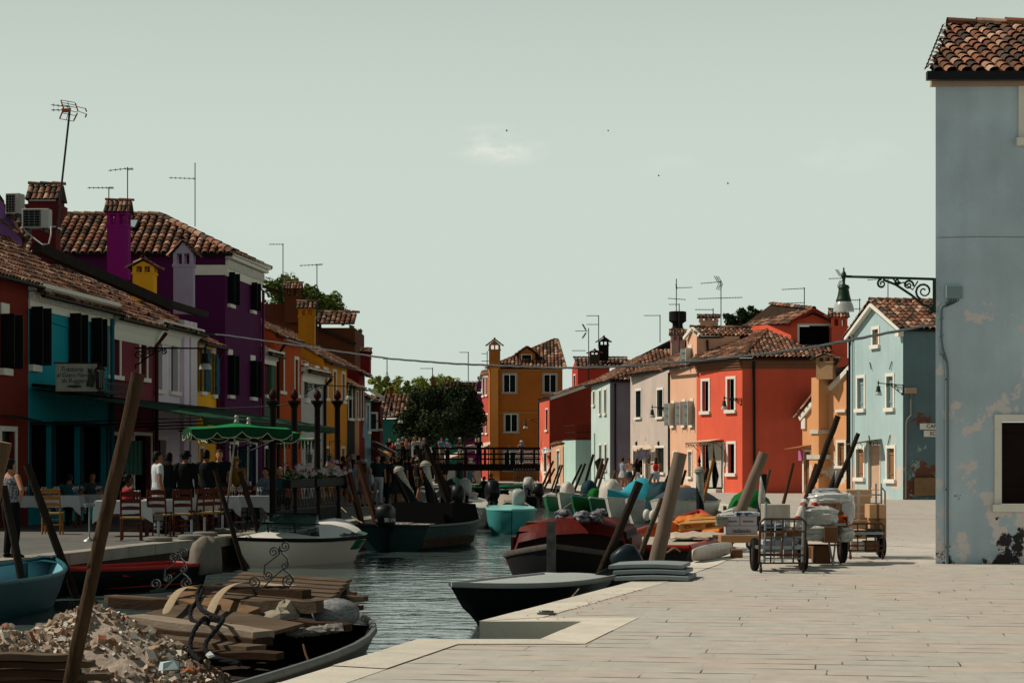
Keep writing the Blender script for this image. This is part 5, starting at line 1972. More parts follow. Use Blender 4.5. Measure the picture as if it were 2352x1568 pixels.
# ------------------------------------------------------------------ cables
CAB = mat('cable_black', '1d2022', .6)
CABG = mat('cable_grey_twist', '4c5254', .6)
pts = [(410, 763, 67), (470, 766, 64), (520, 770, 62), (640, 787, 58), (770, 806, 54), (900, 824, 51), (1040, 835, 48), (1180, 841, 46), (1290, 845, 44), (1420, 842, 42), (1600, 829, 39.5), (1760, 812, 37), (1880, 795, 35), (2000, 772, 33.4), (2146, 744, 31.7)]
P3 = [at(*p) for p in pts]
fine = []
for i in range(len(P3) - 1):
 for j in range(14):
  fine.append(P3[i].lerp(P3[i + 1], j / 14))
fine.append(P3[-1])
g = MB()
for ph in (0, 2.1, 4.2):
 g.tube([p + V((0, math.cos(i * .55 + ph), math.sin(i * .55 + ph))) * .014 for i, p in enumerate(fine)], .012, 5)
tag(g.build('overhead_cable', CABG), 'twisted grey cable strung across the canal between the houses', 'cable')
tag(MB().tube([at(*p) for p in ((360, 930, 60), (440, 936, 56), (520, 937, 53), (600, 934, 50), (676, 928, 48.8))], .014, 5).build('overhead_cable', CAB), 'thin black cable from the maroon house to the pine cone posts', 'cable')
# birds
for i, (x, y, D) in enumerate(((1164, 301, 120), (1397, 301, 140), (1513, 404, 130), (1672, 422, 120))):
 c = at(x, y, D)
 g = MB()
 s_ = .06
 g.tube([c + V((-s_ * .8, 0, 0)), c, c + V((s_, 0, .02))], [.01, .035, .008], 6)
 for sg in (-1, 1):
  g.add([c + V((.05, 0, .02)), c + V((-.05, 0, .02)), c + V((-.04, sg * .1, .06)), c + V((.0, sg * .12, .06))], [(0, 1, 2, 3)])
 tag(g.build('bird', BLK), ('dark bird flying in front of the small white cloud', 'tiny bird gliding to the side of the small cloud', 'small bird flying lower, under the faint second cloud', 'lowest small bird, above the mesh reflector aerial')[i], 'bird', 'birds in the sky')
# ------------------------------------------------------------------ boats
def paint(name, c, rough=.45, **k):
 return mat(name, c, rough, var=k.pop('var', .18), vs=k.pop('vs', 3), spec=.25, **k)
BOATWHITE = paint('boat_white', 'bcbab2', .4)
BOATGREY = paint('boat_grey', '8e9492', .5)
BOATBLACK = paint('boat_black', '0c0e0f', .35)
TEALP = paint('boat_turquoise', '3f8c8a', .4)
TARPG = mat('grey_tarp', '5c5f60', .85, var=.15, vs=3, bump=.4, bs=9)
TARPB = mat('beige_tarp', '8f887b', .85, var=.12, vs=3, bump=.4, bs=9)
TARPN = mat('navy_teal_tarp', '16323a', .7, var=.2, vs=3, bump=.4, bs=9)
TARPV = mat('green_tarp', '0f5a24', .75, var=.2, vs=4, bump=.4, bs=9)
TARPT = mat('turquoise_tarp', '2a8fa0', .7, var=.12, vs=3, bump=.3, bs=9)
CLEAR = mat('milky_plastic', 'b9b4aa', .3, var=.15, vs=6, bump=.6, bs=14)
MOT_BK = mat('motor_black', '101416', .45, spec=.25)
MOT_GR = mat('motor_grey', '3c4448', .35, spec=.5)
MOT_SI = mat('motor_silver', '9a9d9a', .45, spec=.3)
RUBBER = mat('rubber_black', '121212', .7)
PLANK = mat('plank_wood', '56493c', .85, var=.45, vs=5, stretch=(.25, 1.5, 2), bump=.3, bs=22)
PLANKD = mat('plank_dark', '3c2c20', .9, var=.4, vs=5, stretch=(.25, 1.5, 2), bump=.3, bs=22)
PLANKW = mat('plank_pale', '86796b', .85, var=.25, vs=5, stretch=(.25, 1.5, 2), bump=.3, bs=22)
def hullgeo(L, beam, fr, p=2.2, stern=.8, sheer=.25, flare=.72, n=16, rake=.12):
 out = []
 for i in range(n + 1):
  t = i / n
  if t < .4:
   f = stern + (1 - stern) * math.sin(t / .4 * math.pi / 2)
  else:
   f = max(.0, 1 - ((t - .4) / .6) ** p)
  b = max(.012, beam / 2 * f)
  g = fr * (1 + sheer * (t ** 3) + .06 * (1 - t) ** 2)
  rk = rake * L * (t ** 6)
  out.append((t * L, b, g, rk))
 return out
def boat(label, bow, stern, beam, fr, hm, rail=None, inner=None, p=2.2, st=.8, sheer=.25, cover=None, cm=None, motor=None, bench=2, group='moored boats along the canal', ch=.25, name='motorboat', deckfrac=.3, flare=.72, railr=.035, floor=.08, dk=.04, rake=.12):
 bow, stern = V((bow[0], bow[1], 0)), V((stern[0], stern[1], 0))
 d = bow - stern
 L = d.length
 t = thing(name, label, 'boat', (stern.x, stern.y, WATER), group, absolute=False)
 t.rotation_euler = (0, 0, math.atan2(d.y, d.x))
 G = hullgeo(L, beam, fr, p, st, sheer, rake=rake)
 t['_L'] = L
 g = MB()
 rings = []
 for x, b, z, rk in G:
  rings.append([(x, -b, z), (x - rk * .4, -b * (flare + .14), z * .45), (x - rk, -b * flare, .02), (x - rk, -b * .3, -.22), (x - rk, 0, -.28), (x - rk, b * .3, -.22), (x - rk, b * flare, .02), (x - rk * .4, b * (flare + .14), z * .45), (x, b, z)])
 g.loft([[V(q) for q in r_] for r_ in rings], closed=False)
 g.poly([V(q) for q in rings[0]])
 ins = []
 for (x, b, z, rk) in G:
  bb = max(.004, b - .05)
  x = max(.02, x - .03)
  ins.append([V((x, -bb, z - .005)), V((x - rk * .6, -bb * .86, floor)), V((x - rk * .6, bb * .86, floor)), V((x, bb, z - .005))])
 g.build('hull', hm, t, smooth=True, angle=35)
 if cover != 'deck':
  g = MB()
  g.loft(ins, closed=False)
  g.poly(ins[0][::-1])
  g.build('inside', inner or hm, t, smooth=True, angle=35)
 g = MB()
 rm = rail or hm
 for sg in (-1, 1):
  g.tube([V((x - .01, sg * (b - .015), z + .01)) for x, b, z, rk in G], railr, 6)
 g.tube([V((0, -G[0][1], G[0][2] + .01)), V((0, G[0][1], G[0][2] + .01))], railr, 6)
 g.build('gunwale', rm, t, smooth=True, angle=60)
 fn = lambda u: G[min(len(G) - 1, max(0, int(round(u * (len(G) - 1)))))]
 if cover in ('deck', 'tarp', 'hump'):
  rows = []
  for i, (x, b, z, rk) in enumerate(G):
   u = i / (len(G) - 1)
   h = {'deck': dk * (1.1 - u), 'tarp': ch * math.sin(math.pi * min(1, u * 1.05 + .08)) ** .6, 'hump': ch * (.35 + .65 * math.exp(-((u - .25) / .2) ** 2))}[cover]
   row_ = []
   for k in range(-4, 5):
    q = k / 4
    wob = (rnd.uniform(-.018, .018) if cover != 'deck' else 0) * (1 - abs(q))
    row_.append(V((x, b * .985 * q, z + .012 + h * (1 - abs(q) ** 2.2) + wob)))
   rows.append(row_)
  g = MB()
  g.loft(rows, closed=False)
  rows0 = rows[0]
  g.poly([rows0[0]] + rows0[1:-1] + [rows0[-1]]) if cover != 'deck' else None
  g.build('cover' if cover != 'deck' else 'deck', cm or TARPG, t, smooth=True)
 elif deckfrac:
  g = MB()
  k0 = int((1 - deckfrac) * (len(G) - 1))
  g.loft([[V((x, -b + .02, z - .01)), V((x, 0, z + .03)), V((x, b - .02, z - .01))] for x, b, z, rk in G[k0:]], closed=False)
  g.build('foredeck', rm, t, smooth=True)
 if cover is None:
  for i in range(bench):
   u = .22 + .3 * i
   x, b, z, rk = fn(u)
   MB().box((x, 0, z - .1), (.24, (b - .04) * 2, .035)).build('bench', inner or rm, t)
 if motor:
  outboard(t, motor.get('at', (-.12, 0, G[0][2])), motor.get('m', MOT_BK), motor.get('k', 1.0), motor.get('tilt', 0), motor.get('txt'), motor.get('wrap'), motor.get('turn', 0))
 return t
def outboard(t, c, m, k=1.0, tilt=0.0, txt=None, wrap=None, turn=0):
 """cowl, mid section, clamp and tiller of an outboard motor at a boat's transom; tilt in degrees raises the leg"""
 c = V(c)
 M = Matrix.Rotation(R(turn), 3, 'Z') @ Matrix.Rotation(R(tilt), 3, 'Y')
 if wrap:
  g = MB()
  rings = []
  for z, r_ in ((-.34, .25), (-.16, .26), (.04, .235), (.16, .2), (.23, .12), (.25, .02)):
   rings.append([c + M @ V((r_ * k * 1.15 * math.cos(a) * (1 + .1 * math.sin(5 * a + z * 7)), r_ * k * math.sin(a) * (1 + .08 * math.cos(7 * a)), z * k * (1 + .12 * math.sin(3 * a)))) for a in [i * 6.283 / 20 for i in range(20)]])
  g.loft(rings)
  g.build('motor_cover', wrap, t, smooth=True)
  return
 g = MB()
 rings = []
 for z, sx, sy in ((0, .19, .13), (.05, .23, .16), (.2, .25, .17), (.33, .23, .165), (.4, .17, .13), (.43, .08, .07)):
  rg = []
  for i in range(16):
   a = i * 6.283 / 16
   ca, sa = math.cos(a), math.sin(a)
   rg.append(c + M @ V((math.copysign(abs(ca) ** .6, ca) * sx * k - .04 * k - z * .1 * k, math.copysign(abs(sa) ** .6, sa) * sy * k, (z + .05) * k)))
  rings.append(rg)
 g.loft(rings)
 o = g.build('outboard_motor', m, t, smooth=True, angle=50)
 g = MB()
 g.box(c + M @ V((-.06 * k, 0, -.3 * k)), (.13 * k, .09 * k, .7 * k), M)
 g.box(c + M @ V((.05 * k, 0, -.02 * k)), (.2 * k, .2 * k, .12 * k), M)
 g.box(c + M @ V((-.1 * k, 0, -.62 * k)), (.34 * k, .02, .1 * k), M)
 g.tube([c + M @ V((.1 * k, 0, .08 * k)), c + M @ V((.5 * k, .04, .16 * k))], .022 * k, 6)
 for a in (0, 2.1, 4.2):
  g.box(c + M @ V((-.25 * k, math.cos(a) * .06 * k, -.7 * k + math.sin(a) * .06 * k)), (.02, .1 * k, .06 * k), M)
 g.build('motor_leg', MOT_BK, o)
 if txt:
  for body, off, u, sz, mm in txt:
   text(body, o, c + M @ V(off), M @ V(u), (0, 0, 1), sz, mm)
LET = mat('white_letters', 'c4c4c0', .5)
# left bank, near
t = boat('turquoise boat with pale blue deck cut by the frame, beside the left quay', (-7.45, 33.2), (-7.75, 28.2), 1.75, .52, paint('deep_teal', '114048'), rail=paint('teal_rail', '1d5560'), inner=mat('pale_blue_deck', '6c9dab', .5, var=.08), p=2.0, deckfrac=.12, sheer=.3, bench=0, name='rowing_boat', floor=.36)
MB().box((4.7, 0, .72), (.3, .22, .03)).build('bow_plate', BOATGREY, t)
MB().box((4.25, .25, .5), (.16, .12, .28)).build('cleat_post', paint('deep_teal', '114048'), t, bevel=.03)
t = boat('low black boat with red gunwale against the left quay', (-8.1, 33.6), (-5.75, 36.6), 1.15, .38, BOATBLACK, rail=paint('boat_red', '8c1c16'), inner=paint('boat_red', '8c1c16'), p=2.4, deckfrac=.35, bench=2, name='rowing_boat',
         motor=dict(at=(-.05, .35, .62), wrap=mat('grey_canvas', '6f6860', .9, var=.15, vs=4, bump=.4, bs=12), k=1.05))
outboard(t, (-.35, -.2, .35), MOT_BK, .8, -60)
# white speedboat
t = boat('white speedboat with smoked windscreen and green stripes', (-5.72, 42.6), (-3.95, 45.6), 2.0, .52, mat('gelcoat_white', 'e2d6c6', .25, var=.04, spec=.5), rail=RUBBER, p=2.6, st=.88, sheer=.16, cover='deck', cm=mat('gelcoat_deck', 'e0ddd4', .25, spec=.5), railr=.045, name='speedboat', flare=.6, dk=.36)
Lb = t['_L']
g = MB()
rings = []
for i in range(13):
 a = -1.5 + 3.0 * i / 12
 rings.append([V((Lb * .47 + .62 * math.cos(a) * 1.0, .8 * math.sin(a), .64)), V((Lb * .44 + .38 * math.cos(a), .68 * math.sin(a), 1.1))])
g.loft(rings, closed=False)
g.build('windscreen', mat('smoked_glass', '56706c', .04, trans=.85, spec=.6), t, smooth=True, solid=.01)
g = MB()
g.tube([r_[1] for r_ in rings], .018, 6)
g.tube([r_[0] for r_ in rings], .016, 6)
g.build('windscreen_frame', RUBBER, t)
g = MB()
rl = [V((Lb * u, s_, .80 + .16 * u)) for u, s_ in ((.5, -.86), (.7, -.7), (.86, -.42), (.96, -.1), (.96, .1), (.86, .42), (.7, .7), (.5, .86))]
g.tube(rl, .016, 6)
for p_ in rl[1:-1]:
 g.tube([p_, p_ + V((-.03, 0, -.2))], .016, 6)
g.build('bow_rail', RUBBER, t)
g = MB()
for s_ in (-1, 1):
 for i in range(5):
  x = .12 + .075 * i
  w_ = .05 if i else .02
  g.poly([V((x, s_ * .735, .3)), V((x + w_, s_ * .735, .3)), V((x + w_, s_ * .9, .5)), V((x, s_ * .9, .5))])
 g.build('green_stripes', mat('stripe_green', '13664a', .4), t, solid=.02)
 g = MB()
text('RO 501', t, (.42, -.985, .50), (1, 0, 0), (0, 0, 1), .12, mat('stripe_green', '13664a', .4))
g = MB()
rows = []
for i in range(9):
 u = i / 8
 rows.append([V((Lb * (.02 + .26 * u), -.95 + .2375 * k, .62 + .16 * math.sin(k * .39) * (1 - .4 * u) + .02 * math.sin(i * 2.2 + k))) for k in range(9)])
g.loft(rows, closed=False)
g.build('canvas_cover', mat('teal_grey_canvas', '48625f', .85, var=.15, bump=.4, bs=12), t, smooth=True)
# dark boat with the big outboard
t = boat('long dark green boat with black windshield box and big outboard', (-1.1, 56), (-2.95, 50.4), 2.0, .58, paint('dark_green_hull', '123030', .5), rail=paint('green_black_rail', '1b2e2e'), inner=PLANKD, p=2.6, st=.95, sheer=.35, bench=2, deckfrac=.3, railr=.045,
         motor=dict(m=MOT_BK, k=1.25, at=(-.05, .12, .56), txt=(('40', (-.345, .09, .22), (0, -1, 0), .15, LET), ('SELVA', (-.29, -.2, .22), (.6, -.35, 0), .13, LET))))
g = MB()
g.loft([[V((2.0, y, .6)), V((2.15, y * .95, 1.17)), V((3.9, y * .95, 1.1)), V((4.1, y, .66))] for y in (-.85, .85)])
g.build('windshield_box', mat('black_box', '0b0c0d', .9, spec=.05), t)
g = MB()
for i in range(8):
 g.box((.5 + .12 * i, rnd.uniform(-.5, .4), .58 + rnd.uniform(0, .05)), (.3, .5, .09), Matrix.Rotation(rnd.uniform(-.3, .3), 3, 'Z'))
g.build('cushion', mat('striped_cushion', 'a89c9a', .9, c2='2c2a2c', vs=9, sharp=.05, stretch=(4, .4, 1)), t, bevel=.02)
MB().box((.15, .75, .64), (.5, .5, .04)).build('bench', PLANKD, t)
# little fleet behind it
boat('narrow white boat squeezed behind the long dark green one', (-1.28, 59.5), (-1.75, 64), 1.0, .62, BOATWHITE, p=2.2, cover='deck', cm=BOATWHITE)
t = boat('turquoise boat showing its broad bow, silver motor behind', (.0, 61.3), (-.1, 65.4), 1.5, .72, TEALP, rail=paint('pale_turquoise', '6fb0aa', .35), p=5.0, sheer=.02, cover='deck', cm=paint('pale_turquoise', '6fb0aa', .35), flare=.8,
         motor=dict(m=MOT_SI, k=1.25, at=(-.1, .3, .72), turn=180, txt=(('HONDA', (.12, .24, .2), (0, 1, 0), .12, BLK),)))
t = boat('boat under a lumpy beige cover with raised black motor', (-.9, 71), (.2, 67.5), 1.6, .55, BOATGREY, p=2.6, cover='tarp', cm=TARPB, ch=.5, motor=dict(m=MOT_BK, k=1.35, tilt=35, at=(.0, .85, .9)))
boat('white boat with black outboard among the left cluster', (-1.0, 70.5), (-1.55, 66.5), 1.3, .62, BOATWHITE, p=2.4, cover='tarp', cm=CLEAR, ch=.15, motor=dict(m=MOT_BK, k=1.25, tilt=20, at=(-.05, .2, .8)))
boat('grey boat with silver grey outboard behind the white one', (-1.3, 79), (-1.75, 75), 1.4, .6, BOATGREY, p=2.4, cover='tarp', cm=TARPG, ch=.1, motor=dict(m=MOT_SI, k=1.4, tilt=40, at=(.05, .0, .85)))
boat('boat under a taut pale teal cover near the striped poles', (-2.0, 87), (-3.0, 91), 1.6, .55, paint('dark_green_hull', '0f2424'), p=2.2, cover='tarp', cm=mat('pale_teal_tarp', '6d9296', .7, var=.1), ch=.55)
boat('boat under a dark green cover by the bridge foot', (-1.9, 97), (-3.1, 100.5), 1.7, .55, BOATWHITE, p=2.2, cover='hump', cm=mat('bottle_green_tarp', '12302a', .8, var=.2), ch=.8)
boat('dark boat carrying two people at the bridge', (.45, 114.5), (-1.0, 116), 1.3, .5, BOATBLACK, rail=BOATGREY, inner=PLANKD, p=2.2, deckfrac=.2)
boat('flat black work boat with green rim below the bridge', (1.0, 121), (-2.1, 121.6), 1.5, .6, BOATBLACK, rail=paint('bright_green_rim', '1c8a4a'), inner=PLANKD, p=3, deckfrac=.1, railr=.07)
# right bank, far to near
def rb(label, px, y, D0, dx, beam, fr, hm, **k):
 a = ptp(px, D0)
 L = k.pop('L', 4.2)
 return boat(label, (a.x, a.y), (a.x + dx, a.y + math.sqrt(L * L - dx * dx)), beam, fr, hm, **k)
t = rb('square white boat farthest up the right bank', 1187, 0, 101, .1, .85, .62, BOATWHITE, p=7, sheer=0, deckfrac=.1, inner=BOATGREY)
t = boat('dark boat with silver black outboard, its stern to the viewer', (1.9, 100), (.95, 96), 1.3, .5, BOATBLACK, rail=BOATGREY, p=2.4, deckfrac=.3, motor=dict(m=MOT_SI, k=1.4, tilt=45, at=(.1, .25, .75)))
outboard(t, (-.1, -.35, .5), MOT_BK, 1.3, 15)
t = boat('small green and white boat with plastic wrapped motor', (1.5, 89), (2.6, 92.5), 1.0, .55, paint('green_hull', '2c6a48'), rail=BOATWHITE, p=3.5, cover='deck', cm=BOATWHITE, motor=dict(wrap=CLEAR, k=1.3, at=(.4, 0, .9)))
boat('white boat with sharp bow beside the green and white one', (2.0, 86), (3.2, 90), 1.2, .68, BOATWHITE, p=2.0, inner=BOATGREY, deckfrac=.25)
t = boat('green boat with blue rim and an oar across it', (2.45, 83), (3.9, 87), 1.15, .62, paint('leaf_green_hull', '1f5a2c'), rail=paint('teal_blue_rim', '2f7f90'), inner=TEALP, p=2.4, deckfrac=.15, name='rowing_boat', motor=dict(wrap=TARPN, k=1.4, at=(.5, -.5, 1.0)))
g = MB()
g.tube([(3.9, -.7, .1), (2.0, -.3, .8), (1.0, .2, .75)], .03, 6)
g.build('oar', PLANKW, t)
t = boat('green and white boat with milky plastic hood', (3.1, 81), (4.6, 85), 1.1, .6, paint('emerald_hull', '174c34'), rail=BOATWHITE, p=2.6, cover='deck', cm=BOATWHITE, motor=dict(wrap=CLEAR, k=1.9, at=(1.6, .0, .95)))
outboard(t, (1.0, -.9, .75), MOT_BK, 1.2, 0, wrap=TARPV)
boat('white boat under a bright turquoise cover', (3.6, 77), (5.6, 81.5), 1.7, .66, BOATWHITE, p=2.2, cover='hump', cm=TARPT, ch=.85, rail=BOATWHITE)
t = boat('white boat with a terracotta cloth over its motor', (4.05, 71.5), (6.0, 75.5), 1.6, .7, BOATWHITE, p=2.2, cover='deck', cm=mat('cream_deck', 'b5a892', .6), rail=BOATWHITE, motor=dict(wrap=mat('terracotta_cloth', 'a06a48', .85, var=.1), k=1.8, at=(1.6, 1.0, .85)))
t = boat('boat under grey and blue covers, white fenders on its bow', (5.0, 66), (6.4, 71.0), 2.1, .8, BOATWHITE, p=2.6, cover='tarp', cm=mat('slate_tarp', '3a434b', .8, var=.15, bump=.4, bs=9), ch=.5, rail=BOATGREY, motor=dict(wrap=TARPN, k=2.2, at=(1.2, -1.0, .9)))
for y, x in ((-.6, 4.4), (.7, 4.2), (-1.0, 3.4)):
 g = MB()
 g.blob((x, y * 1.05, .42), (.13, .13, .2), 10, 7)
 g.build('fender', BOATWHITE, t, smooth=True)
g = MB()
for i in range(26):
 a = V((3.2 + rnd.uniform(0, 1.3), rnd.uniform(-.8, .8), .9 + rnd.uniform(-.02, .1)))
 g.tube([a, a + V((rnd.uniform(-.3, .3), rnd.uniform(-.3, .3), rnd.uniform(-.05, .1)))], .015, 4)
g.build('fishing_net', TARPV, t)
t = boat('white boat with bright green and grey covers before the coral house', (6.0, 55.5), (7.3, 59.0), 1.5, .72, BOATWHITE, p=2.4, cover='tarp', cm=mat('pale_grey_tarp', '7a776f', .85, var=.12, bump=.4, bs=9), ch=.3, rail=BOATWHITE)
g = MB()
rings = []
for i in range(9):
 u = i / 8
 s_ = math.sin(math.pi * (.12 + .76 * u)) ** .5
 rings.append([V((.9 + 1.9 * u, .6 * math.cos(a) * s_, .72 + .72 * math.sin(a) * s_ * (1 + .06 * math.sin(9 * a + i)))) for a in [math.pi * k / 14 for k in range(15)]])
g.loft(rings, closed=False)
g.poly(rings[0])
g.poly(rings[-1])
g.build('green_cover', TARPV, t, smooth=True)
# pallet barge with the red bow
t = boat('cargo barge with raised red bow and orange lining, loaded with pallets', (4.5, 49), (2.4, 37.0), 2.0, .62, paint('barge_grey_black', '2a2a28', .6), rail=paint('bow_red', '9c2c22', .5), inner=mat('orange_lining', 'c0702e', .7, var=.2), p=2.2, sheer=.62, bench=0, deckfrac=0, name='cargo_barge', railr=.07, floor=.35)
Lb = t['_L']
MB().box((2.6, 0, .66), (4.6, 1.7, .05)).build('hatch_cover', mat('pale_hatch', 'a09888', .8, var=.12), t)
BARGE_P = t
# black barge with red tarpaulin
t = boat('black wooden barge with red tarpaulin, bow towards the viewer', (.62, 32.2), (1.35, 37.6), 2.15, .56, paint('tar_black', '0a0909', .85, var=.3), rail=mat('worn_grey_rail', '4a4440', .8, var=.4, vs=8), inner=PLANKD, p=3.2, st=.85, sheer=.6, bench=0, deckfrac=.22, name='cargo_barge', railr=.05)
Lb = t['_L']
g = MB()
g.box((Lb + .03, 0, .62), (.1, .14, 1.35))
g.build('stem_post', mat('flaked_grey_paint', '5a5652', .85, var=.5, vs=9), t)
g = MB()
rows = []
for i in range(15):
 u = i / 14
 x = .1 + 2.5 * u
 rows.append([V((x, 1.12 * q, .98 + .25 * (1 - q * q) - (.34 * (abs(q) > .9)) + .03 * math.sin(i * 1.9 + k) + (-.22 * (u > .95)))) for k, q in enumerate([-1, -.93, -.8, -.5, -.2, .2, .5, .8, .93, 1])])
g.loft(rows, closed=False)
g.build('red_tarpaulin', mat('red_tarp', '4e120c', .55, var=.25, vs=4, bump=.5, bs=8), t, smooth=True)
MB().box((1.3, 0, .72), (2.4, 1.9, .62)).build('cabin', paint('cabin_dark', '1c0c0a', .8), t)
for s_ in (-1, 1):
 MB().box((1.3, s_ * 1.02, .8), (2.4, .05, .26)).build('cabin_side', paint('cabin_red', '4a120c', .6), t)
g = MB()
g.lathe([(.02, .2), (.1, .14), (.15, 0), (.12, -.1), (.03, -.16)], (Lb - .75, .98, .18), 12)
g.tube([(Lb - .75, .95, .34), (Lb - .72, .9, .8)], .018, 6)
g.build('fender', mat('fender_blue', '1c2c38', .5), t, smooth=True)
g = MB()
g.lathe([(.1, 0), (.1, .03), (.06, .06), (.0, .07)], (Lb - .32, .62, .32), 10, Matrix.Rotation(R(60), 3, 'Y'))
g.build('hawse_plate', mat('worn_metal', '6e6a64', .5, metal=.6), t)
MB().box((1.0, -.8, .98), (.5, .3, .34)).build('engine_box', mat('rust_box', '6a3a26', .7, var=.3), t)
MB().box((.55, -.72, 1.04), (.3, .02, .2)).build('yellow_plate', mat('yellow_plate', 'b08a22', .6), t)
g = MB()
for i in range(16):
 g.blob((2.2 + rnd.uniform(-.2, .4), .1 + rnd.uniform(-.35, .4), 1.24 + rnd.uniform(-.04, .12)), (.15, .1, .06), 8, 5, jit=.3)
g.build('checked_cloth', mat('checked_cloth', '3c3c46', .9, c2='8a8a90', vs=14, sharp=.08), t, smooth=True)
# nearest boat, under the quay edge
t = boat('black boat with grey deck, bow nosing out at the near quay edge', (-.82, 27.3), (1.0, 30.4), 1.45, .5, paint('tar_gloss', '0d1013', .3), rail=BOATGREY, flare=.3, rake=.22, p=1.9, st=.85, sheer=.18, cover='deck', cm=mat('grey_white_deck', '9aa09e', .5, var=.06), railr=.04,
         motor=dict(m=mat('motor_slate', '1c262c', .35), k=1.0, tilt=62, turn=118, at=(-.05, .55, .58)))
# ------------------------------------------------------------------ mooring poles
POLE = mat('weathered_pole', '5c4a3a', .95, var=.45, vs=6, stretch=(2, 2, .3), bump=.8, bs=18)
POLED = mat('dark_pole', '2a211b', .95, var=.45, vs=6, stretch=(2, 2, .3), bump=.8, bs=18)
POLEY = mat('ochre_pole', '8a6230', .9, var=.4, vs=6, stretch=(2, 2, .3), bump=.8, bs=18)
POLEG = mat('grey_smooth_pole', '6e6054', .85, var=.2, vs=3, stretch=(2, 2, .3), bump=.3, bs=18)
CUT = mat('pole_end_grain', '9a8468', .9, var=.25, vs=12)
def pole(label, tx, ty, bx, by, D, r, m=POLE, group=None, knots=0, Db=None, taper=.92, facets=10, deep=1.2):
 """leaning timber pole from its sawn head down past the water line; r in picture pixels (half width)"""
 a, b_ = at(tx, ty, D), at(bx, by, Db or D)
 rr = r / F * D
 d = (a - b_).normalized()
 b2 = b_ - d * deep
 g = MB()
 n = 9
 pts, rad = [], []
 for i in range(n + 1):
  u = i / n
  j = rr * .18 if knots else rr * .05
  pts.append(b2.lerp(a, u) + V((rnd.uniform(-j, j), rnd.uniform(-j, j), 0)))
  rad.append(rr * (1 + (1 - taper) * (1 - u)) * (1 + rnd.uniform(-.07, .09) * (1 if knots else .2)))
 g.tube(pts, rad, facets)
 for i in range(knots):
  u = rnd.uniform(.4, .85)
  c = b2.lerp(a, u)
  g.blob(c + V((rr * rnd.choice((-.75, .75)), -rr * .4, 0)), (rr * .45, rr * .45, rr * .7), 7, 5, jit=.1)
 g.mi = 1
 end = pts[-1] + d * .004
 x = d.cross(V((0, 1, 0))).normalized()
 y = d.cross(x)
 g.poly([end + (x * math.cos(q) + y * math.sin(q)) * rad[-1] * .97 for q in [k * 6.283 / 12 for k in range(12)]])
 return tag(g.build('mooring_pole', [m, CUT], None, smooth=True, angle=45), label, 'mooring pole', group)
def striped(label, tx, ty, bx, by, D, r, finial=True, twist=3.0):
 a, b_ = at(tx, ty, D), at(bx, by, D)
 rr = r / F * D
 d = (a - b_).normalized()
 t = thing('striped_pole', label, 'mooring pole', (b_.x, b_.y, WATER), 'black and white striped poles')
 b2 = b_ - d * .9
 g = MB()
 x = d.cross(V((0, 1, 0))).normalized()
 y = d.cross(x)
 n, m_ = 70, 24
 L = (a - b2).length
 rings = [[b2 + d * (L * i / n) + (x * math.cos(k * 6.283 / m_) + y * math.sin(k * 6.283 / m_)) * rr * (1.08 - .1 * i / n) for k in range(m_)] for i in range(n + 1)]
 for i in range(n):
  for k in range(m_):
   ph = (k / m_ + L * (i + .5) / n * .55 / (rr * 9)) % 1
   g.mi = 0 if ph < .5 else 1
   q = [rings[i][k], rings[i][(k + 1) % m_], rings[i + 1][(k + 1) % m_], rings[i + 1][k]]
   g.add(q, [(0, 1, 2, 3)])
 g.poly(rings[-1])
 g.build('shaft', [mat('pole_white', '9c9a92', .8, var=.35, vs=7), mat('pole_black', '14171a', .7, var=.3)], t)
 if finial:
  M = Matrix((x, y, d)).transposed()
  g = MB()
  g.lathe([(rr * 1.0, -.02), (rr * 1.35, 0), (rr * 1.4, .04), (rr * 1.2, .06), (rr * 1.25, .09), (rr * .85, .15), (rr * .4, .19), (0, .2)], a, 14, M)
  g.build('cap', mat('cap_stone', '8e8a80', .7, var=.2), t, smooth=True, angle=40)
  g = MB()
  g.lathe([(rr * .3, .19), (rr * .34, .24), (rr * .18, .27), (rr * .42, .34), (rr * .3, .42), (rr * .05, .54)], a, 10, M)
  g.build('finial', DARKM, t, smooth=True)
pole('thick bark-rough pole leaning across the rubble barge', 317, 857, 158, 1575, 13.0, 15.5, mat('bark_pole', '3e2f22', .95, var=.5, vs=7, stretch=(2, 2, .3), bump=1, bs=16), knots=5)
g = MB()
pole('thick pole cut by the frame at the left with a sawn pale head', 4, 1016, -48, 1300, 13.5, 20, POLE, knots=2)
pole('dark thin pole leaning against the left frame edge', 8, 1115, 46, 1310, 31.5, 9, POLED)
pole('dark thin pole under the raised hand of the woman by the left quay', 62, 1066, 152, 1312, 33.4, 9, POLED)
pole('crooked dark pole between restaurant chairs and the speedboat bow', 494, 1078, 541, 1240, 41.6, 5.5, POLED, knots=2)
pole('ragged topped pole behind the speedboat windscreen', 551, 1082, 582, 1185, 44.5, 6, POLED, knots=3)
pole('brown squared pole beside the flower boxes', 794, 1057, 832, 1206, 52.5, 7, mat('brown_pole', '4a3020', .8, var=.2), facets=4)
pole('brown squared pole between the flower boxes and the long dark boat', 822, 1060, 864, 1198, 54.0, 7, _M['brown_pole'], facets=4)
pole('dark pole crossing the striped poles from the street side', 894, 1066, 944, 1160, 70, 6.5, POLED)
pole('dark pole rising behind the striped poles, first of the bundle', 956, 1022, 1000, 1148, 76, 6, POLED)
pole('dark pole in the bundle by the bridge steps, second', 978, 1020, 1022, 1140, 79, 6, POLED)
pole('dark pole leaning last in the bundle towards the boats', 990, 1058, 1040, 1140, 82, 6, POLED)
pole('thick dark pole between the two striped ones', 1000, 1066, 1030, 1150, 78, 8, POLED)
striped('black and white striped pole with round cap leaning over the street', 917, 1082, 953, 1160, 68, 9.5)
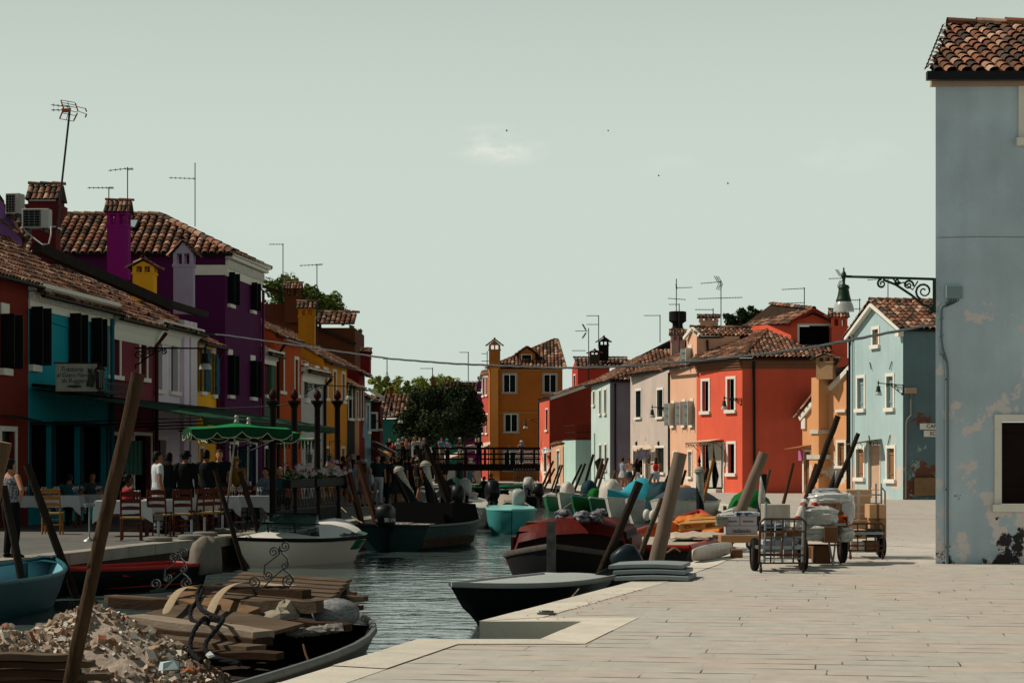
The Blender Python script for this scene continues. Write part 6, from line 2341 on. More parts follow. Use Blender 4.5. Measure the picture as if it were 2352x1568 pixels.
striped('black and white striped pole with round cap nearest the boats', 977.5, 1070, 992, 1160, 69, 10)
pole('stubby rope wound stump between the striped poles', 940, 1118, 942, 1160, 72, 7, POLE, knots=3)
# right bank, far rows
for i, (x0, y0, x1, y1, D, r) in enumerate(((1271, 1058, 1243, 1122, 120, 2.6), (1274, 1075, 1249, 1124, 117, 2.4), (1287, 1067, 1270, 1115, 118, 2.1), (1292, 1067, 1276, 1116, 117, 2.1))):
 pole(('tall thin pole before the salmon house wall', 'short thin pole just in front of the tall one by the salmon house', 'thin pole before the peach porch, nearer the bridge', 'thin pole before the peach porch, nearer the mint shed')[i], x0, y0, x1, y1, D, r, POLED, 'thin poles along the far right bank')
for i, (x0, y0, x1, y1, D, r) in enumerate(((1336, 1066, 1314, 1112, 108, 2.6), (1344.5, 1064, 1326, 1110, 107, 2.8), (1363, 1043, 1342, 1116, 104, 3.2), (1385, 1052, 1363, 1122, 100, 3.4), (1396, 1051, 1371, 1128, 97, 3.2))):
 pole(('thin leaning pole before the sunlit edge of the mint shed', 'thin leaning pole before the shed, close to the taller one', 'tallest thin pole, between the mint shed and the aqua house', 'rusty brown pole before the hanging coat', 'rusty brown pole right of the hanging coat')[i], x0, y0, x1, y1, D, r, POLE if i > 2 else POLED, 'thin poles along the far right bank')
pole('bent grey pole with a hook beside the mauve wall', 1414, 1080, 1401, 1124, 92, 3.2, POLE)
tag(MB().tube([at(1414, 1080, 91.5), at(1419, 1083, 91.5), at(1409, 1126, 91)], .03, 6).build('mooring_pole', POLE), 'thin pale rod leaning beside the hooked pole', 'mooring pole')
pole('thin dark pole before the two girls by the shop', 1462, 1077, 1442, 1126, 88, 2.8, POLED)
pole('pale grey pole before the girl with the red backpack', 1499, 1087, 1478, 1138, 80, 3.8, POLEG)
pole('dark pole before the blotchy house corner', 1543, 1076, 1520, 1125, 84, 3.4, POLED)
pole('dark stub of a pole half hidden by the thickest pole', 1575, 1079, 1560, 1130, 80, 3.2, POLED)
pole('dark rough pole standing over the red tarpaulin barge', 1468, 1107, 1366, 1348, 30.5, 9.5, POLED, knots=3)
pole('lichen spotted thin pole before the orange pallets', 1520, 1143, 1464, 1292, 34.5, 6, mat('lichen_pole', '4a4236', .95, var=.5, vs=16, bump=.8, bs=20), knots=2)
pole('thickest smooth grey pole beside the pallet barge', 1563, 1040, 1507, 1292, 33, 15.5, POLEG, facets=12, taper=.8)
pole('smooth grey pole between coral house and parcels', 1755, 1040, 1694, 1192, 47, 12, POLEG, facets=12, taper=.8)
striped('black and white striped pole with onion cap before the coral house door', 1607, 1085, 1609, 1182, 62, 9)
pole('ochre crooked pole beside the striped one', 1639, 1052, 1616, 1150, 66, 3.5, POLEY, knots=2)
pole('grey dark pole behind the striped one with onion cap', 1626, 1076, 1596, 1160, 68, 3.6, POLED)
striped('striped pole without a cap behind the smooth grey pole', 1754, 1088, 1746, 1195, 50, 8, finial=False)
pole('short grey pole beside the striped one without a cap', 1768, 1078, 1758, 1120, 62, 4, POLE)
pole('straight brown pole before the coral side wall', 1822, 1063, 1797, 1165, 60, 3.8, mat('brown_pole', '4a3020', .8), taper=.85)
pole('longest rough pole leaning over the loaded carts', 1925, 955, 1852, 1150, 56, 6.5, POLED, knots=3)
pole('thin brown pole behind the longest rough pole', 1874, 1064, 1848, 1145, 64, 3, _M['brown_pole'])
pole('rough pole leaning across the pale striped stump', 1972, 995, 1912, 1140, 60, 5, POLED, knots=2)
striped('leaning striped stump with slanted head behind the parcels', 1925, 1081, 1905, 1135, 62, 8, finial=False)
# ------------------------------------------------------------------ the rubble barge in front
BARGE = paint('barge_slate', '33383a', .55, var=.25, vs=5)
t = boat('slate grey work barge loaded with rubble, planks and a pallet', (-1.72, 21.3), (-4.35, 10.5), 2.7, .62, BARGE, rail=mat('barge_rail', '5c605f', .5, var=.3, vs=6), inner=mat('barge_inside', '2c2622', .9, var=.3), p=3.4, st=.9, sheer=.12, bench=0, deckfrac=.12, name='cargo_barge', railr=.035, floor=.3, group=None)
Lb = t['_L']
g = MB()
G_ = hullgeo(Lb, 2.7, .62, 3.4, .9, .12)
for sg in (-1, 1):
 g.tube([V((x - rk * .3, sg * (b * .95 + .03), z * .55)) for x, b, z, rk in G_], .035, 6)
g.build('rubbing_strake', mat('barge_rail', '5c605f'), t, smooth=True)
g = MB()
c = (Lb - .42, -.15, .72)
g.lathe([(.1, 0), (.075, .03), (.07, .14), (.1, .17), (.1, .2), (0, .2)], c, 12)
g.build('bollard', mat('rusty_bollard', '5a4638', .7, var=.3, metal=.3), t, smooth=True, angle=40)
g = MB()
g.blob((Lb + .02, .45, .3), (.12, .2, .22), 9, 6, jit=.08)
g.build('bow_fender', RUBBER, t)
MOUND = mat('mortar_dust', 'a5978a', .95, var=.25, vs=4, bump=.9, bs=14)
RUB = bpy.data.materials.new('broken_masonry')
RUB.use_nodes = True
nt = RUB.node_tree
N, L = nt.nodes, nt.links
ge = N.new('ShaderNodeNewGeometry')
cr = N.new('ShaderNodeValToRGB')
cr.color_ramp.interpolation = 'CONSTANT'
cols = ('a8957f', '8e7864', 'b8ac9e', '98806a', '7c6a58', 'b0a08e', '88705a', '9c978f', 'c8c4ba', '9c8670', '8a7b6a', 'c0b4a4', '6e5c4a', 'a58c76', 'd4d2cc', '8e5a44')
e = cr.color_ramp.elements
while len(e) < len(cols):
 e.new(.5)
for i, c in enumerate(cols):
 e[i].position = i / len(cols)
 e[i].color = (*hx(c), 1)
L.new(ge.outputs['Random Per Island'], cr.inputs['Fac'])
tc = N.new('ShaderNodeTexCoord')
no = N.new('ShaderNodeTexNoise')
no.inputs['Scale'].default_value = 22
no.inputs['Detail'].default_value = 6
L.new(tc.outputs['Object'], no.inputs['Vector'])
mr = N.new('ShaderNodeMapRange')
mr.inputs['To Min'].default_value = .6
mr.inputs['To Max'].default_value = 1.25
L.new(no.outputs['Fac'], mr.inputs['Value'])
hs = N.new('ShaderNodeHueSaturation')
L.new(cr.outputs['Color'], hs.inputs['Color'])
L.new(mr.outputs['Result'], hs.inputs['Value'])
b = N['Principled BSDF']
b.inputs['Roughness'].default_value = .95
b.inputs['Specular IOR Level'].default_value = .15
L.new(hs.outputs['Color'], b.inputs['Base Color'])
bp = N.new('ShaderNodeBump')
bp.inputs['Strength'].default_value = .6
bp.inputs['Distance'].default_value = .02
L.new(no.outputs['Fac'], bp.inputs['Height'])
L.new(bp.outputs['Normal'], b.inputs['Normal'])
PK = [(V((-3.52, 17.1)), .40, .85, .8), (V((-3.9, 15.7)), .33, .7, .75), (V((-4.3, 14.9)), .2, .9, .9), (V((-3.25, 15.9)), -.02, .6, .8)]
def moundz(x, y):
 z = -.32
 for c, h_, rx, ry in PK:
  d = math.hypot((x - c.x) / rx, (y - c.y) / ry)
  z = max(z, h_ - .46 * d ** 1.15)
 return z
g = MB()
rows = []
for i in range(70):
 y = 13.4 + i * .066
 rows.append([V((x, y, moundz(x, y) + rnd.uniform(-.015, .012))) for x in [-5.1 + k * .055 for k in range(58)]])
g.loft(rows, closed=False)
g.mi = 1
def chunk(g, c, s, flat=.6):
 M = Matrix.Rotation(rnd.uniform(0, 6.28), 3, 'Z') @ Matrix.Rotation(rnd.gauss(0, .5), 3, 'X') @ Matrix.Rotation(rnd.gauss(0, .5), 3, 'Y')
 a, b_, h_ = s * rnd.uniform(.6, 1.2), s * rnd.uniform(.4, .9), s * flat * rnd.uniform(.25, .9)
 n = rnd.choice((4, 5, 5, 6))
 lo, hi = [], []
 ph = rnd.uniform(0, 6)
 for k in range(n):
  an = ph + 6.283 * k / n + rnd.uniform(-.3, .3)
  r1, r2 = rnd.uniform(.75, 1.1), rnd.uniform(.55, .95)
  lo.append(V(c) + M @ V((a * r1 * math.cos(an), b_ * r1 * math.sin(an), -h_)))
  hi.append(V(c) + M @ V((a * r2 * math.cos(an), b_ * r2 * math.sin(an), h_ * rnd.uniform(.7, 1.2))))
 g.loft([lo, hi])
for i in range(13000):
 x, y = rnd.uniform(-5.0, -2.05), rnd.uniform(13.4, 18.0)
 z = moundz(x, y)
 if z < -.3:
  continue
 # the sandy slide down the front of the taller heap stays finer
 if -3.45 < x < -2.95 and 15.9 < y < 17.0 and rnd.random() < .75:
  continue
 s = rnd.choice((.014, .018, .02, .024, .028, .03, .036, .044, .056)) * rnd.uniform(.8, 1.2)
 if rnd.random() < .02:
  s *= 1.9
 chunk(g, (x, y, z + s * .25), s, rnd.choice((.35, .6, .9)))
tag(g.build('rubble', [MOUND, RUB], smooth=True, angle=28), 'heap of broken masonry and mortar filling the barge', 'rubble', kind='stuff')
# a few large pieces one can tell apart
for lab, px, py, D, s, c in (('big pale blue painted plaster slab low in the rubble', 388, 1528, 14.9, .085, 'a9bcc0'), ('pinkish concrete lump with a flat face on the lower heap', 185, 1472, 15.6, .09, '8c7464'),
                             ('long tilted tile shard on the shoulder of the tall heap', 258, 1362 + 110, 16.4, .06, '7c5a44'), ('white glazed tile fragment on the tall heap slope', 481, 1222 + 280, 15.2, .045, 'c4ccd0'),
                             ('orange brick shard near the slab', 438, 1538, 14.9, .045, '9c5630')):
 g = MB()
 chunk(g, at(px, py, D), s, .4)
 tag(g.build('masonry_piece', mat('piece_' + c, c, .85, var=.15, vs=9)), lab, 'masonry piece', 'larger pieces in the rubble')
def plank(label, a, b_, w, h, m=PLANK, group='loose planks on the barge', roll=0.0, name='plank'):
 a, b_ = V(a), V(b_)
 g = MB()
 d = (b_ - a).normalized()
 x = d.cross(V((0, 0, 1))).normalized()
 z = x.cross(d)
 n = 8
 rings = []
 for i in range(n + 1):
  p = a.lerp(b_, i / n) + z * (.006 * math.sin(i * 1.3 + a.x * 9))
  jw, jh = w * (1 + rnd.uniform(-.03, .03)), h * (1 + rnd.uniform(-.06, .06))
  e_ = d * (rnd.uniform(-.03, .03) if i in (0, n) else 0)
  r_ = Matrix.Rotation(roll, 3, d)
  rings.append([p + e_ + r_ @ (x * sx * jw / 2 + z * sz * jh / 2) for sx, sz in ((-1, -1), (1, -1), (1, 1), (-1, 1))])
 g.loft(rings)
 return tag(g.build(name, m, bevel=.004), label, 'plank', group)
# planks stacked beside the rubble, from the top down
plank('thick pale plank on top with a broken far end', at(300, 1420, 18.6), at(606, 1456, 17.6), .26, .07, PLANKW)
plank('wide flat board under the rope, lit full face', at(375, 1400, 19.2), at(660, 1446, 18.3), .5, .035, PLANK, roll=.12)
plank('plank under the pale thick one, in its shade', at(300, 1442, 18.5), at(600, 1472, 17.55), .25, .07, PLANKD)
plank('long plank low beside the rubble slope', at(360, 1465, 17.9), at(592, 1492, 17.2), .24, .06, PLANK)
plank('lowest dark plank at the foot of the stack', at(400, 1500, 17.2), at(640, 1505, 17.0), .2, .06, PLANKD)
plank('weathered beam at the back, its end to the water', at(262, 1382, 20.2), at(560, 1394, 19.6), .2, .1, PLANKD)
plank('brown beam crossing under the straps', at(255, 1376, 20.8), at(700, 1398, 19.5), .16, .08, PLANK)
plank('splintered brown board slanting from the strap to the bow', at(400, 1366, 20), at(578, 1407, 19.0), .2, .05, mat('plank_ochre', '6e5640', .85, var=.35, vs=5, stretch=(.25, 1.5, 2)), roll=.3)
plank('thin yellow batten under the ironwork', at(430, 1352, 20.2), at(660, 1372, 19.6), .1, .04, mat('batten_yellow', '9a7038', .85, var=.3, vs=5, stretch=(.25, 1.5, 2)))
plank('dark beam laid over the boards by the pallet', at(470, 1352, 20.1), at(710, 1366, 19.5), .15, .09, PLANKD)
plank('beam with a cut pale end below the pallet', at(560, 1392, 19.3), at(740, 1392, 18.95), .14, .12, PLANK)
plank('short dark plank near the newspaper bag', at(660, 1430, 18.9), at(806, 1440, 18.7), .16, .07, PLANKD)
plank('plank end poking out over the bow', at(770, 1370, 20), at(836, 1375, 19.9), .12, .05, PLANK)
plank('short plank leaning across the bow bollard', at(745, 1385, 19.8), at(828, 1396, 19.5), .14, .05, PLANKD)
for i, (x1, y0, w_) in enumerate(((172, 1504, .16), (160, 1522, .16), (218, 1520, .15), (176, 1541, .17), (255, 1548, .15), (190, 1562, .18))):
 plank(('uppermost plank of the corner stack, pale on top', 'second plank of the corner stack with a dark end', 'longer plank jutting from the corner stack', 'third plank of the corner stack, split along its edge', 'lower jutting plank of the corner stack', 'bottom plank of the corner stack at the frame edge')[i],
          at(-120, y0 + 3, 14.25 + .05 * i), at(x1, y0 + 3, 14.2 + .05 * i), w_, .045, (PLANK, PLANKD)[i % 2], 'planks stacked in the near corner')
def pallet(label, FL, FR, NR, NL, m, slats=5, group='wooden pallets'):
 t = thing('pallet', label, 'pallet', (FL + FR + NR + NL) / 4, group)
 up_ = (FR - FL).cross(NL - FL)
 if up_.z < 0:
  up_ = -up_
 up_.normalize()
 dy = (NL - FL).normalized()
 for top in (0, 1):
  g = MB()
  for i in range(slats):
   u = i / (slats - 1)
   a, b_ = FL.lerp(NL, u), FR.lerp(NR, u)
   g.bar(a - up_ * (.12 * top), b_ - up_ * (.12 * top), (NL - FL).length / slats * .8 * (1 if not top else .7), .022, up=up_)
  g.build('slats' if not top else 'bottom_slats', m, t)
 for v in (0.03, .5, .97):
  g = MB()
  a, b_ = FL.lerp(FR, v), NL.lerp(NR, v)
  g.bar(a - up_ * .024, b_ - up_ * .024, .09, .024, up=up_)
  for u in (.06, .5, .94):
   c = a.lerp(b_, u) - up_ * .072
   M = Matrix(((FR - FL).normalized(), dy, up_)).transposed()
   g.box(c, (.09, .12, .072), M)
  g.build('bearer', m, t)
 return t
pallet('weathered pallet lying tilted over the barge bow', V((-2.77, 20.9, .45)), V((-1.62, 20.3, .41)), V((-1.74, 19.2, .255)), V((-2.92, 19.75, .30)), PLANK, 7, None)
# wrought iron lying on the planks
t = thing('wrought_iron_railing', 'black wrought iron railing with scrolls lying on the planks', 'railing', at(500, 1355, 19.6))
FL_ = lambda pts, nm: None
def flat(g, pts, w=.04, th=.012):
 for i in range(len(pts) - 1):
  g.bar(pts[i], pts[i + 1] + (pts[i + 1] - pts[i]) * .12, w, th, up=(pts[i + 1] - pts[i]).cross(V((0, 1, 0))))
MB().bar(at(345, 1357, 19.9), at(662, 1346, 19.3), .02, .02).build('rail', IRON, t)
for ox, oy, D, mir, sc in ((390, 1352, 19.8, 1, 1.0), (621, 1349, 19.35, 1, 1.1)):
 g = MB()
 X, Z = V((1, .1, 0)).normalized() * mir, V((.05, .15, 1)).normalized()
 o = at(ox, oy, D)
 S = .2 * sc
 P_ = lambda u, v: o + X * (u * S) + Z * (v * S)
 for c, r_, tr, a0, sg in (((-.72, .25), .28, 1.6, -1.6, 1), ((.78, .3), .3, 1.6, -1.6, -1), ((-.12, .55), .2, 1.5, 3.4, 1), ((.55, .95), .17, 1.5, 1.4, -1), ((.05, 1.55), .22, 1.6, 0, 1), ((.5, 1.8), .24, 1.6, 3.4, 1)):
  pts = spiral(P_(*c), r_ * S, tr, a0, X, Z, 20, sg)
  flat(g, pts)
 for cv in (((-.72, -.03), (-.3, .0), (.1, .45), (.5, .8), (.78, .6)), ((-.3, .55), (-.3, .95), (.0, 1.2), (.28, 1.45), (.28, 1.75)), ((.28, 1.75), (.4, 1.5), (.62, 1.3), (.72, 1.0)), ((.78, .6), (.95, .3), (.78, .0), (.4, -.02))):
  flat(g, [P_(*q) for q in cv], .042)
 g.build('scroll', mat('iron_gloss', '0c0d0e', .3, spec=.45), t)
def rope(label, pts, r, m, name='rope', n=10):
 P_ = [V(p) for p in pts]
 fine = []
 for i in range(len(P_) - 1):
  p0, p1, p2, p3 = P_[max(0, i - 1)], P_[i], P_[i + 1], P_[min(len(P_) - 1, i + 2)]
  for k in range(n):
   u = k / n
   fine.append(.5 * ((2 * p1) + (-p0 + p2) * u + (2 * p0 - 5 * p1 + 4 * p2 - p3) * u * u + (-p0 + 3 * p1 - 3 * p2 + p3) * u ** 3))
 fine.append(P_[-1])
 g = MB()
 for ph in (0, 2.09, 4.19):
  g.tube([p + V((math.cos(i * .7 + ph) * .7, math.cos(i * .7 + ph) * .3, math.sin(i * .7 + ph))) * r * .5 for i, p in enumerate(fine)], r * .62, 6)
 return tag(g.build(name, m, smooth=True), label, 'rope')
ROPE = mat('dark_rope', '17181c', .9, bump=.4, bs=90)
rope('thick dark rope looped over the planks', [at(*p) for p in ((552, 1524, 16.6), (484, 1505, 16.8), (472, 1478, 17.0), (500, 1440, 17.4), (512, 1420, 17.7), (495, 1416, 18.0), (462, 1398, 18.4), (452, 1370, 19), (459, 1347, 19.3), (465, 1352, 19.3), (458, 1374, 18.9), (440, 1398, 18.5), (440, 1422, 18.2), (462, 1432, 18), (478, 1428, 17.8), (468, 1420, 17.6), (445, 1450, 17.2), (438, 1490, 16.9), (462, 1518, 16.6))], .022, ROPE)
rope('short frayed rope end on the wide board', [at(*p) for p in ((530, 1434, 18.2), (545, 1440, 18.0), (562, 1446, 17.8), (578, 1448, 17.7))], .018, ROPE)
rope('thin brown rope hanging over the barge side', [at(*p) for p in ((697, 1480, 18.0), (702, 1500, 17.6), (708, 1515, 17.4), (713, 1532, 17.3))], .012, mat('brown_rope', '4a3526', .9))
BELT = mat('canvas_belt', '9c8c74', .9, var=.15, vs=20)
for lab, pts in (('pale canvas belt folded over the boards near the rubble', ((378, 1414, 18.6), (392, 1384, 18.9), (410, 1356, 19.3), (430, 1347, 19.7), (470, 1345, 19.8), (500, 1342, 19.9))),
                 ('long canvas belt arching towards the ironwork', ((481, 1418, 18.5), (488, 1390, 18.8), (510, 1355, 19.3), (545, 1337, 19.7), (590, 1338, 19.8), (640, 1346, 19.7), (682, 1345, 19.6)))):
 P_ = [at(*p) for p in pts]
 g = MB()
 rows = []
 for i, p in enumerate(P_):
  rows.append([p + V((-.045, -.02, 0)), p + V((.045, .02, .012))])
 g.loft(rows, closed=False)
 tag(g.build('strap', BELT, solid=.008, sub=2, smooth=True), lab, 'strap', 'canvas belts on the planks')
# bag of newspapers and torn sheeting near the bow
g = MB()
M = Matrix.Rotation(.2, 3, 'Z')
g.blob(at(772, 1408, 19.2), (.23, .2, .14), 18, 10, jit=.05)
NEWS = mat('newsprint', '8e9092', .8, var=.1, c2='5c6266', vs=26, stretch=(1, 1, 3), sharp=.12)
tag(g.build('newspaper_bag', NEWS, smooth=True), 'clear bag stuffed with newspapers at the barge bow', 'bag')
g = MB()
for i in range(6):
 g.blob(at(680 + i * 18, 1452 - i * 2, 18.6), (.1, .08, .04), 8, 5, jit=.35)
tag(g.build('plastic_sheet', mat('dirty_plastic', '7d7a74', .5, var=.3, vs=9)), 'crumpled dirty plastic sheet along the barge side', 'sheet')
g = MB()
g.blob(at(655, 1410, 19.0), (.12, .1, .13), 9, 6, jit=.2)
g.blob(at(640, 1418, 18.9), (.14, .1, .08), 9, 6, jit=.25)
tag(g.build('cement_sack', mat('sack_paper', '8a8274', .9, var=.2)), 'torn paper sack under the pallet', 'sack')
# pallets on the far cargo barge
LP = mat('new_pallet_wood', 'b98a50', .8, var=.15, vs=6)
for i, (y0, x0, x1, D) in enumerate(((1203, 1560, 1668, 42.0), (1194, 1580, 1690, 43.3))):
 a, b_ = at(x0, y0, D), at(x1, y0 - 6, D + .3)
 dv = V((.25, 1.0, .02))
 pallet(('light new pallet on top of the barge load, nearer', 'light new pallet behind the first one')[i], a + dv, b_ + dv, b_, a, LP, 6)
for i, (x0, y0, x1, y1, D, w_, m_) in enumerate(((1515, 1252, 1590, 1248, 39.5, .5, PLANKD), (1520, 1243, 1592, 1240, 40.3, .5, PLANKD), (1516, 1264, 1560, 1262, 38.6, .3, PLANKD), (1515, 1236, 1640, 1228, 41.2, .5, PLANKW))):
 plank(('brown board flat on the far barge, middle of three', 'brown board on the far barge, nearest the pallets', 'short brown board on the far barge, nearest the big pole', 'long pale board across the far barge deck')[i], at(x0, y0, D), at(x1, y1, D), w_, .05, m_, 'boards on the far barge')
g = MB()
rows = []
for i in range(11):
 u = i / 10
 rows.append([at(1540 + 130 * u + 0 * k, 1224 - 3 * math.sin(u * 3) + 2.2 * k, 40.6 - .22 * k) + V((0, 0, .02 * math.sin(i * 2 + k))) for k in range(7)])
g.loft(rows, closed=False)
tag(g.build('canvas_sheet', mat('cream_canvas', 'a89c8a', .9, var=.1, bump=.3, bs=10), smooth=True, solid=.02), 'cream canvas sheet rolled over the far barge deck', 'canvas')
# orange life-vest like heap in the raised bow
g = MB()
for i in range(10):
 g.blob(at(1590 + rnd.uniform(-18, 30), 1195 + rnd.uniform(-6, 8), 45.5 + rnd.uniform(-.6, .6)), (.32, .3, .12), 8, 5, jit=.25)
tag(g.build('orange_sheet', mat('orange_sheet', 'b8682a', .6, var=.2, vs=4), smooth=True), 'crumpled orange sheet lying in the raised red bow', 'sheet')
# three grey boards on the quay edge by the dark rough pole
for i, (z, x0, x1, dD) in enumerate(((.01, 1412, 1580, -.1), (.082, 1408, 1572, .05), (.154, 1398, 1566, .15))):
 D = 27.2 + dD
 a, b_ = V((at(x0, 0, D).x, D, z)), V((at(x1, 0, D).x, D, z))
 dv = V((.2, .95, 0))
 g = MB()
 for s_ in range(9):
  pass
 n = 8
 rows = []
 for k in range(n + 1):
  u = k / n
  p, q = a.lerp(b_, u), (a + dv).lerp(b_ + dv, u)
  zz = V((0, 0, .018 * math.sin(u * 3.1)))
  rows.append([p + zz, p + zz + V((0, 0, .05)), q + zz + V((0, 0, .05)), q + zz])
 g.loft(rows)
 tag(g.build('grey_board', mat('grey_laminate', '7d8688', .5, var=.12, vs=3), bevel=.004), ('lowest of the stacked grey boards, flat on the paving', 'middle grey board of the stack on the quay edge', 'uppermost grey board, bowed and sunlit on top')[i], 'board', 'grey boards stacked on the quay')
# mooring ring set in the edging stone
g = MB()
g.lathe([(.10, 0), (.10, .012), (.04, .02), (0, .02)], onz(1255, 1411) + V((0, 0, .008)), 14)
pts = [onz(1255, 1410) + V((.07 * math.cos(q), .05 * math.sin(q), .03)) for q in [k * 6.283 / 14 for k in range(15)]]
g.tube(pts, .01, 6)
tag(g.build('mooring_ring', mat('worn_steel', '4a4a48', .4, metal=.6)), 'worn steel mooring ring set into the quay edge stone', 'mooring ring')
for lab, pts, r in (('slack mooring rope from the near black boat to the quay ring', ((1330, 1352, 27.6), (1300, 1385, 25.5), (1270, 1404, 22.6), (1257, 1409, 21.6)), .012),
     ('pale mooring lines from the dark green boat to the terrace end', ((868, 1212, 50.6), (840, 1204, 51.5), (808, 1186, 52.3), (784, 1165, 53)), .014),
     ('thin line from the turquoise bow to the narrow white boat', ((1108, 1178, 61.4), (1096, 1190, 61), (1086, 1188, 60.3), (1080, 1180, 59.8)), .014),
     ('mooring rope from the white speedboat bow to the crooked pole', ((558, 1222, 42.8), (550, 1222, 42.4), (540, 1212, 42), (534, 1205, 41.8)), .012),
     ('loose rope coiled on the grey boat side by the big grey pole', ((1512, 1262, 33.2), (1530, 1268, 33.6), (1548, 1258, 34.2), (1562, 1266, 34.4)), .014)):
 rope(lab, [at(*p) for p in pts], r, mat('pale_rope', '8a8070', .9), n=6)
g = MB()
for i in range(60):
 p = V((-.33, 20.45, .012)).lerp(V((1.58, 27.1, .012)), rnd.uniform(.05, .75)) + V((.96, -.28, 0)) * rnd.choice((.3, .46, .5, .52, .55, .7))
 x = V((rnd.gauss(0, 1), rnd.gauss(0, 1), .2)).normalized() * rnd.uniform(.012, .03)
 g.add([p - x, p + V((-x.y, x.x, .006)) * .5, p + x, p + V((x.y, -x.x, .0)) * .5], [(0, 1, 2, 3)])
tag(g.build('fallen_leaves', mat('dry_leaf', '8a4a22', .9, island=.4)), 'dry brown leaf scraps along the quay edging', 'leaves', kind='stuff')
# ------------------------------------------------------------------ carts and parcels on the quay
STEEL = mat('cart_steel', '7e8486', .4, metal=.6, var=.2, vs=8)
RUSTST = mat('rusty_cart_steel', '4a3a30', .6, metal=.3, var=.4, vs=8)
CARD = mat('cardboard', '9a7250', .85, var=.08, vs=5)
CARDL = mat('cardboard_light', 'b38c68', .85, var=.08, vs=5)
CARDD = mat('cardboard_dark', '6e4e36', .85, var=.1, vs=5)
WHITEB = mat('white_carton', 'a9abb0', .7, var=.04)
TAPEC = mat('packing_tape', 'b5aa98', .35, var=.05)
POLYW = mat('white_polybag', 'b9bbba', .3, var=.08, vs=9, bump=.5, bs=16, spec=.6)
POLYC = mat('crinkled_clear_wrap', 'a4a49e', .25, var=.25, vs=9, bump=.8, bs=22, spec=.7)
SHRINK = mat('shrink_wrap', 'a89e90', .3, var=.2, vs=8, stretch=(1, 1, .3), bump=.5, bs=18, spec=.6)
ORL = mat('orange_label', 'd0601c', .6)
def wheel(t, c, r, w, name='wheel'):
 M = Matrix.Rotation(R(90), 3, 'Y')
 g = MB()
 g.lathe([(r * .62, -w / 2), (r * .9, -w / 2), (r, -w * .3), (r, w * .3), (r * .9, w / 2), (r * .62, w / 2), (r * .62, -w / 2)], c, 22, M, cap=False)
 o = g.build('wheel', RUBBER, t, smooth=True, angle=40)
 g = MB()
 g.lathe([(0, -w * .3), (r * .6, -w * .34), (r * .62, 0), (r * .6, w * .34), (0, w * .3)], c, 16, M)
 g.build('rim', RUSTST, o)
def parcel(label, px0, px1, yt, yb, D, dp, m=CARD, tape=None, cat='box', name='cardboard_box', z=None, rz=0.0, tilt=0.0, group='parcels on the quay', mark=None, lab=0):
 """box measured in the picture: left, right, top and bottom of its near face at depth D"""
 w_ = (px1 - px0) / F * D
 h_ = (yb - yt) / F * D
 c = at((px0 + px1) / 2, (yt + yb) / 2, D)
 t = thing(name, label, cat, (c.x, c.y, c.z - h_ / 2), group)
 M = Matrix.Rotation(rz, 3, 'Z') @ Matrix.Rotation(tilt, 3, 'Y')
 cc = c + M @ V((0, dp / 2, 0))
 P = lambda x, y, z_: cc + M @ V((x * w_ / 2, y * dp / 2, z_ * h_ / 2))
 MB().box(cc, (w_, dp, h_), M).build('carton', m, t, bevel=.008)
 if tape:
  g = MB()
  tw = min(.06, w_ * .14)
  g.box(P(0, -1, 0) + M @ V((0, -.002, 0)), (tw, .004, h_), M)
  g.box(P(0, 0, 1) + V((0, 0, .002)), (tw, dp, .004), M)
  if tape == 2:
   for q in (-.62, .0, .62):
    g.box(P(0, -1, q) + M @ V((0, -.004, 0)), (w_, .004, .035), M)
  g.build('tape', TAPEC if tape != 3 else CARDD, t)
 if lab:
  g = MB()
  g.box(P(.35, -1, .35) + M @ V((0, -.004, 0)), (w_ * .32, .004, h_ * .3), M)
  g.build('paper_label', POLYW, t)
 if lab == 2:
  g = MB()
  g.box(P(-.3, -1, .25) + M @ V((0, -.006, 0)), (.07, .004, .05), M @ Matrix.Rotation(.5, 3, 'Y'))
  g.build('orange_label', ORL, t)
 if mark:
  mark(t, P, M, w_, h_)
 return t
def smile(t, P, M, w_, h_):
 g = MB()
 pts = [P(-.45 + .1 * i, -1, -.05 - .45 * math.sin(math.pi * (.06 + .8 * i / 9))) + M @ V((0, -.006, 0)) for i in range(10)]
 g.tube(pts, [.004 + .006 * math.sin(math.pi * (i + .5) / 10) for i in range(10)], 5)
 g.add([P(.42, -1, .2) + M @ V((0, -.008, 0)), P(.58, -1, .12) + M @ V((0, -.008, 0)), P(.55, -1, -.25) + M @ V((0, -.008, 0))], [(0, 1, 2)])
 g.build('arrow_mark', BLK, t)
def zmark(t, P, M, w_, h_):
 g = MB()
 k = P(-.5, -1, -.12) + M @ V((0, -.005, 0))
 s_ = min(.045, h_ * .16)
 g.add([k + V((-s_, 0, s_)), k + V((-s_, 0, -s_)), k + V((s_ * 1.0, 0, 0))], [(0, 1, 2)])
 g.build('orange_mark', ORL, t)
 text('zalando', t, P(.04, -1, -.1) + M @ V((0, -.005, 0)), (1, 0, 0), (0, 0, 1), min(.1, w_ * .2), mat('ink_grey', '2a2a2e', .6))
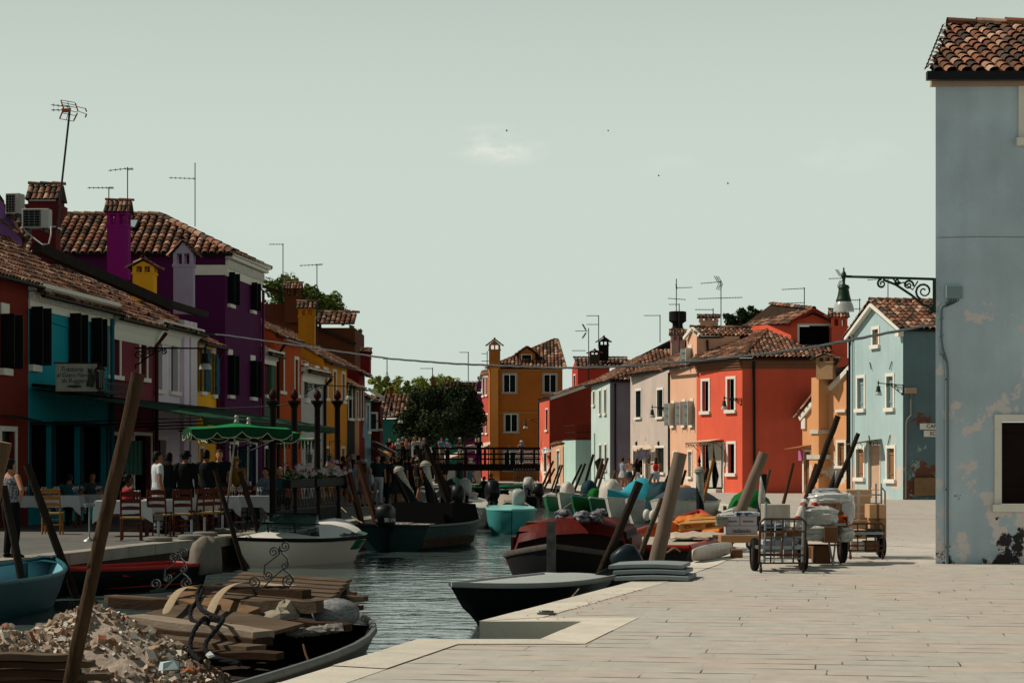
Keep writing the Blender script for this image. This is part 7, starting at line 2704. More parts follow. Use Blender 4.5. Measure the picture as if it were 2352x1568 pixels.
def bag(label, px, py, D, rx, ry, rz_, m, group='parcels on the quay', name='parcel_bag', jit=.12, cat='parcel', n=18, mm=10):
 g = MB()
 c, rings, f = at(px, py, D), [], [rnd.uniform(0, 6) for _ in range(4)]
 n, mm = 34, 18
 for j in range(mm + 1):
  t = -1.5 + 3.0 * j / mm
  ct, st = math.copysign(abs(math.cos(t)) ** .55, math.cos(t)), math.copysign(abs(math.sin(t)) ** .8, math.sin(t))
  rg = []
  for q in range(n):
   a = 6.2832 * q / n
   ca, sa = math.copysign(abs(math.cos(a)) ** .7, math.cos(a)), math.copysign(abs(math.sin(a)) ** .7, math.sin(a))
   r = 1 - .13 * abs(math.sin(2.5 * a + 2 * t + f[0])) * abs(math.cos(3 * t + f[1])) - .1 * abs(math.sin(5 * t - 1.5 * a + f[2])) + rnd.uniform(-.025, .025)
   rg.append(c + V((rx * ct * ca * r, ry * ct * sa * r, rz_ * st * r)))
  rings.append(rg)
 g.loft(rings)
 return tag(g.build(name, m, smooth=True, angle=22), label, cat, group)
def cart(label, x0, x1, D, dp=1.3, bed=.42, wr=.21, front=.62, back=0.0, stand=True, group='delivery carts on the quay', lean=.0):
 """two-wheeled parcel cart: bed, tubular front and back racks, big tyres, small casters or a prop"""
 a, b_ = ptp(x0, D), ptp(x1, D)
 w_ = b_.x - a.x
 t = thing('parcel_cart', label, 'cart', ((a.x + b_.x) / 2, D, 0), group)
 cx_ = (a.x + b_.x) / 2
 g = MB()
 for y in (0, dp):
  g.bar((a.x, D + y, bed), (b_.x, D + y, bed), .04)
 for x in (a.x, b_.x):
  g.bar((x, D, bed), (x, D + dp, bed), .04)
 for i in range(1, 6):
  g.bar((a.x, D + dp * i / 6, bed), (b_.x, D + dp * i / 6, bed), .03)
 g.build('bed', STEEL, t)
 if front:
  g = MB()
  L_ = V((0, -lean, front))
  pts = [V((a.x, D, .14)), V((a.x, D, .14)) + L_ * .92, V((a.x + .05, D, .14)) + L_, V((b_.x - .05, D, .14)) + L_, V((b_.x, D, .14)) + L_ * .92, V((b_.x, D, .14))]
  g.tube(pts, .018, 8)
  for q in (.0, .18, .72):
   p, q2 = V((a.x, D, .14)) + L_ * q, V((b_.x, D, .14)) + L_ * q
   g.tube([p, q2], .014, 6)
  for i in range(1, 4):
   x = a.x + w_ * i / 4
   g.tube([V((x, D, .14)), V((x, D, .14)) + L_ * .98], .012, 6)
  g.build('front_rack', RUSTST, t)
 if back:
  g = MB()
  y = D + dp * .2
  pts = [V((a.x + .1, y, .12)), V((a.x + .16, y + .25, back)), V((b_.x + .06, y + .25, back)), V((b_.x, y, .12))]
  g.tube([pts[0], pts[1] + V((0, 0, .28))], .018, 8)
  g.tube([pts[3], pts[2] + V((0, 0, .28))], .018, 8)
  for q in (.12, .35, .62, .85, 1):
   g.tube([pts[0].lerp(pts[1], q), pts[3].lerp(pts[2], q)], .013, 6)
  for i in range(1, 4):
   g.tube([pts[0].lerp(pts[3], i / 4), pts[1].lerp(pts[2], i / 4)], .013, 6)
  g.build('back_rack', STEEL, t)
 for x in (a.x + .02, b_.x - .0):
  wheel(t, V((x + (.06 if x > cx_ else -.02), D + dp * .45, wr)), wr, .1)
 MB().tube([(a.x - .02, D + dp * .45, wr), (b_.x + .06, D + dp * .45, wr)], .018, 6).build('axle', RUSTST, t)
 if stand:
  for x in (a.x + .02, b_.x - .02):
   g = MB()
   g.bar((x, D, .16), (x, D, .07), .03)
   g.lathe([(0, -.018), (.04, -.018), (.045, 0), (.04, .018), (0, .018)], (x, D - .01, .045), 10, Matrix.Rotation(R(90), 3, 'Y'))
   g.build('caster', RUSTST, t)
 else:
  g = MB()
  for dx in (0, .18):
   g.tube([(b_.x - .28 + dx, D + .05, bed), (b_.x - .2, D - .12, .02)], .016, 6)
  g.build('prop_leg', STEEL, t)
 return t
cart('nearest empty topped parcel cart with a slanting steel rack', 1744, 1848, 29.2, 1.25, .36, .24, .63, .72, lean=.12)
cart('parcel cart heaped with bags and boxes, propped on its legs', 1852, 1940, 31.4, 1.3, .62, .28, 0, 0, stand=False)
cart('rear parcel cart carrying the tall taped cartons', 1950, 2030, 33.2, 1.2, .42, .2, .44, 0)
t = thing('hand_truck', 'folding steel hand truck standing behind the tall taped carton', 'hand truck', onz(2010, 1300))
g = MB()
D = 34.8
for x in (2012, 2024):
 g.tube([at(x, 1110, D), at(x + 2, 1275, D)], .016, 6)
for y in (1135, 1155, 1190):
 g.tube([at(1985, y, D), at(2026, y + 1, D)], .014, 6)
g.tube([at(2024, 1118, D), at(2033, 1128, D), at(2033, 1160, D)], .016, 6)
g.build('frame', STEEL, t)
wheel(t, at(2028, 1275, D), .1, .05)
# load of the nearest cart
D = 29.9
parcel('film wrapped brown parcel upright on the nearest cart', 1757, 1815, 1158, 1225, 30.6, .5, SHRINK, name='wrapped_parcel', cat='parcel')
bag('white mailing bag on the nearest cart rack', 1778, 1200, 30.1, .22, .2, .07, POLYW)
bag('dark blue mailing bag with orange label under the white one', 1776, 1212, 30.0, .22, .18, .06, mat('navy_polybag', '1e2a3a', .35, bump=.4, bs=14))
parcel('brown box in the middle of the nearest cart', 1752, 1800, 1222, 1262, 30.3, .4, CARDD)
parcel('cloth tied white bundle low on the nearest cart', 1752, 1798, 1240, 1268, 29.9, .3, WHITEB, lab=1)
parcel('pale parcel with blue print low on the nearest cart', 1800, 1836, 1238, 1268, 30.0, .3, WHITEB, lab=1)
parcel('dark brown box right of the wrapped parcel', 1806, 1846, 1216, 1262, 30.4, .4, CARDD)
for i in range(2):
 g = MB()
 a, b_ = at(1812 + i * 22, 1245, 31 + i * .2), at(1850 + i * 26, 1150, 31.4 + i * .2)
 d = (b_ - a)
 n = 12
 for k in range(n):
  g.mi = 1 if k % 4 == 2 else 0
  g.tube([a + d * (k / n), a + d * ((k + 1) / n)], .06, 12, cap=(k in (0, n - 1)))
 tag(g.build('barrier_roll', [mat('barrier_white', 'b3ada4', .5, var=.05), mat('barrier_red', '8c2418', .5)], smooth=True, angle=50), ('white roll with slanting red stripes leaning on the cart, lower', 'white roll with red stripes nearer the heaped cart')[i], 'roll', 'red and white rolls')
# load of the heaped cart
bag('big crinkled clear bag of parcels on the heaped cart', 1876, 1187, 31.5, .36, .32, .19, POLYC, jit=.08, n=26, mm=16)
bag('shrink wrapped bottle pack under the crinkled bag', 1868, 1222, 31.4, .36, .3, .14, POLYC, jit=.05)
parcel('brown carton with an arrow mark on top of the heap', 1878, 1930, 1148, 1174, 32.0, .4, CARD, mark=smile)
parcel('brown carton under the arrow marked one', 1880, 1938, 1174, 1194, 32.0, .42, CARDD)
bag('white paper sack drooping over the top carton', 1905, 1142, 32.0, .36, .3, .1, POLYW)
bag('grey mailing bag lying on the very top of the heap', 1898, 1128, 32.0, .24, .18, .055, mat('grey_polybag', '8b9499', .35, var=.1, bump=.4, bs=14))
bag('white sack hanging down the far side of the heap', 1942, 1168, 32.3, .16, .2, .26, POLYW)
def aperol(t, P, M, w_, h_):
 MB().box(P(.35, -1, .0) + V((0, -.004, 0)), (w_ * .4, .006, h_ * .8), M).build('label_panel', BLK, t)
 text('APEROL', t, P(.38, -1, 0) + V((0, -.01, 0)), (.25, 0, -1), (1, 0, .25), h_ * .2, mat('label_orange', 'd8782a', .6), space=.9)
parcel('orange drinks carton with black lettered panel', 1925, 1948, 1184, 1226, 31.5, .34, mat('orange_carton', 'b8481c', .7), mark=aperol)
parcel('small square brown box at the cart edge, in shade', 1893, 1925, 1209, 1246, 31.1, .26, CARDD)
bag('crinkled clear wrap over bottles at the heap side', 1940, 1226, 31.5, .15, .3, .13, POLYC, jit=.06)
parcel('large brown box on the low shelf of the heaped cart', 1872, 1908, 1252, 1292, 32.0, .4, CARDD)
# load of the rear cart
parcel('tall light carton crossed with white tape, upper', 1944, 2000, 1124, 1192, 33.9, .5, CARDL, tape=2)
parcel('light carton with white tape below the tall one', 1946, 1999, 1193, 1226, 33.8, .5, CARDL, tape=2)
parcel('square light carton overhanging the rear cart', 1997, 2036, 1158, 1190, 33.3, .45, CARDL, tape=3)
parcel('tall light carton beneath the overhanging one', 1998, 2034, 1190, 1222, 33.6, .4, CARDL)
parcel('narrow carton standing at the rear cart corner', 2020, 2036, 1190, 1235, 33.5, .3, CARD)
parcel('brown carton with arrow mark inside the rear rack', 1952, 1990, 1216, 1237, 33.35, .4, CARDL, mark=smile, lab=2)
parcel('dark green crate with white label inside the rear rack', 1992, 2026, 1214, 1234, 33.35, .35, mat('green_black_crate', '1f2c2a', .6), lab=1)
parcel('film wrapped carton on the low shelf of the rear cart', 1954, 1986, 1244, 1268, 33.5, .35, SHRINK, lab=2, name='wrapped_parcel', cat='parcel')
parcel('dark carton on the low shelf of the rear cart', 1988, 2018, 1242, 1268, 33.5, .35, CARDD)
# low black trolley with white cartons and a long box by the barge
t = thing('platform_trolley', 'black platform trolley under the long brown box', 'trolley', onz(1700, 1262))
MB().box(onz(1712, 1262) + V((0, .3, .22)), (1.05, .7, .05)).build('platform', MOT_BK, t)
for px in (1672, 1722):
 wheel(t, onz(px, 1263) + V((0, .1, .12)), .12, .09)
 wheel(t, onz(px, 1263) + V((.1, .6, .12)), .12, .09)
parcel('long flat brown box lying on the black trolley', 1656, 1802, 1229, 1246, 35.6, .55, CARD, lab=0)
parcel('white carton with small orange mark, bottom of three', 1668, 1740, 1207, 1228, 35.9, .4, WHITEB, mark=zmark)
parcel('white carton with small orange mark, upper beside the barge', 1664, 1699, 1184, 1206.5, 35.9, .4, WHITEB, mark=zmark)
parcel('white carton with small orange mark, upper beside the nearest cart', 1700, 1738, 1184, 1206.5, 35.9, .4, WHITEB, mark=zmark)
bag('white and blue mailing pouch on the white cartons', 1716, 1180, 36.0, .26, .18, .05, mat('pouch_white', 'a9aeb8', .3, c2='2a3448', vs=7, sharp=.05))
bag('flat white envelope bag on the carton beside the barge', 1672, 1182, 36.1, .22, .16, .03, POLYW)
g = MB()
for i in range(12):
 g.box(at(1658, 1206 - i * 1.8, 35.9), (.2, .2, .012), Matrix.Rotation(rnd.uniform(-.2, .2), 3, 'Z'))
tag(g.build('paper_bundle', mat('grey_paper', '8a857c', .8, island=.2)), 'bundle of grey papers beside the white cartons', 'papers')
# film wrapped bundle on the paving
D = 33.0
c = onz(1640, 1291)
g = MB()
rings = []
n = 14
a, b_ = onz(1592, 1293) + V((0, .15, .12)), onz(1682, 1277) + V((0, .15, .14))
for i in range(n + 1):
 u = i / n
 p = a.lerp(b_, u)
 k = (math.sin(math.pi * (.06 + .88 * u)) ** .25)
 rings.append([p + V((0, math.copysign(abs(math.cos(q)) ** .5, math.cos(q)) * .17 * k, math.copysign(abs(math.sin(q)) ** .5, math.sin(q)) * .125 * k)) for q in [j * 6.283 / 16 for j in range(16)]])
g.loft(rings)
tag(g.build('wrapped_bundle', SHRINK, smooth=True), 'long film wrapped bundle lying on the quay paving', 'bundle', 'parcels on the quay')
parcel('small brown box at the end of the wrapped bundle', 1681, 1706, 1262, 1283, 33.6, .25, CARDD, lab=0)
bag('roll of white foam behind the small box', 1694, 1262, 34.3, .2, .1, .06, POLYW)
parcel('flat brown box on the paving under the nearest cart', 1790, 1832, 1262, 1282, 31.0, .3, CARD)
parcel('brown box between the nearest and the heaped carts', 1840, 1870, 1254, 1286, 33.4, .35, CARD)
# ------------------------------------------------------------------ restaurant on the fondamenta
AWN = mat('green_awning', '083a22', .8, var=.08, vs=3)
PARA = mat('green_parasol', '0b6e3c', .8, var=.06, vs=3)
PIPING = mat('cream_piping', 'b8b098', .8)
CHAIRW = mat('chair_wood', '4a2212', .5, var=.2, vs=8)
CHAIRY = mat('chair_light_wood', '8a5c28', .5, var=.2, vs=8)
STRAW = mat('straw_seat', '8a7248', .9, var=.3, vs=40)
LINEN = mat('white_linen', 'b3b5b8', .9, var=.03)
GLASS = mat('clear_glass', 'dfe5e6', .05, trans=.9, spec=.6)
WICKER = mat('dark_interior', '0c0e0e', .9)
# long awning over the first tables
t = thing('awning', 'long dark green awning sloping out from the trattoria front', 'awning', at(260, 1000, 50))
A0, A1 = flp(66) + NL * .05, flp(470) + NL * .05
zw, zf = zat(925, fl(66)) , 2.62
g = MB()
rows = []
n = 26
for i in range(n + 1):
 u = i / n
 p = A0.lerp(A1, u)
 out = NL * 4.3
 rows.append([p + V((0, 0, 3.35)), p + out * .5 + V((0, 0, 3.0 - .03 * math.sin(i * 1.57))), p + out + V((0, 0, 2.66 - .02 * math.sin(i * 1.57))), p + out * 1.01 + V((0, 0, 2.42 + .05 * abs(math.sin(i * 1.3))))])
g.loft(rows, closed=False)
g.build('canopy', AWN, t, smooth=True, angle=40, solid=.015)
g = MB()
g.tube([A0 + NL * 4.3 + V((0, 0, 2.64)), A1 + NL * 4.3 + V((0, 0, 2.64))], .03, 6)
for i in range(6):
 p = A0.lerp(A1, i / 5)
 g.tube([p + V((0, 0, 2.5)), p + NL * 4.25 + V((0, 0, 2.63))], .02, 6)
g.build('frame', DARKM, t)
# little flat canopy with wrought iron gallery over the trattoria doors
t = thing('iron_gallery', 'wrought iron gallery of loops on the ledge under the trattoria sign', 'railing', flp(150))
a, b_ = flp(72) + NL * .9, flp(246) + NL * .9
z0 = zat(930, a.y)
zz = lambda u: V((0, 0, 3.42))
g = MB()
Lr = (b_ - a).length
g.tube([a + V((0, 0, 3.40)), b_ + V((0, 0, 3.40))], .015, 5)
g.tube([a + V((0, 0, 3.60)), b_ + V((0, 0, 3.60))], .015, 5)
k = 44
for i in range(k):
 p = a.lerp(b_, (i + .5) / k)
 g.tube([p + V((0, 0, 3.40)), p + V((0, 0, 3.60))], .01, 4)
 g.tube([p + DL * (.07 * math.cos(q)) + V((0, 0, 3.67 + .07 * math.sin(q))) for q in [j * .7 for j in range(10)]], .009, 4)
g.build('loops', IRON, t)
MB().add([a + V((0, 0, 3.38)), b_ + V((0, 0, 3.38)), b_ - NL * .88 + V((0, 0, 3.45)), a - NL * .88 + V((0, 0, 3.45))], [(0, 1, 2, 3)]).build('ledge', DARKM, t, solid=.08)
# trattoria sign with its lantern
t = thing('trattoria_sign', 'weathered cream trattoria sign board with black cat painting', 'sign', at(175, 895, 50))
D = 50.5
c = at(175.5, 867, D)
sw, sh = (224 - 131) / F * D, (899 - 836) / F * D
uu = V((1, .16, 0)).normalized()
nn = V((uu.y, -uu.x, 0))
M = Matrix((uu, -nn, V((0, 0, 1)))).transposed()
MB().box(c, (sw, .05, sh), M).build('board', mat('sign_cream', '8d8f86', .8, var=.2, vs=4, stretch=(3, 3, .4)), t)
for dz, dw in ((sh / 2 + .02, .1), (-sh / 2 - .02, .35)):
 MB().box(c + V((0, 0, dz)), (sw + dw, .06, .035), M).build('sign_bar', mat('rusted_iron', '3a1a10', .8), t)
INK = mat('sign_ink', '121514', .7)
for s_, dx, dz, sz in (('Trattoria', -.12, .20, .165), ('al Gatto Nero', -.08, .06, .15), ('da Ruggero', -.04, -.08, .155)):
 text(s_, t, c + nn * .03 + uu * dx + V((0, 0, dz)), uu, (0, 0, 1), sz, INK, shear=.25, space=.92)
P = lambda u, v: c + nn * .03 + uu * u + V((0, 0, v))
g = MB()
g.tube([P(.32, -.22), P(.36, -.02), P(.34, .1)], [.09, .075, .05], 10)
g.blob(P(.33, .16), (.065, .02, .06), 10, 6)
for s_ in (-1, 1):
 g.poly([P(.33 + s_ * .055, .18), P(.33 + s_ * .02, .21), P(.33 + s_ * .055, .25)])
g.tube([P(.4, -.22), P(.44, -.05), P(.42, .12), P(.45, .2)], .015, 6)
for i in range(9):
 a_ = 2.6 - i * .26
 g.tube([P(-.05, -.24), P(-.05 + .2 * math.cos(a_), -.25 + .07 * abs(math.sin(a_)))], .018, 5)
g.build('cat_painting', mat('cat_grey', '3c3e3c', .8, var=.3, vs=9), t)
lt = thing('wall_lantern', 'glazed wall lantern hanging at the edge of the trattoria sign', 'lantern', at(232, 880, D))
q = at(230, 872, D - .1)
g = MB()
for sx in (-1, 1):
 for sy in (-1, 1):
  g.bar(q + V((sx * .10, sy * .10, .24)), q + V((sx * .075, sy * .075, -.22)), .02)
g.lathe([(.16, .24), (.02, .36), (.0, .38)], q, 4)
g.lathe([(.0, -.24), (.1, -.22), (.1, -.2), (0, -.2)], q, 4)
g.tube([q + V((0, 0, -.22)), q + V((0, 0, -.42)), q + V((-.3, .1, -.42))], .018, 6)
g.build('frame', mat('rusted_iron', '3a1a10', .8), lt)
MB().lathe([(.13, .22), (.095, -.2)], q, 4).build('glass', LANT, lt)
# parasols
def parasol(label, px, D, half, ztop, zrim, lean, base_px, base_y):
 c = at(px, 970, D)
 bs = onz(base_px, base_y)
 t = thing('parasol', label, 'parasol', bs, 'green parasols over the tables')
 top = V((c.x, D, ztop))
 M = Matrix.Rotation(R(14), 3, 'Z')
 N_ = 20
 rim = []
 for k in range(4):
  a, b_ = [(-1, -1), (1, -1), (1, 1), (-1, 1)][k], [(1, -1), (1, 1), (-1, 1), (-1, -1)][k]
  for i in range(N_):
   u = i / N_
   x, y = a[0] + (b_[0] - a[0]) * u, a[1] + (b_[1] - a[1]) * u
   sag = .05 * math.sin(math.pi * u) ** 2
   rim.append(top + M @ V((x * half, y * half, 0)) + V((0, 0, zrim - ztop + sag)))
 g = MB()
 n = len(rim)
 mids = [top.lerp(p, .5) + V((0, 0, -.03)) for p in rim]
 vs = [top] + mids + rim
 fs = []
 for i in range(n):
  j = (i + 1) % n
  fs += [(0, 1 + j, 1 + i), (1 + i, 1 + j, 1 + n + j, 1 + n + i)]
 g.add(vs, fs)
 g.build('canopy', PARA, t, smooth=True, angle=25)
 g, e = MB(), MB()
 lows = []
 for i, p in enumerate(rim):
  u = (i % N_) / N_ * 4
  f_ = u % 1
  dr = .1 + .13 * (math.sin(math.pi * f_) ** .55)
  lows.append(p + V((0, 0, -dr)) + (p - top).normalized() * rnd.uniform(-.03, .03))
 lows.append(lows[0])
 rm2 = rim + [rim[0]]
 g.loft([rm2, lows], closed=False)
 g.build('valance', AWN, t, smooth=True)  # hanging edge takes the darker green to paint in its shade
 e.tube(lows, .009, 4)
 e.build('piping', PIPING, t)
 g = MB()
 g.tube([bs, top + V((0, 0, -.02))], .022, 8)
 g.lathe([(.06, 0), (.05, .04), (.03, .06), (.035, .1), (.05, .13), (.03, .16), (0, .17)], top, 10)
 g.build('pole', mat('parasol_pole', '9a958c', .4, metal=.4), t, smooth=True)
 g = MB()
 for x in (-1, 1):
  for y in (-1, 1):
   g.tube([top.lerp(bs, .25), top.lerp(top + M @ V((x * half, y * half, 0)) + V((0, 0, zrim - ztop)), .97) + V((0, 0, -.03))], .01, 5)
 g.build('ribs', DARKM, t)
parasol('green parasol with cream piping on a leaning pole, nearer the awning', 543, 44.0, 1.05, 2.40, 2.25, 0, 516, 1215)
parasol('green parasol with cream piping reaching to the pine cone posts', 571, 46.5, 1.02, 2.40, 2.2, 0, 568, 1200)
GRAN = mat('granite_base', '6c6a66', .9, var=.4, vs=60)
for i, (px, y) in enumerate(((364, 1243), (440, 1238), (470, 1231), (511, 1224))):
 c = onz(px, y)
 g = MB()
 g.lathe([(0, 0), (.25, 0), (.28, .03), (.27, .08), (.2, .1), (0, .1)], c, 20)
 t = thing('granite_weight', ('round granite parasol base nearest the leaning barge pole', 'round granite parasol base between two ladder-back chairs', 'round granite parasol base by the crooked dark pole', 'round granite parasol base next to the speedboat bow')[i], 'parasol base', c, 'granite parasol bases')
 g.build('stone_disc', GRAN, t, smooth=True, angle=50)
 MB().tube([c + V((0, 0, .09)), c + V((0, 0, .4))], .025, 8).build('tube', STEEL, t)
# tables with cloths, chairs
def table(label, px, yt, D, w_=1.1, d_=.8, rz=.1, cat=''):
 c = at(px, yt, D)
 z = c.z
 t = thing('restaurant_table', 'table under ' + label, 'table', (c.x, c.y, 0), 'restaurant tables')
 M = Matrix.Rotation(rz, 3, 'Z')
 cc = V((c.x, c.y, 0))
 MB().box(cc + V((0, 0, z - .03)), (w_ - .04, d_ - .04, .03), M).build('tabletop', CHAIRW, t)
 for sx in (-1, 1):
  for sy in (-1, 1):
   MB().bar(cc + M @ V((sx * w_ * .42, sy * d_ * .42, 0)), cc + M @ V((sx * w_ * .42, sy * d_ * .42, z - .04)), .045).build('leg', CHAIRW, t)
 g = MB()
 N_ = 12
 rim = []
 for k in range(4):
  a, b_ = [(-1, -1), (1, -1), (1, 1), (-1, 1)][k], [(1, -1), (1, 1), (-1, 1), (-1, -1)][k]
  for i in range(N_):
   u = i / N_
   rim.append((a[0] + (b_[0] - a[0]) * u, a[1] + (b_[1] - a[1]) * u, u))
 top = [cc + M @ V((x * w_ / 2, y * d_ / 2, 0)) + V((0, 0, z)) for x, y, u in rim]
 low, mid = [], []
 for i, (x, y, u) in enumerate(rim):
  corner = max(0, 1 - min(u, 1 - u) * 6)
  dr = .27 + .2 * corner + rnd.uniform(-.01, .01)
  o = .03 + .025 * math.sin(i * 1.7) + .03 * corner
  nrm = (M @ V((x if abs(x) > .99 else 0, y if abs(y) > .99 else 0, 0))).normalized()
  low.append(cc + M @ V((x * w_ / 2, y * d_ / 2, 0)) + nrm * o + V((0, 0, z - dr)))
  mid.append(cc + M @ V((x * w_ / 2, y * d_ / 2, 0)) + nrm * o * .7 + V((0, 0, z - dr * .45)))
 n = len(top)
 g.add([cc + V((0, 0, z + .004))] + top, [(0, 1 + i, 1 + (i + 1) % n) for i in range(n)])
 g.loft([top, mid, low], True, False)
 tag(g.build('tablecloth', LINEN, smooth=True, angle=45), label, 'tablecloth', 'white tablecloths')
 return cc, z, M
GL = None
def glass(p):
 global GL
 if GL is None:
  t = thing('wine_glass', 'stemmed wine glass on a white cloth', 'wine glass', (0, 0, 0), 'wine glasses on the tables', absolute=False)
  MB().lathe([(.033, 0), (.033, .004), (.005, .008), (.005, .09), (.02, .105), (.04, .13), (.042, .16), (.034, .21)], (0, 0, 0), 12, cap=False).build('glass', GLASS, t, smooth=True)
  GL = t
  t.location = p
  return t
 return dup(GL, p)
gl_n = 0
for lab, px, yt, D, w_, rz in (('white tablecloth at the left edge behind the leaning thin pole', 72, 1138, 48.6, .95, .05), ('white tablecloth behind the light wood chair', 145, 1137, 48.4, .85, .05), ('white tablecloth nearest the quay, behind the steel ashtray stand', 284, 1149, 43.2, 1.15, .12),
                               ('white tablecloth in front of the man in the white shirt', 378, 1146, 44.6, .9, .12), ('white tablecloth before the man in the bucket hat', 448, 1142, 46.0, .9, .12), ('white tablecloth beside the leaning parasol pole', 508, 1139, 47.2, .8, .12),
                               ('white tablecloth between the two parasol poles and the posts', 570, 1138, 49.5, 1.0, .12), ('white napkin covered table deeper under the awning', 200, 1135, 51.5, .8, .05)):
 cc, z, M = table(lab, px, yt, D, w_, .78, rz)
 for q in ((-.22, .1), (-.16, .14), (.25, .05), (.31, .1)):
  o = glass(cc + M @ V((q[0], q[1], 0)) + V((0, 0, z + .004)))
  k = int(gl_n // 4)
  o['label'] = 'wine glass on the ' + lab.replace('white ', '').replace('standing ', '')
  gl_n += 1
def chair(loc, rz, label, m=None, first=[None]):
 if first[0] is None:
  t = thing('restaurant_chair', label, 'chair', (0, 0, 0), 'ladder-back restaurant chairs', absolute=False)
  MB().box((0, 0, .45), (.42, .4, .04)).build('seat', STRAW, t, bevel=.01)
  for sx in (-1, 1):
   MB().tube([(sx * .19, .18, 0), (sx * .18, .18, .45)], .018, 8).build('leg', CHAIRW, t)
   MB().tube([(sx * .19, -.19, 0), (sx * .19, -.18, .46), (sx * .19, -.23, .75), (sx * .185, -.27, .98)], .02, 8).build('leg', CHAIRW, t)
  for z, y, h_ in ((.92, -.262, .09), (.78, -.238, .07), (.64, -.212, .06)):
   g = MB()
   g.loft([[V((x, y - .03 * (1 - (x / .19) ** 2), z - h_ / 2)), V((x, y - .03 * (1 - (x / .19) ** 2), z + h_ / 2 + .02 * (1 - (x / .19) ** 2))), V((x, y + .016 - .03 * (1 - (x / .19) ** 2), z + h_ / 2 + .02 * (1 - (x / .19) ** 2))), V((x, y + .016 - .03 * (1 - (x / .19) ** 2), z - h_ / 2))] for x in [-.19 + .38 * i / 8 for i in range(9)]])
   g.build('back_slat', CHAIRW, t)
  g = MB()
  for z in (.16, .28):
   for sx in (-1, 1):
    g.tube([(sx * .19, .18, z), (sx * .19, -.19, z)], .01, 5)
   g.tube([(-.19, .18, z + .04), (.19, .18, z + .04)], .01, 5)
   g.tube([(-.19, -.19, z + .04), (.19, -.19, z + .04)], .01, 5)
  g.build('stretcher', CHAIRW, t)
  first[0] = t
  t.location, t.rotation_euler = loc, (0, 0, rz)
  return t
 return dup(first[0], loc, rz, label)
for lab, px, y, rz in (('ladder-back chair nearest the quay, behind the ashtray stand', 302, 1240, .1), ('ladder-back chair in front of the white shirted man', 366, 1231, -.1), ('ladder-back chair between two granite bases', 420, 1229, .12), ('ladder-back chair turned sideways behind the third granite base', 464, 1225, .5),
                       ('ladder-back chair before the leaning parasol pole', 490, 1222, .05), ('ladder-back chair close beside the parasol pole foot', 530, 1214, -.1), ('ladder-back chair far side under the second parasol', 556, 1206, .4)):
 chair(onz(px, y), rz, lab)
t = chair(onz(121, 1226), .05, 'light wood chair alone at the left tables')
for c_ in t.children:
 c_.data = c_.data.copy()
 c_.data.materials[0] = CHAIRY if c_.name.split('.')[0] != 'seat' else STRAW
# ashtray stand
t = thing('ashtray_stand', 'polished steel ashtray stand on a slim foot', 'ashtray', onz(205, 1243))
c = onz(205, 1242)
MB().lathe([(.0, 0), (.13, 0), (.12, .02), (.03, .06), (.015, .09), (.015, .66), (.02, .68)], c, 16).build('stand', STEEL, t, smooth=True, angle=50)
MB().lathe([(.02, .67), (.10, .67), (.115, .74), (.1, .745), (.09, .7)], c, 16).build('bowl', STEEL, t, smooth=True, angle=50)
# drapes of the restaurant front
for i, (px, y0, y1, D, w_) in enumerate(((306, 1012, 1090, 58, .55), (566, 1024, 1105, 62, .5))):
 g = MB()
 g.loft([[at(px, y, D) + V((w_ * (k / 14 - .5), .05 * math.sin(k * 2.1), 0)) for k in range(15)] for y in (y0, (y0 + y1) / 2, y1)], closed=False)
 tag(g.build('drape', mat('sage_drape', '5c8478', .9, var=.1) if i == 0 else mat('blue_drape', '2c5468', .9, var=.1), smooth=True), ('sage green drape hanging by the maroon house door', 'blue drape hanging in the purple house doorway')[i], 'drape')
# posts with pine cone finials and the flower railing between them
POSTM = mat('dark_red_post', '160d0b', .6, var=.2)
posts = []
for i, px in enumerate((627, 676, 729, 775)):
 k = (px - CX) / F
 D = (-6.0 - .1746 * 43 - .12) / (k - .1746)
 p = V((k * D, D, 0))
 posts.append(p)
 t = thing('terrace_post', ('pine cone topped post nearest the green parasols', 'pine cone topped post second along the terrace', 'pine cone topped post third along the terrace', 'pine cone topped post at the far end by the flowers')[i], 'post', p, 'posts of the restaurant terrace')
 g = MB()
 zt = zat(920, D)
 g.lathe([(.1, 0), (.1, .25), (.08, .28), (.072, zt - .18), (.09, zt - .14), (.1, zt - .1), (.15, zt - .06), (.16, zt), (.08, zt + .01)], p, 14)
 g.build('shaft', POSTM, t, smooth=True, angle=35)
 g = MB()
 g.lathe([(.05, zt), (.045, zt + .04), (.09, zt + .08), (.1, zt + .14), (.07, zt + .21), (.02, zt + .27), (0, zt + .28)], p, 12)
 g.build('pine_cone', mat('rusty_cone', '30140f', .7), t, smooth=True)
PGRN = mat('terrace_green_black', '101a16', .6, var=.2)
t = thing('terrace_railing', 'dark green terrace railing with scrolled iron panels between the posts', 'railing', posts[2])
for i in range(3):
 a, b_ = posts[i], posts[i + 1]
 d = (b_ - a)
 g = MB()
 for z, h_ in ((.95, .05), (.28, .3)):
  g.bar(a + V((0, 0, z)), b_ + V((0, 0, z)), .05, h_)
 g.build('panel', PGRN, t)
 g = MB()
 n = 7
 dd = d.normalized()
 for k in range(n):
  c = a.lerp(b_, (k + .5) / n) + V((0, 0, .7))
  g.tube([c + dd * (.09 * math.cos(q)) + V((0, 0, .2 * math.sin(q))) for q in [j * .5236 for j in range(13)]], .012, 4)
 g.tube([a + V((0, 0, .48)), b_ + V((0, 0, .48))], .015, 4)
 g.build('scroll_panel', IRON, t)
tl = posts[-1]
MB().box(V((tl.x + .0, tl.y + .1, .45)), (.16, .2, .9)).build('end_panel', PGRN, t)
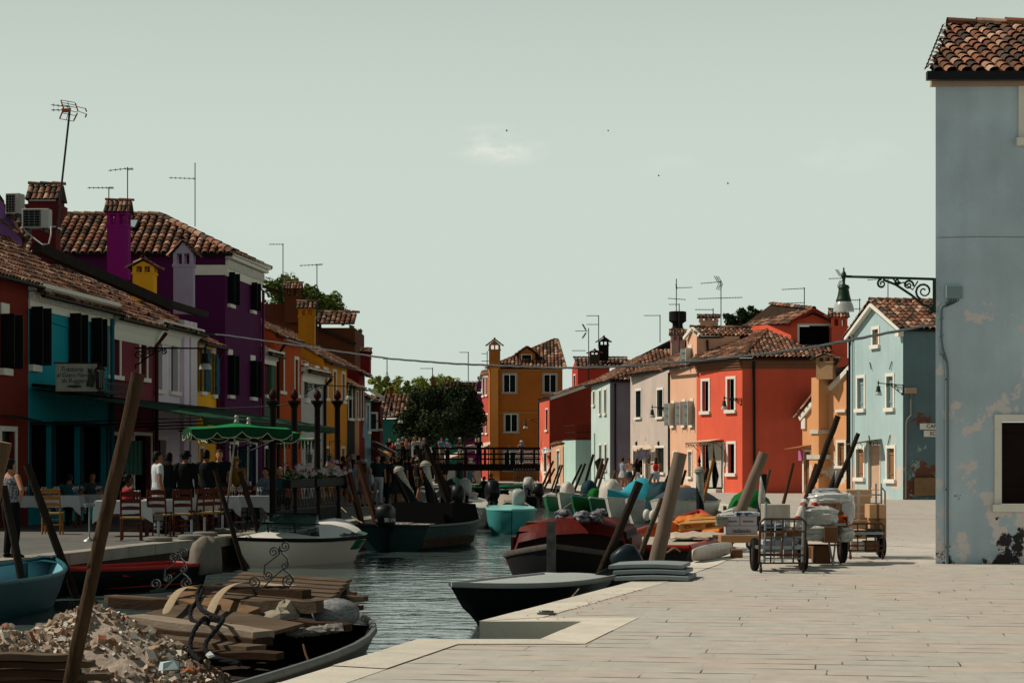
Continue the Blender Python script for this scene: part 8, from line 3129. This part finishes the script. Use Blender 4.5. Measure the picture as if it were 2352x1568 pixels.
# flower boxes
FOL = mat('flower_foliage', '24361c', .7, island=.5)
for bi, (u0, u1) in enumerate(((.12, .48), (.52, .98))):
 a, b_ = posts[0].lerp(posts[3], u0), posts[0].lerp(posts[3], u1)
 t = thing('flower_box', ('flower box with pink and white blooms nearer the parasols', 'flower box with white and pink blooms at the far posts')[bi], 'flower box', a.lerp(b_, .5), 'flower boxes on the terrace railing')
 d = (b_ - a).normalized()
 n = V((d.y, -d.x, 0))
 c = a.lerp(b_, .5) + n * .12 + V((0, 0, 1.05))
 MB().box(c, ((b_ - a).length, .2, .18), Matrix((d, -n, V((0, 0, 1)))).transposed()).build('planter', PGRN, t)
 g = MB()
 for i in range(420):
  p = a.lerp(b_, rnd.random()) + n * (.12 + rnd.gauss(0, .1)) + V((0, 0, 1.16 + abs(rnd.gauss(0, .12))))
  x, y = V((rnd.gauss(0, 1), rnd.gauss(0, 1), rnd.gauss(0, 1))).normalized(), V((rnd.gauss(0, 1), rnd.gauss(0, 1), rnd.gauss(0, 1)))
  y = x.cross(y).normalized()
  g.add([p - x * .05, p - y * .025, p + x * .05, p + y * .025], [(0, 1, 2, 3)])
 g.build('foliage', FOL, t)
 for cm, nm, k in (('b8b4b0', 'white_blossoms', 26), ('b07a98', 'pink_blossoms', 22)):
  g = MB()
  for i in range(k):
   p = a.lerp(b_, .1 + .88 * rnd.random() ** .8) + n * (.2 + rnd.gauss(0, .08)) + V((0, 0, 1.22 + abs(rnd.gauss(0, .12))))
   for q in range(5):
    an = q * 1.2566 + i
    x = V((math.cos(an), -.3, math.sin(an)))
    y = V((-math.sin(an), 0, math.cos(an)))
    g.add([p, p + x * .035 + y * .018, p + x * .06, p + x * .035 - y * .018], [(0, 1, 2, 3)])
  g.build(nm, mat(nm, cm, .8, island=.2), t)
# smaller parasol and menu stands farther along
t = thing('market_umbrella', 'green umbrella with white fringe behind the terrace posts', 'parasol', at(690, 1100, 60))
c = at(690, 1008, 60)
g = MB()
pts = [c + V((-.9, -.5, 0)), c + V((.42, -.9, -.02)), c + V((.5, .9, 0)), c + V((-.9, .9, 0))]
g.poly(pts)
g.add(pts[:2] + [c + V((-.2, 0, .16))], [(0, 1, 2)])
g.add([pts[1], pts[2], c + V((-.2, 0, .16))], [(0, 1, 2)])
g.add([pts[2], pts[3], c + V((-.2, 0, .16))], [(0, 1, 2)])
g.build('canopy', PARA, t)
g = MB()
g.tube([pts[3], pts[0], pts[1], pts[2]], .05, 8)
g.build('rolled_edge', mat('rolled_cream', '9c9a90', .8), t)
g = MB()
for i in range(14):
 p = pts[0].lerp(pts[1], i / 13)
 g.add([p, p + V((.08, 0, 0)), p + V((.06, 0, -.28)), p + V((.02, 0, -.28))], [(0, 1, 2, 3)])
g.build('fringe', AWN, t)
MB().tube([c + V((-.2, 0, .1)), V((c.x - .2, c.y, 0))], .025, 6).build('pole', STEEL, t)
for i, (px, y, lx) in enumerate(((757, 1058, 0), (711, 1056, 1))):
 t = thing('table_lantern', ('small glass lantern over the flowers at the far post', 'small glass lantern hanging deeper in the terrace')[i], 'lantern', at(px, y, 53.5), 'terrace lanterns')
 q = at(px, y, 53.5)
 MB().lathe([(.05, .16), (.02, .2), (.0, .22)], q, 6).lathe([(.06, -.12), (.03, -.16), (0, -.16)], q, 6).tube([q + V((0, 0, .2)), q + V((0, 0, .5)), q + V((.3, 0, .52))], .012, 5).build('frame', DARKM, t)
 MB().lathe([(.085, .15), (.05, -.12)], q, 6).build('glass', LANT, t)
# a-frame easel boards leaning on the end post
t = thing('menu_easel', 'light wooden menu easel beside the far terrace post', 'easel', onz(766, 1190, 0))
g = MB()
g.bar(at(745, 1085, 55), at(757, 1050, 55.2), .05)
g.bar(at(770, 1085, 55), at(764, 1050, 55.2), .05)
g.bar(at(748, 1075, 55), at(770, 1075, 55), .05)
g.bar(at(746, 1085, 55), at(742, 1195, 54.6), .05)
g.bar(at(770, 1085, 55), at(778, 1198, 54.6), .05)
g.build('frame', CHAIRY, t)
# folded shop awnings farther along the row
for i, (x0, y0, x1, y1, D0, D1, m_) in enumerate(((863, 1014, 912, 1040, 92, 96, 'b0a698'), (868, 1030, 903, 1052, 98, 101, '5a4a34'), (892, 1038, 905, 1062, 103, 103, 'b07a20'))):
 a, b_ = at(x0, y0, D0), at(x1, y1, D1)
 g = MB()
 g.add([a, b_, b_ + V((-.4, 2.2, .05)), a + V((-.4, 2.2, .05))], [(0, 1, 2, 3)])
 t = thing('shop_awning', ('pale shop awning slanting out near the bridge steps', 'brown shop awning under the pale one', 'ochre shop awning end by the bridge steps')[i], 'awning', (a.x, a.y, 0), 'shop awnings near the bridge')
 g.build('canvas', mat('awning_' + m_, m_, .8, var=.1), t, solid=.05)
 MB().tube([a, b_], .03, 6).build('front_bar', STEEL, t)
tag(MB().add([at(x, y, 88) for x, y in ((836, 962), (842, 960), (846, 1006), (841, 1010), (833, 1002))], [(0, 1, 2, 3, 4)]).build('towel', mat('pale_blue_towel', '8fa6b0', .9), solid=.06), 'pale blue towel hung out to dry by the red slice of house', 'towel')
# ------------------------------------------------------------------ people
SKIN = [mat('skin_light', 'a8775c', .6), mat('skin_tan', '8a5c42', .6), mat('skin_dark', '5c3a2a', .6)]
HAIRC = {'dark': mat('hair_dark', '14100e', .6), 'brown': mat('hair_brown', '3c2618', .6), 'blond': mat('hair_blond', '9a7a4a', .6), 'grey': mat('hair_grey', '8a8680', .7)}
CL = {}
def cloth(c, **k):
 if c not in CL:
  CL[c] = mat('cloth_' + c, c, .9, var=.06, **k)
 return CL[c]
ARM = {'down': ((.05, .02, -.29), (.01, -.06, -.24)), 'fwd': ((.05, -.09, -.26), (-.09, -.22, .05)), 'hip': ((.17, .05, -.23), (-.13, -.1, -.13)), 'up': ((.16, -.1, .13), (.08, -.08, .22)),
       'phone': ((.05, -.14, -.23), (-.09, -.16, .2)), 'table': ((.06, -.16, -.22), (-.05, -.24, .0)), 'reach': ((.2, -.1, -.06), (.22, -.08, .1)), 'bag': ((.08, .03, -.28), (-.03, -.16, .1)), 'swing': ((.05, .1, -.27), (.02, -.03, -.25)), 'front': ((.04, -.08, -.28), (-.1, -.14, -.1))}
def ell(c, rx, ry, n=14, z=None):
 return [V((c[0] + rx * math.cos(a), c[1] + ry * math.sin(a), c[2])) for a in [k * 6.283185 / n for k in range(n)]]
def person(label, x, y, z0=0.0, rz=0.0, hgt=1.72, skin=0, hair='dark', long=0, top='2a2c30', sleeve=1, bot='trousers', botc='20242a', shoes='1a1a1a', arms=('down', 'down'), hat=None, bag=None, seat=False, stride=.0, slim=1.0, topm=None, botm=None, voxel=.013, extra=None, group=None, lean=0.0):
 """rz = 0 faces the viewer. body, clothes and hair in one local frame, metres at 1.72 m height"""
 k = hgt / 1.72
 t = thing('person', label, 'person', (x, y, z0), group, absolute=False)
 t.rotation_euler = (0, 0, rz)
 t.scale = (k, k, k)
 sk = SKIN[skin]
 W_ = slim
 dz = -.44 if seat else 0.0
 L = lambda z: -lean * max(0, z - .9)          # lean forward
 S = {}
 for sg in (-1, 1):
  hip = V((.09 * sg, 0, .90 + dz))
  if seat:
   kn = V((.12 * sg, -.42, .50))
   an = V((.12 * sg, -.36, .08))
  else:
   st_ = stride * sg
   kn = V((.095 * sg, -.05 - st_ * .5, .49))
   an = V((.10 * sg, -.0 - st_ + (.05 if st_ < 0 else 0), .085 + max(0, -st_ * .25)))
  sh = V((.185 * sg * W_, L(1.41), 1.41 + dz))
  e_, w_ = ARM[arms[0] if sg < 0 else arms[1]]
  el = sh + V((e_[0] * sg, e_[1], e_[2]))
  wr = el + V((w_[0] * sg, w_[1], w_[2]))
  S[sg] = (hip, kn, an, sh, el, wr)
 torso = lambda o: [ell((0, L(z), z + dz), (rx * W_ + o), (ry + o)) for z, rx, ry in ((.82, .12, .09), (.90, .165, .115), (.98, .15, .105), (1.08, .135, .095), (1.2, .15, .105), (1.32, .165, .11), (1.40, .15, .095), (1.455, .085, .07), (1.49, .058, .058))]
 hc = V((0, L(1.6) - .015, 1.605 + dz))
 # body: one fused surface
 g = MB()
 g.loft(torso(0))
 g.tube([V((0, L(1.44), 1.44 + dz)), V((0, L(1.52) - .01, 1.54 + dz))], [.055, .05], 10)
 rings = []
 for z, rx, ry, oy in ((-.12, .03, .035, -.045), (-.105, .045, .05, -.035), (-.07, .06, .075, -.015), (-.02, .07, .09, 0), (.03, .074, .094, .005), (.07, .068, .088, .008), (.1, .05, .065, .01), (.115, .02, .03, .01)):
  rings.append(ell((hc.x, hc.y + oy, hc.z + z), rx, ry, 14))
 g.loft(rings)
 g.tube([hc + V((0, -.088, .02)), hc + V((0, -.112, -.028)), hc + V((0, -.09, -.035))], [.009, .014, .012], 6)
 for sg in (-1, 1):
  g.blob(hc + V((.075 * sg, .01, -.01)), (.012, .022, .032), 7, 5)
  hip, kn, an, sh, el, wr = S[sg]
  g.tube([hip, hip.lerp(kn, .5), kn, kn.lerp(an, .35), an], [.088, .078, .056, .055, .036], 12)
  g.tube([an + V((0, .035, -.03)), an + V((0, -.05, -.045)), an + V((.01 * sg, -.13, -.062)), an + V((.012 * sg, -.18, -.066))], [.032, .038, .034, .018], 8)
  g.tube([sh + V((-.04 * sg, 0, .01)), sh, sh.lerp(el, .5), el, el.lerp(wr, .4), wr], [.05, .054, .046, .038, .037, .026], 10)
  d = (wr - el).normalized()
  s_ = d.cross(V((sg, 0, .2))).normalized()
  n_ = d.cross(s_)
  pm = wr + d * .085
  g.tube([wr - d * .005, wr + d * .04, pm], [.026, .036, .034], 8, sx=.6)
  for i, (o, ln) in enumerate(((-.026, .068), (-.009, .078), (.009, .073), (.026, .056))):
   b_ = pm + s_ * o - d * .012
   g.tube([b_, b_ + d * ln * .55 + n_ * .004, b_ + d * ln * .95 + n_ * (.014 + .004 * i)], [.0095, .009, .007], 6)
  b_ = wr + d * .03 - s_ * .024
  g.tube([b_, b_ + d * .03 - s_ * .022 + n_ * .008, b_ + d * .058 - s_ * .024 + n_ * .014], [.012, .011, .008], 6)
 o = g.build('body', sk, t, smooth=True)
 m = o.modifiers.new('fuse', 'REMESH')
 m.mode = 'VOXEL'
 m.voxel_size = voxel
 m.use_smooth_shade = True
 # face
 g = MB()
 for sg in (-1, 1):
  g.blob(hc + V((.03 * sg, -.083, .012)), (.012, .008, .008), 6, 4)
 g.box(hc + V((0, -.088, -.062)), (.045, .01, .008))
 g.build('face_features', mat('eye_dark', '1a0e0c', .5), t)
 def fuse(o, vs=.015):
  m = o.modifiers.new('fuse', 'REMESH')
  m.mode = 'VOXEL'
  m.voxel_size = vs
  m.use_smooth_shade = True
 dress = bot == 'dress'
 # top
 g = MB()
 tr = torso(.016)
 g.loft(tr[1 if not dress else 0:8 if sleeve else 7])
 if sleeve:
  for sg in (-1, 1):
   hip, kn, an, sh, el, wr = S[sg]
   end = {1: sh.lerp(el, .55), 2: wr.lerp(el, .1)}[sleeve]
   pts = [sh + V((-.06 * sg, 0, .02)), sh + V((.01 * sg, 0, 0)), end] if sleeve == 1 else [sh + V((-.06 * sg, 0, .02)), sh, el, end]
   g.tube(pts, [.06, .068, .064] if sleeve == 1 else [.06, .066, .052, .042], 12)
 else:
  for sg in (-1, 1):
   sh = S[sg][3]
   g.tube([sh + V((-.075 * sg, -.08, -.07)), sh + V((-.075 * sg, 0, .045)), sh + V((-.075 * sg, .08, -.07))], .02, 6)
 o = g.build('shirt' if not dress else 'dress', topm or cloth(top), t, smooth=True)
 if not dress:
  fuse(o)
 # below the waist
 g = MB()
 if bot in ('trousers', 'shorts'):
  g.loft(torso(.02)[0:3])
  for sg in (-1, 1):
   hip, kn, an = S[sg][:3]
   if bot == 'trousers':
    g.tube([hip + V((0, 0, .05)), hip.lerp(kn, .5), kn, kn.lerp(an, .4), an + V((0, 0, .0))], [.105, .096, .075, .07, .06], 12)
   else:
    g.tube([hip + V((0, 0, .05)), hip.lerp(kn, .4), hip.lerp(kn, .72)], [.108, .104, .102], 12)
  o = g.build('trousers' if bot == 'trousers' else 'shorts', botm or cloth(botc), t, smooth=True)
  fuse(o)
 else:
  hem = {'skirt': .6, 'dress': .52, 'mini': .68, 'long': .16}.get(bot, .6) + dz
  rg = []
  n = 28
  for u in (0, .25, .5, .75, 1):
   z = 1.02 + dz + (hem - 1.02 - dz) * u
   r_ = .15 + .11 * u ** .8
   rg.append([V((r_ * math.cos(a) * (1 + .07 * u * math.sin(7 * a)), r_ * .78 * math.sin(a) * (1 + .07 * u * math.cos(9 * a)) - stride * .1 * u, z + .02 * u * math.sin(3 * a))) for a in [q * 6.283 / n for q in range(n)]])
  g.loft(rg, True, False)
  g.build('skirt', botm or cloth(botc), t, smooth=True)
 # shoes
 for sg in (-1, 1):
  an = S[sg][2]
  g = MB()
  g.tube([an + V((0, .055, -.045)), an + V((0, .03, -.035)), an + V((0, -.05, -.045)), an + V((.012 * sg, -.14, -.06)), an + V((.012 * sg, -.2, -.066))], [.03, .045, .047, .043, .022], 10)
  g.build('shoe', cloth(shoes), t, smooth=True)
 # hair
 hm = HAIRC[hair]
 g = MB()
 rg = []
 for z, f_ in ((-.06, 1.02), (-.02, 1.08), (.03, 1.1), (.07, 1.1), (.1, 1.12), (.125, .7), (.132, .2)):
  c = (hc.x, hc.y + .018 + (.02 if z < 0.03 else 0), hc.z + z)
  rx, ry = (.073, .088) if z < .08 else (.06, .075)
  ring = []
  for a in [q * 6.283 / 16 for q in range(16)]:
   yy = math.sin(a)
   cut = .55 if (yy < -.2 and z < .055) else 1.0
   ring.append(V((c[0] + rx * f_ * math.cos(a), c[1] + ry * f_ * yy * cut, c[2])))
  rg.append(ring)
 g.loft(rg)
 if long == 1:
  g.tube([hc + V((0, .07, .02)), hc + V((0, .1, -.1)), hc + V((0, .105, -.26)), hc + V((0, .1, -.42))], [.075, .085, .075, .03], 10)
 elif long == 2:
  g.blob(hc + V((0, .1, .06)), .035, 8, 6)
  g.tube([hc + V((0, .11, .05)), hc + V((0, .13, -.1)), hc + V((0, .12, -.26))], [.03, .035, .012], 8)
 elif long == 3:
  g.blob(hc + V((0, .085, .06)), .045, 8, 6)
 g.build('hair', hm, t, smooth=True)
 # hat
 if hat:
  kind, hcol = hat
  g = MB()
  c = hc + V((0, .01, .05))
  if kind == 'brim':
   g.lathe([(.0, .1), (.06, .1), (.085, .08), (.092, .02), (.092, .0), (.165, -.02), (.17, -.025), (.09, -.012)], c, 20)
  elif kind == 'bucket':
   g.lathe([(.0, .085), (.075, .08), (.095, .02), (.145, -.045), (.14, -.05), (.09, .0)], c, 18)
  else:
   g.lathe([(.0, .085), (.06, .075), (.088, .04), (.094, -.01), (.09, -.02)], c, 16)
   g.blob(c + V((0, -.12, -.005)), (.065, .075, .012), 10, 4)
  o = g.build('hat', cloth(hcol), t, smooth=True)
  if kind == 'brim':
   g = MB()
   g.lathe([(.0945, .0), (.0945, .025)], c, 20, cap=False)
   g.build('hat_band', cloth('2a2a2c'), o)
 if bag:
  kind, bc, sg = bag
  if kind == 'shoulder':
   sh = S[sg][3]
   g = MB()
   g.blob(V((.27 * sg, .04, 1.0 + dz)), (.07, .12, .19), 12, 8)
   g.tube([V((.25 * sg, -.02, 1.15 + dz)), sh + V((.0, -.05, .06)), sh + V((.0, .07, .05)), V((.25 * sg, .1, 1.15 + dz))], .012, 6)
   tag(g.build('shoulder_bag', cloth(bc), None, smooth=True), 'bag', 'bag') if False else g.build('shoulder_bag', cloth(bc), t, smooth=True)
  elif kind == 'back':
   g = MB()
   g.blob(V((0, .19 + L(1.2), 1.2 + dz)), (.15, .1, .21), 12, 8)
   for s_ in (-1, 1):
    g.tube([V((.09 * s_, .12, 1.36 + dz)), V((.1 * s_, 0, 1.46 + dz)), V((.11 * s_, -.12, 1.3 + dz)), V((.12 * s_, 0, 1.08 + dz))], .018, 6)
   g.build('backpack', cloth(bc), t, smooth=True)
  else:
   g = MB()
   g.blob(V((.2 * sg, -.1, .92 + dz)), (.1, .06, .08), 10, 6)
   g.tube([V((.17 * sg, -.12, .98 + dz)), V((-.12 * sg, -.1, 1.4 + dz)), V((-.14 * sg, .06, 1.44 + dz)), V((.17 * sg, .11, 1.0 + dz))], .01, 5)
   g.build('crossbody_bag', cloth(bc), t, smooth=True)
 if extra:
  extra(t, S, hc, dz)
 return t
BACK = math.pi
def pp(label, px, D, z0=0.0, **k):
 p = ptp(px, D)
 return person(label, p.x, p.y, z0, **k)
CR = 'people on the street by the canal'
STRIPE = mat('cloth_blue_stripes', '9aa4ac', .9, c2='4a5a70', vs=30, stretch=(3, 3, .02), sharp=.1)
FLORAL = mat('cloth_star_print', '8e9096', .9, c2='4c4a52', vs=22, sharp=.05)
# restaurant
pp('woman in white printed vest resting a raised hand on a leaning pole', 24, 33.6, rz=BACK * .8, hgt=1.62, skin=0, hair='dark', long=0, topm=FLORAL, sleeve=0, bot='trousers', botc='101114', shoes='0e0f10', arms=('hip', 'up'), voxel=.009)
pp('man in white tee standing among the restaurant tables', 362, 44.6, rz=BACK * .65, hgt=1.78, skin=1, top='b4b8bc', bot='trousers', botc='8a8c90', arms=('down', 'down'))
RS = 'diners standing in the restaurant shade'
pp('dark haired man in black behind the white tee man', 388, 46.2, rz=BACK * .9, hgt=1.76, skin=2, top='16181a', group=RS)
pp('man in black with a bucket hat, back turned', 426, 46.0, rz=BACK, hgt=1.80, skin=1, top='121314', hat=('bucket', '101112'), botc='15171a', sleeve=2, group=RS)
pp('man in dark shirt with cropped hair, back turned', 474, 47, rz=BACK * .95, hgt=1.82, skin=1, top='181a1e', botc='16181c', group=RS)
pp('man in dark tee facing the canal between the tables', 504, 49.5, rz=.1, hgt=1.84, skin=0, top='141518', hair='brown', arms=('fwd', 'down'), group=RS)
pp('woman in mustard top and straw hat under the parasols', 541, 50.0, rz=.2, hgt=1.66, skin=0, hair='brown', long=1, top='7a5a24', hat=('brim', '8a7040'), arms=('front', 'front'), group=RS)
SD = 'seated diners'
pp('seated diner in teal tee, back to the canal', 159, 49.8, 0, rz=BACK, seat=True, top='1f4c50', skin=1, arms=('table', 'table'), group=SD)
pp('seated diner in grey facing the canal deep under the awning', 212, 52.5, 0, rz=.1, seat=True, top='3a4246', skin=1, arms=('table', 'table'), group=SD)
pp('seated woman with red strap top beside the thick leaning pole', 294, 45.4, 0, rz=BACK * .7, seat=True, top='a02434', sleeve=0, skin=2, long=3, arms=('table', 'table'), group=SD)
pp('seated grey haired diner in teal between the terrace posts', 643, 53, .06, rz=.3, seat=True, top='1f4a52', hair='grey', skin=0, arms=('table', 'table'), group=SD, hgt=1.8)
pp('seated diner in pale striped shirt behind the first terrace post', 612, 53.5, .06, rz=-.8, seat=True, topm=STRIPE, sleeve=2, hair='dark', skin=0, arms=('table', 'table'), group=SD, hgt=1.8)
# street
pp('man in dark tee and shorts half hidden by the last terrace post', 788, 71.5, rz=BACK, hgt=1.72, top='1c1e22', bot='shorts', botc='1e2024', shoes='8a8a88', skin=1, group=CR)
pp('person in pale blue shirt and grey cap walking towards the viewer', 810, 77, rz=.1, hgt=1.8, top='8a9cac', hat=('cap', '6e7880'), bot='shorts', botc='4a5058', stride=.12, group=CR)
pp('woman in blue and white striped dress with a dark ponytail', 811.5, 70.8, rz=BACK * .97, hgt=1.6, topm=STRIPE, botm=STRIPE, bot='dress', long=2, shoes='a8aaac', skin=1, stride=.1, group=CR)
pp('woman in white brimmed hat and taupe dress with a white bag', 838, 70.2, rz=BACK, hgt=1.58, top='5a5054', botc='6a6064', bot='dress', sleeve=0, hair='brown', long=1, hat=('brim', 'b4b6ba'), bag=('shoulder', 'a8aab0', -1), shoes='3a2620', stride=.1, skin=0, group=CR)
pp('man in dark tee and pale jeans striding towards the viewer', 868, 71.6, rz=.05, hgt=1.76, top='1d262c', botc='9a9ca2', shoes='22262a', stride=.2, skin=0, arms=('down', 'swing'), group=CR)
pp('person in a sun hat behind the striding man', 888, 88, rz=.2, hgt=1.68, top='4a3c36', hat=('brim', '8a7a5c'), skin=1, group=CR)
pp('man in black tee and sunglasses deeper in the crowd', 907, 84, rz=.0, hgt=1.78, top='101214', skin=1, bot='shorts', botc='1a1c20', shoes='8a1c1a', group=CR)
pp('girl in straw hat and dark green dress, back turned', 908, 72.6, rz=BACK, hgt=1.38, top='1e2a2a', botc='22302e', bot='dress', sleeve=0, hat=('brim', '8c8468'), skin=1, shoes='2c2420', group=CR)
pp('woman with dark hair in mustard skirt walking away', 923, 79, rz=BACK * .9, hgt=1.64, top='2c2a28', botc='7a5a28', bot='skirt', long=1, shoes='9a9a98', stride=.12, group=CR)
pp('man in light tee with a sling bag, seen from the side', 941, 85, rz=BACK * .6, hgt=1.74, top='7e868a', botc='14161a', bag=('cross', '5a6066', 1), skin=1, group=CR)
pp('person in white tee behind the man with the sling bag', 934, 92, rz=BACK, hgt=1.72, top='a0a4a8', botc='2a2c30', group=CR)
pp('dark haired person in navy at the foot of the bridge steps', 950, 94, rz=BACK * .9, hgt=1.7, top='20242c', botc='1c1e24', long=1, group=CR)
pp('woman in khaki bucket hat, black top and shorts by the striped poles', 960, 77, rz=BACK * .7, hgt=1.68, top='141416', bot='shorts', botc='3a322a', hat=('bucket', '8a7c62'), bag=('cross', 'a04a28', -1), shoes='6a5a68', stride=.1, skin=1, group=CR)
pp('person with backpack between the striped poles and the steps', 895, 100, rz=BACK, hgt=1.74, top='3a3e44', bag=('back', '22262c', 1), group=CR)
for px, D, sk, c, lab in ((799, 90, 1, '24282e', 'person in slate tee far back between the brown poles'), (827, 96, 0, '3a2c2c', 'person in maroon tee far back behind the white hat'), (853, 101, 2, '1c2228', 'dark haired person far back left of the striding man'), (878, 97, 0, '5a5e60', 'person in grey far back at the striding man shoulder'), (916, 96, 1, '2e3036', 'person in charcoal far back behind the mustard skirt'), (870, 108, 1, '7a2a2a', 'person in faded red deep in the crowd')):
 pp(lab, px, D, rz=(px % 7) * .9, hgt=1.64 + (px % 5) * .04, top=c, botc='1c1e22', bot=('shorts', 'trousers')[px % 2], skin=sk, hair=('dark', 'brown')[px % 2], long=px % 3 // 2, stride=.08, arms=('down', 'fwd'), group=CR)
for px, D, sk, c, lab in ((882, 74, 1, '17191c', 'man in black beside the striding man in pale jeans'), (898, 76, 2, '22201e', 'dark clothed person just behind the straw hat girl'), (931, 81, 1, '1a1d22', 'person in black between the mustard skirt and the sling bag'), (948, 80, 0, '2a2420', 'person in dark brown beside the khaki bucket hat'), (823, 84, 1, '1f2226', 'person in black behind the white hat woman')):
 pp(lab, px, D, rz=2.2 + (px % 5) * .5, hgt=1.62 + (px % 4) * .05, top=c, botc='15171a', skin=sk, long=px % 3 // 2, stride=.1, arms=('down', 'front'), group=CR)
# landing and bridge
BR = 'people crossing the footbridge'
zdk = zat(1065, 125)
pp('dark haired person at the top of the bridge steps', 895, 125.5, zdk, rz=.3, hgt=1.6, top='141618', group=BR)
pp('child in red at the top of the bridge steps', 902, 124.6, zdk, rz=.2, hgt=1.3, top='a0302a', botc='8a2a24', bot='dress', group=BR)
pp('blond person in white tee with a cap on the bridge landing', 915, 125, zdk, rz=.5, hgt=1.52, top='b2b2b0', hair='blond', hat=('cap', 'b09a84'), bot='shorts', botc='5c7a74', group=BR)
pp('grey haired woman in a black dress on the bridge landing', 925.5, 124.4, zdk, rz=-.7, hgt=1.62, top='101012', botc='121214', bot='dress', sleeve=0, hair='grey', skin=1, arms=('fwd', 'fwd'), group=BR)
pp('woman in pink raising a phone on the bridge landing', 934, 125.6, zdk, rz=-.3, hgt=1.58, top='9a6a70', long=1, arms=('phone', 'phone'), group=BR)
pp('person in straw hat and white top at the start of the rail', 952, 124.8, zdk, rz=.9, hgt=1.6, top='a6a49c', hat=('brim', '8a6c48'), bot='shorts', botc='1c1e22', group=BR)
pp('man in pale vest raising his arms beside the straw hat', 964, 125.4, zdk, rz=.6, hgt=1.64, top='b0b0ac', hair='dark', arms=('reach', 'phone'), group=BR)
pp('grey haired person leaning at the bridge newel post', 974, 124.9, zdk, rz=-1.2, hgt=1.58, top='3a3c40', hair='grey', arms=('phone', 'down'), group=BR)
pp('man in blue shirt and beige trousers standing on the bridge', 1014.5, 124.8, zdk, rz=.4, hgt=1.62, top='6a86a4', botc='9a8a70', arms=('front', 'front'), sleeve=1, skin=1, group=BR)
pp('woman in turquoise hat and pale printed shirt on the bridge', 1027, 125.2, zdk, rz=.7, hgt=1.54, top='a4a2ac', sleeve=2, hat=('bucket', '2a7a90'), botc='16181c', arms=('front', 'hip'), group=BR)
pp('man in white cap and dark tee reading on the bridge', 1057, 125, zdk, rz=-.9, hgt=1.6, top='15181c', hat=('cap', 'a8a6a0'), bot='shorts', botc='8e8a82', arms=('fwd', 'fwd'), group=BR)
pp('grey haired man in black leaning on the bridge rail', 1100, 124.9, zdk, rz=.1, hgt=1.58, top='121315', hair='grey', botc='1e2024', arms=('hip', 'table'), group=BR)
pp('girl in white hat and grey top taking a photo on the bridge', 1197.5, 124.8, zdk, rz=.0, hgt=1.42, top='6e6a6c', sleeve=2, hat=('bucket', 'b4b0ac'), botc='7a6e72', shoes='a8a8a8', long=1, arms=('phone', 'phone'), group=BR)
FB = 'people beyond the bridge'
for i, (px, D, c, b_, bc, lab) in enumerate(((1011, 139, '5a4038', 'shorts', '16181c', 'person in dark shorts seen under the bridge deck, first from the steps'), (1023, 138, '8a8078', 'shorts', '1c1e24', 'person in black shorts and trainers under the bridge deck'),
                                             (1078, 137.5, '5a6a6c', 'long', '3a6a74', 'woman in long teal skirt walking past the market stall'), (1087, 138.2, 'a8a4a0', 'shorts', 'a09a94', 'person in pale shorts beside the teal skirt'))):
 pp(lab, px, D, 0, rz=(.3, -.4, 1.4, -1.3)[i], hgt=1.66, top=c, bot=b_, botc=bc, stride=(0, .05, .15, .15)[i], skin=1, group=FB)
# in the boat by the bridge
pp('boatman in dark clothes and cap seated at the stern, by the bridge', 1128, 115.2, WATER + .1, rz=.9, seat=True, hgt=1.8, top='0e0f11', botc='101114', hat=('cap', '4a3a26'), arms=('table', 'table'), skin=1)
pp('second dark figure seated low in the same boat', 1112, 115.6, WATER + .02, rz=-.9, seat=True, hgt=1.7, top='0d0e10', botc='101114', arms=('table', 'table'), skin=2, sleeve=2)
# girls by the shop on the right bank
GG = 'girls standing by the shop'
pp('girl in pale blue strap top and white skirt, hair tied up', 1431, 108, rz=BACK * .85, hgt=1.68, top='8ea0b0', sleeve=0, bot='mini', botc='a6a6a0', hair='dark', long=3, bag=('cross', '161618', -1), arms=('front', 'front'), shoes='2a2420', group=GG)
pp('girl in white top and denim skirt looking at a phone', 1445, 107, rz=.5, hgt=1.64, top='b0a8a0', sleeve=0, bot='mini', botc='2c3a4a', long=2, arms=('phone', 'fwd'), skin=1, shoes='a0a09c', group=GG)
pp('girl in black top and white shorts with long dark hair', 1463, 108.5, rz=BACK * .8, hgt=1.64, top='111214', sleeve=1, bot='shorts', botc='b2b0ac', long=1, arms=('front', 'hip'), skin=1, shoes='a8a8a4', group=GG)
pp('girl in white vest and denim shorts with a red backpack', 1507, 105, rz=BACK * .95, hgt=1.7, top='b2b0ac', sleeve=0, bot='shorts', botc='7c90a0', long=1, hair='dark', bag=('back', '8c2018', 1), arms=('bag', 'reach'), skin=1, shoes='a8a8a4', group=GG)
# tidy helper marks
for o in bpy.data.objects:
 for kx in ('_abs', '_w', '_L'):
  if kx in o:
   del o[kx]
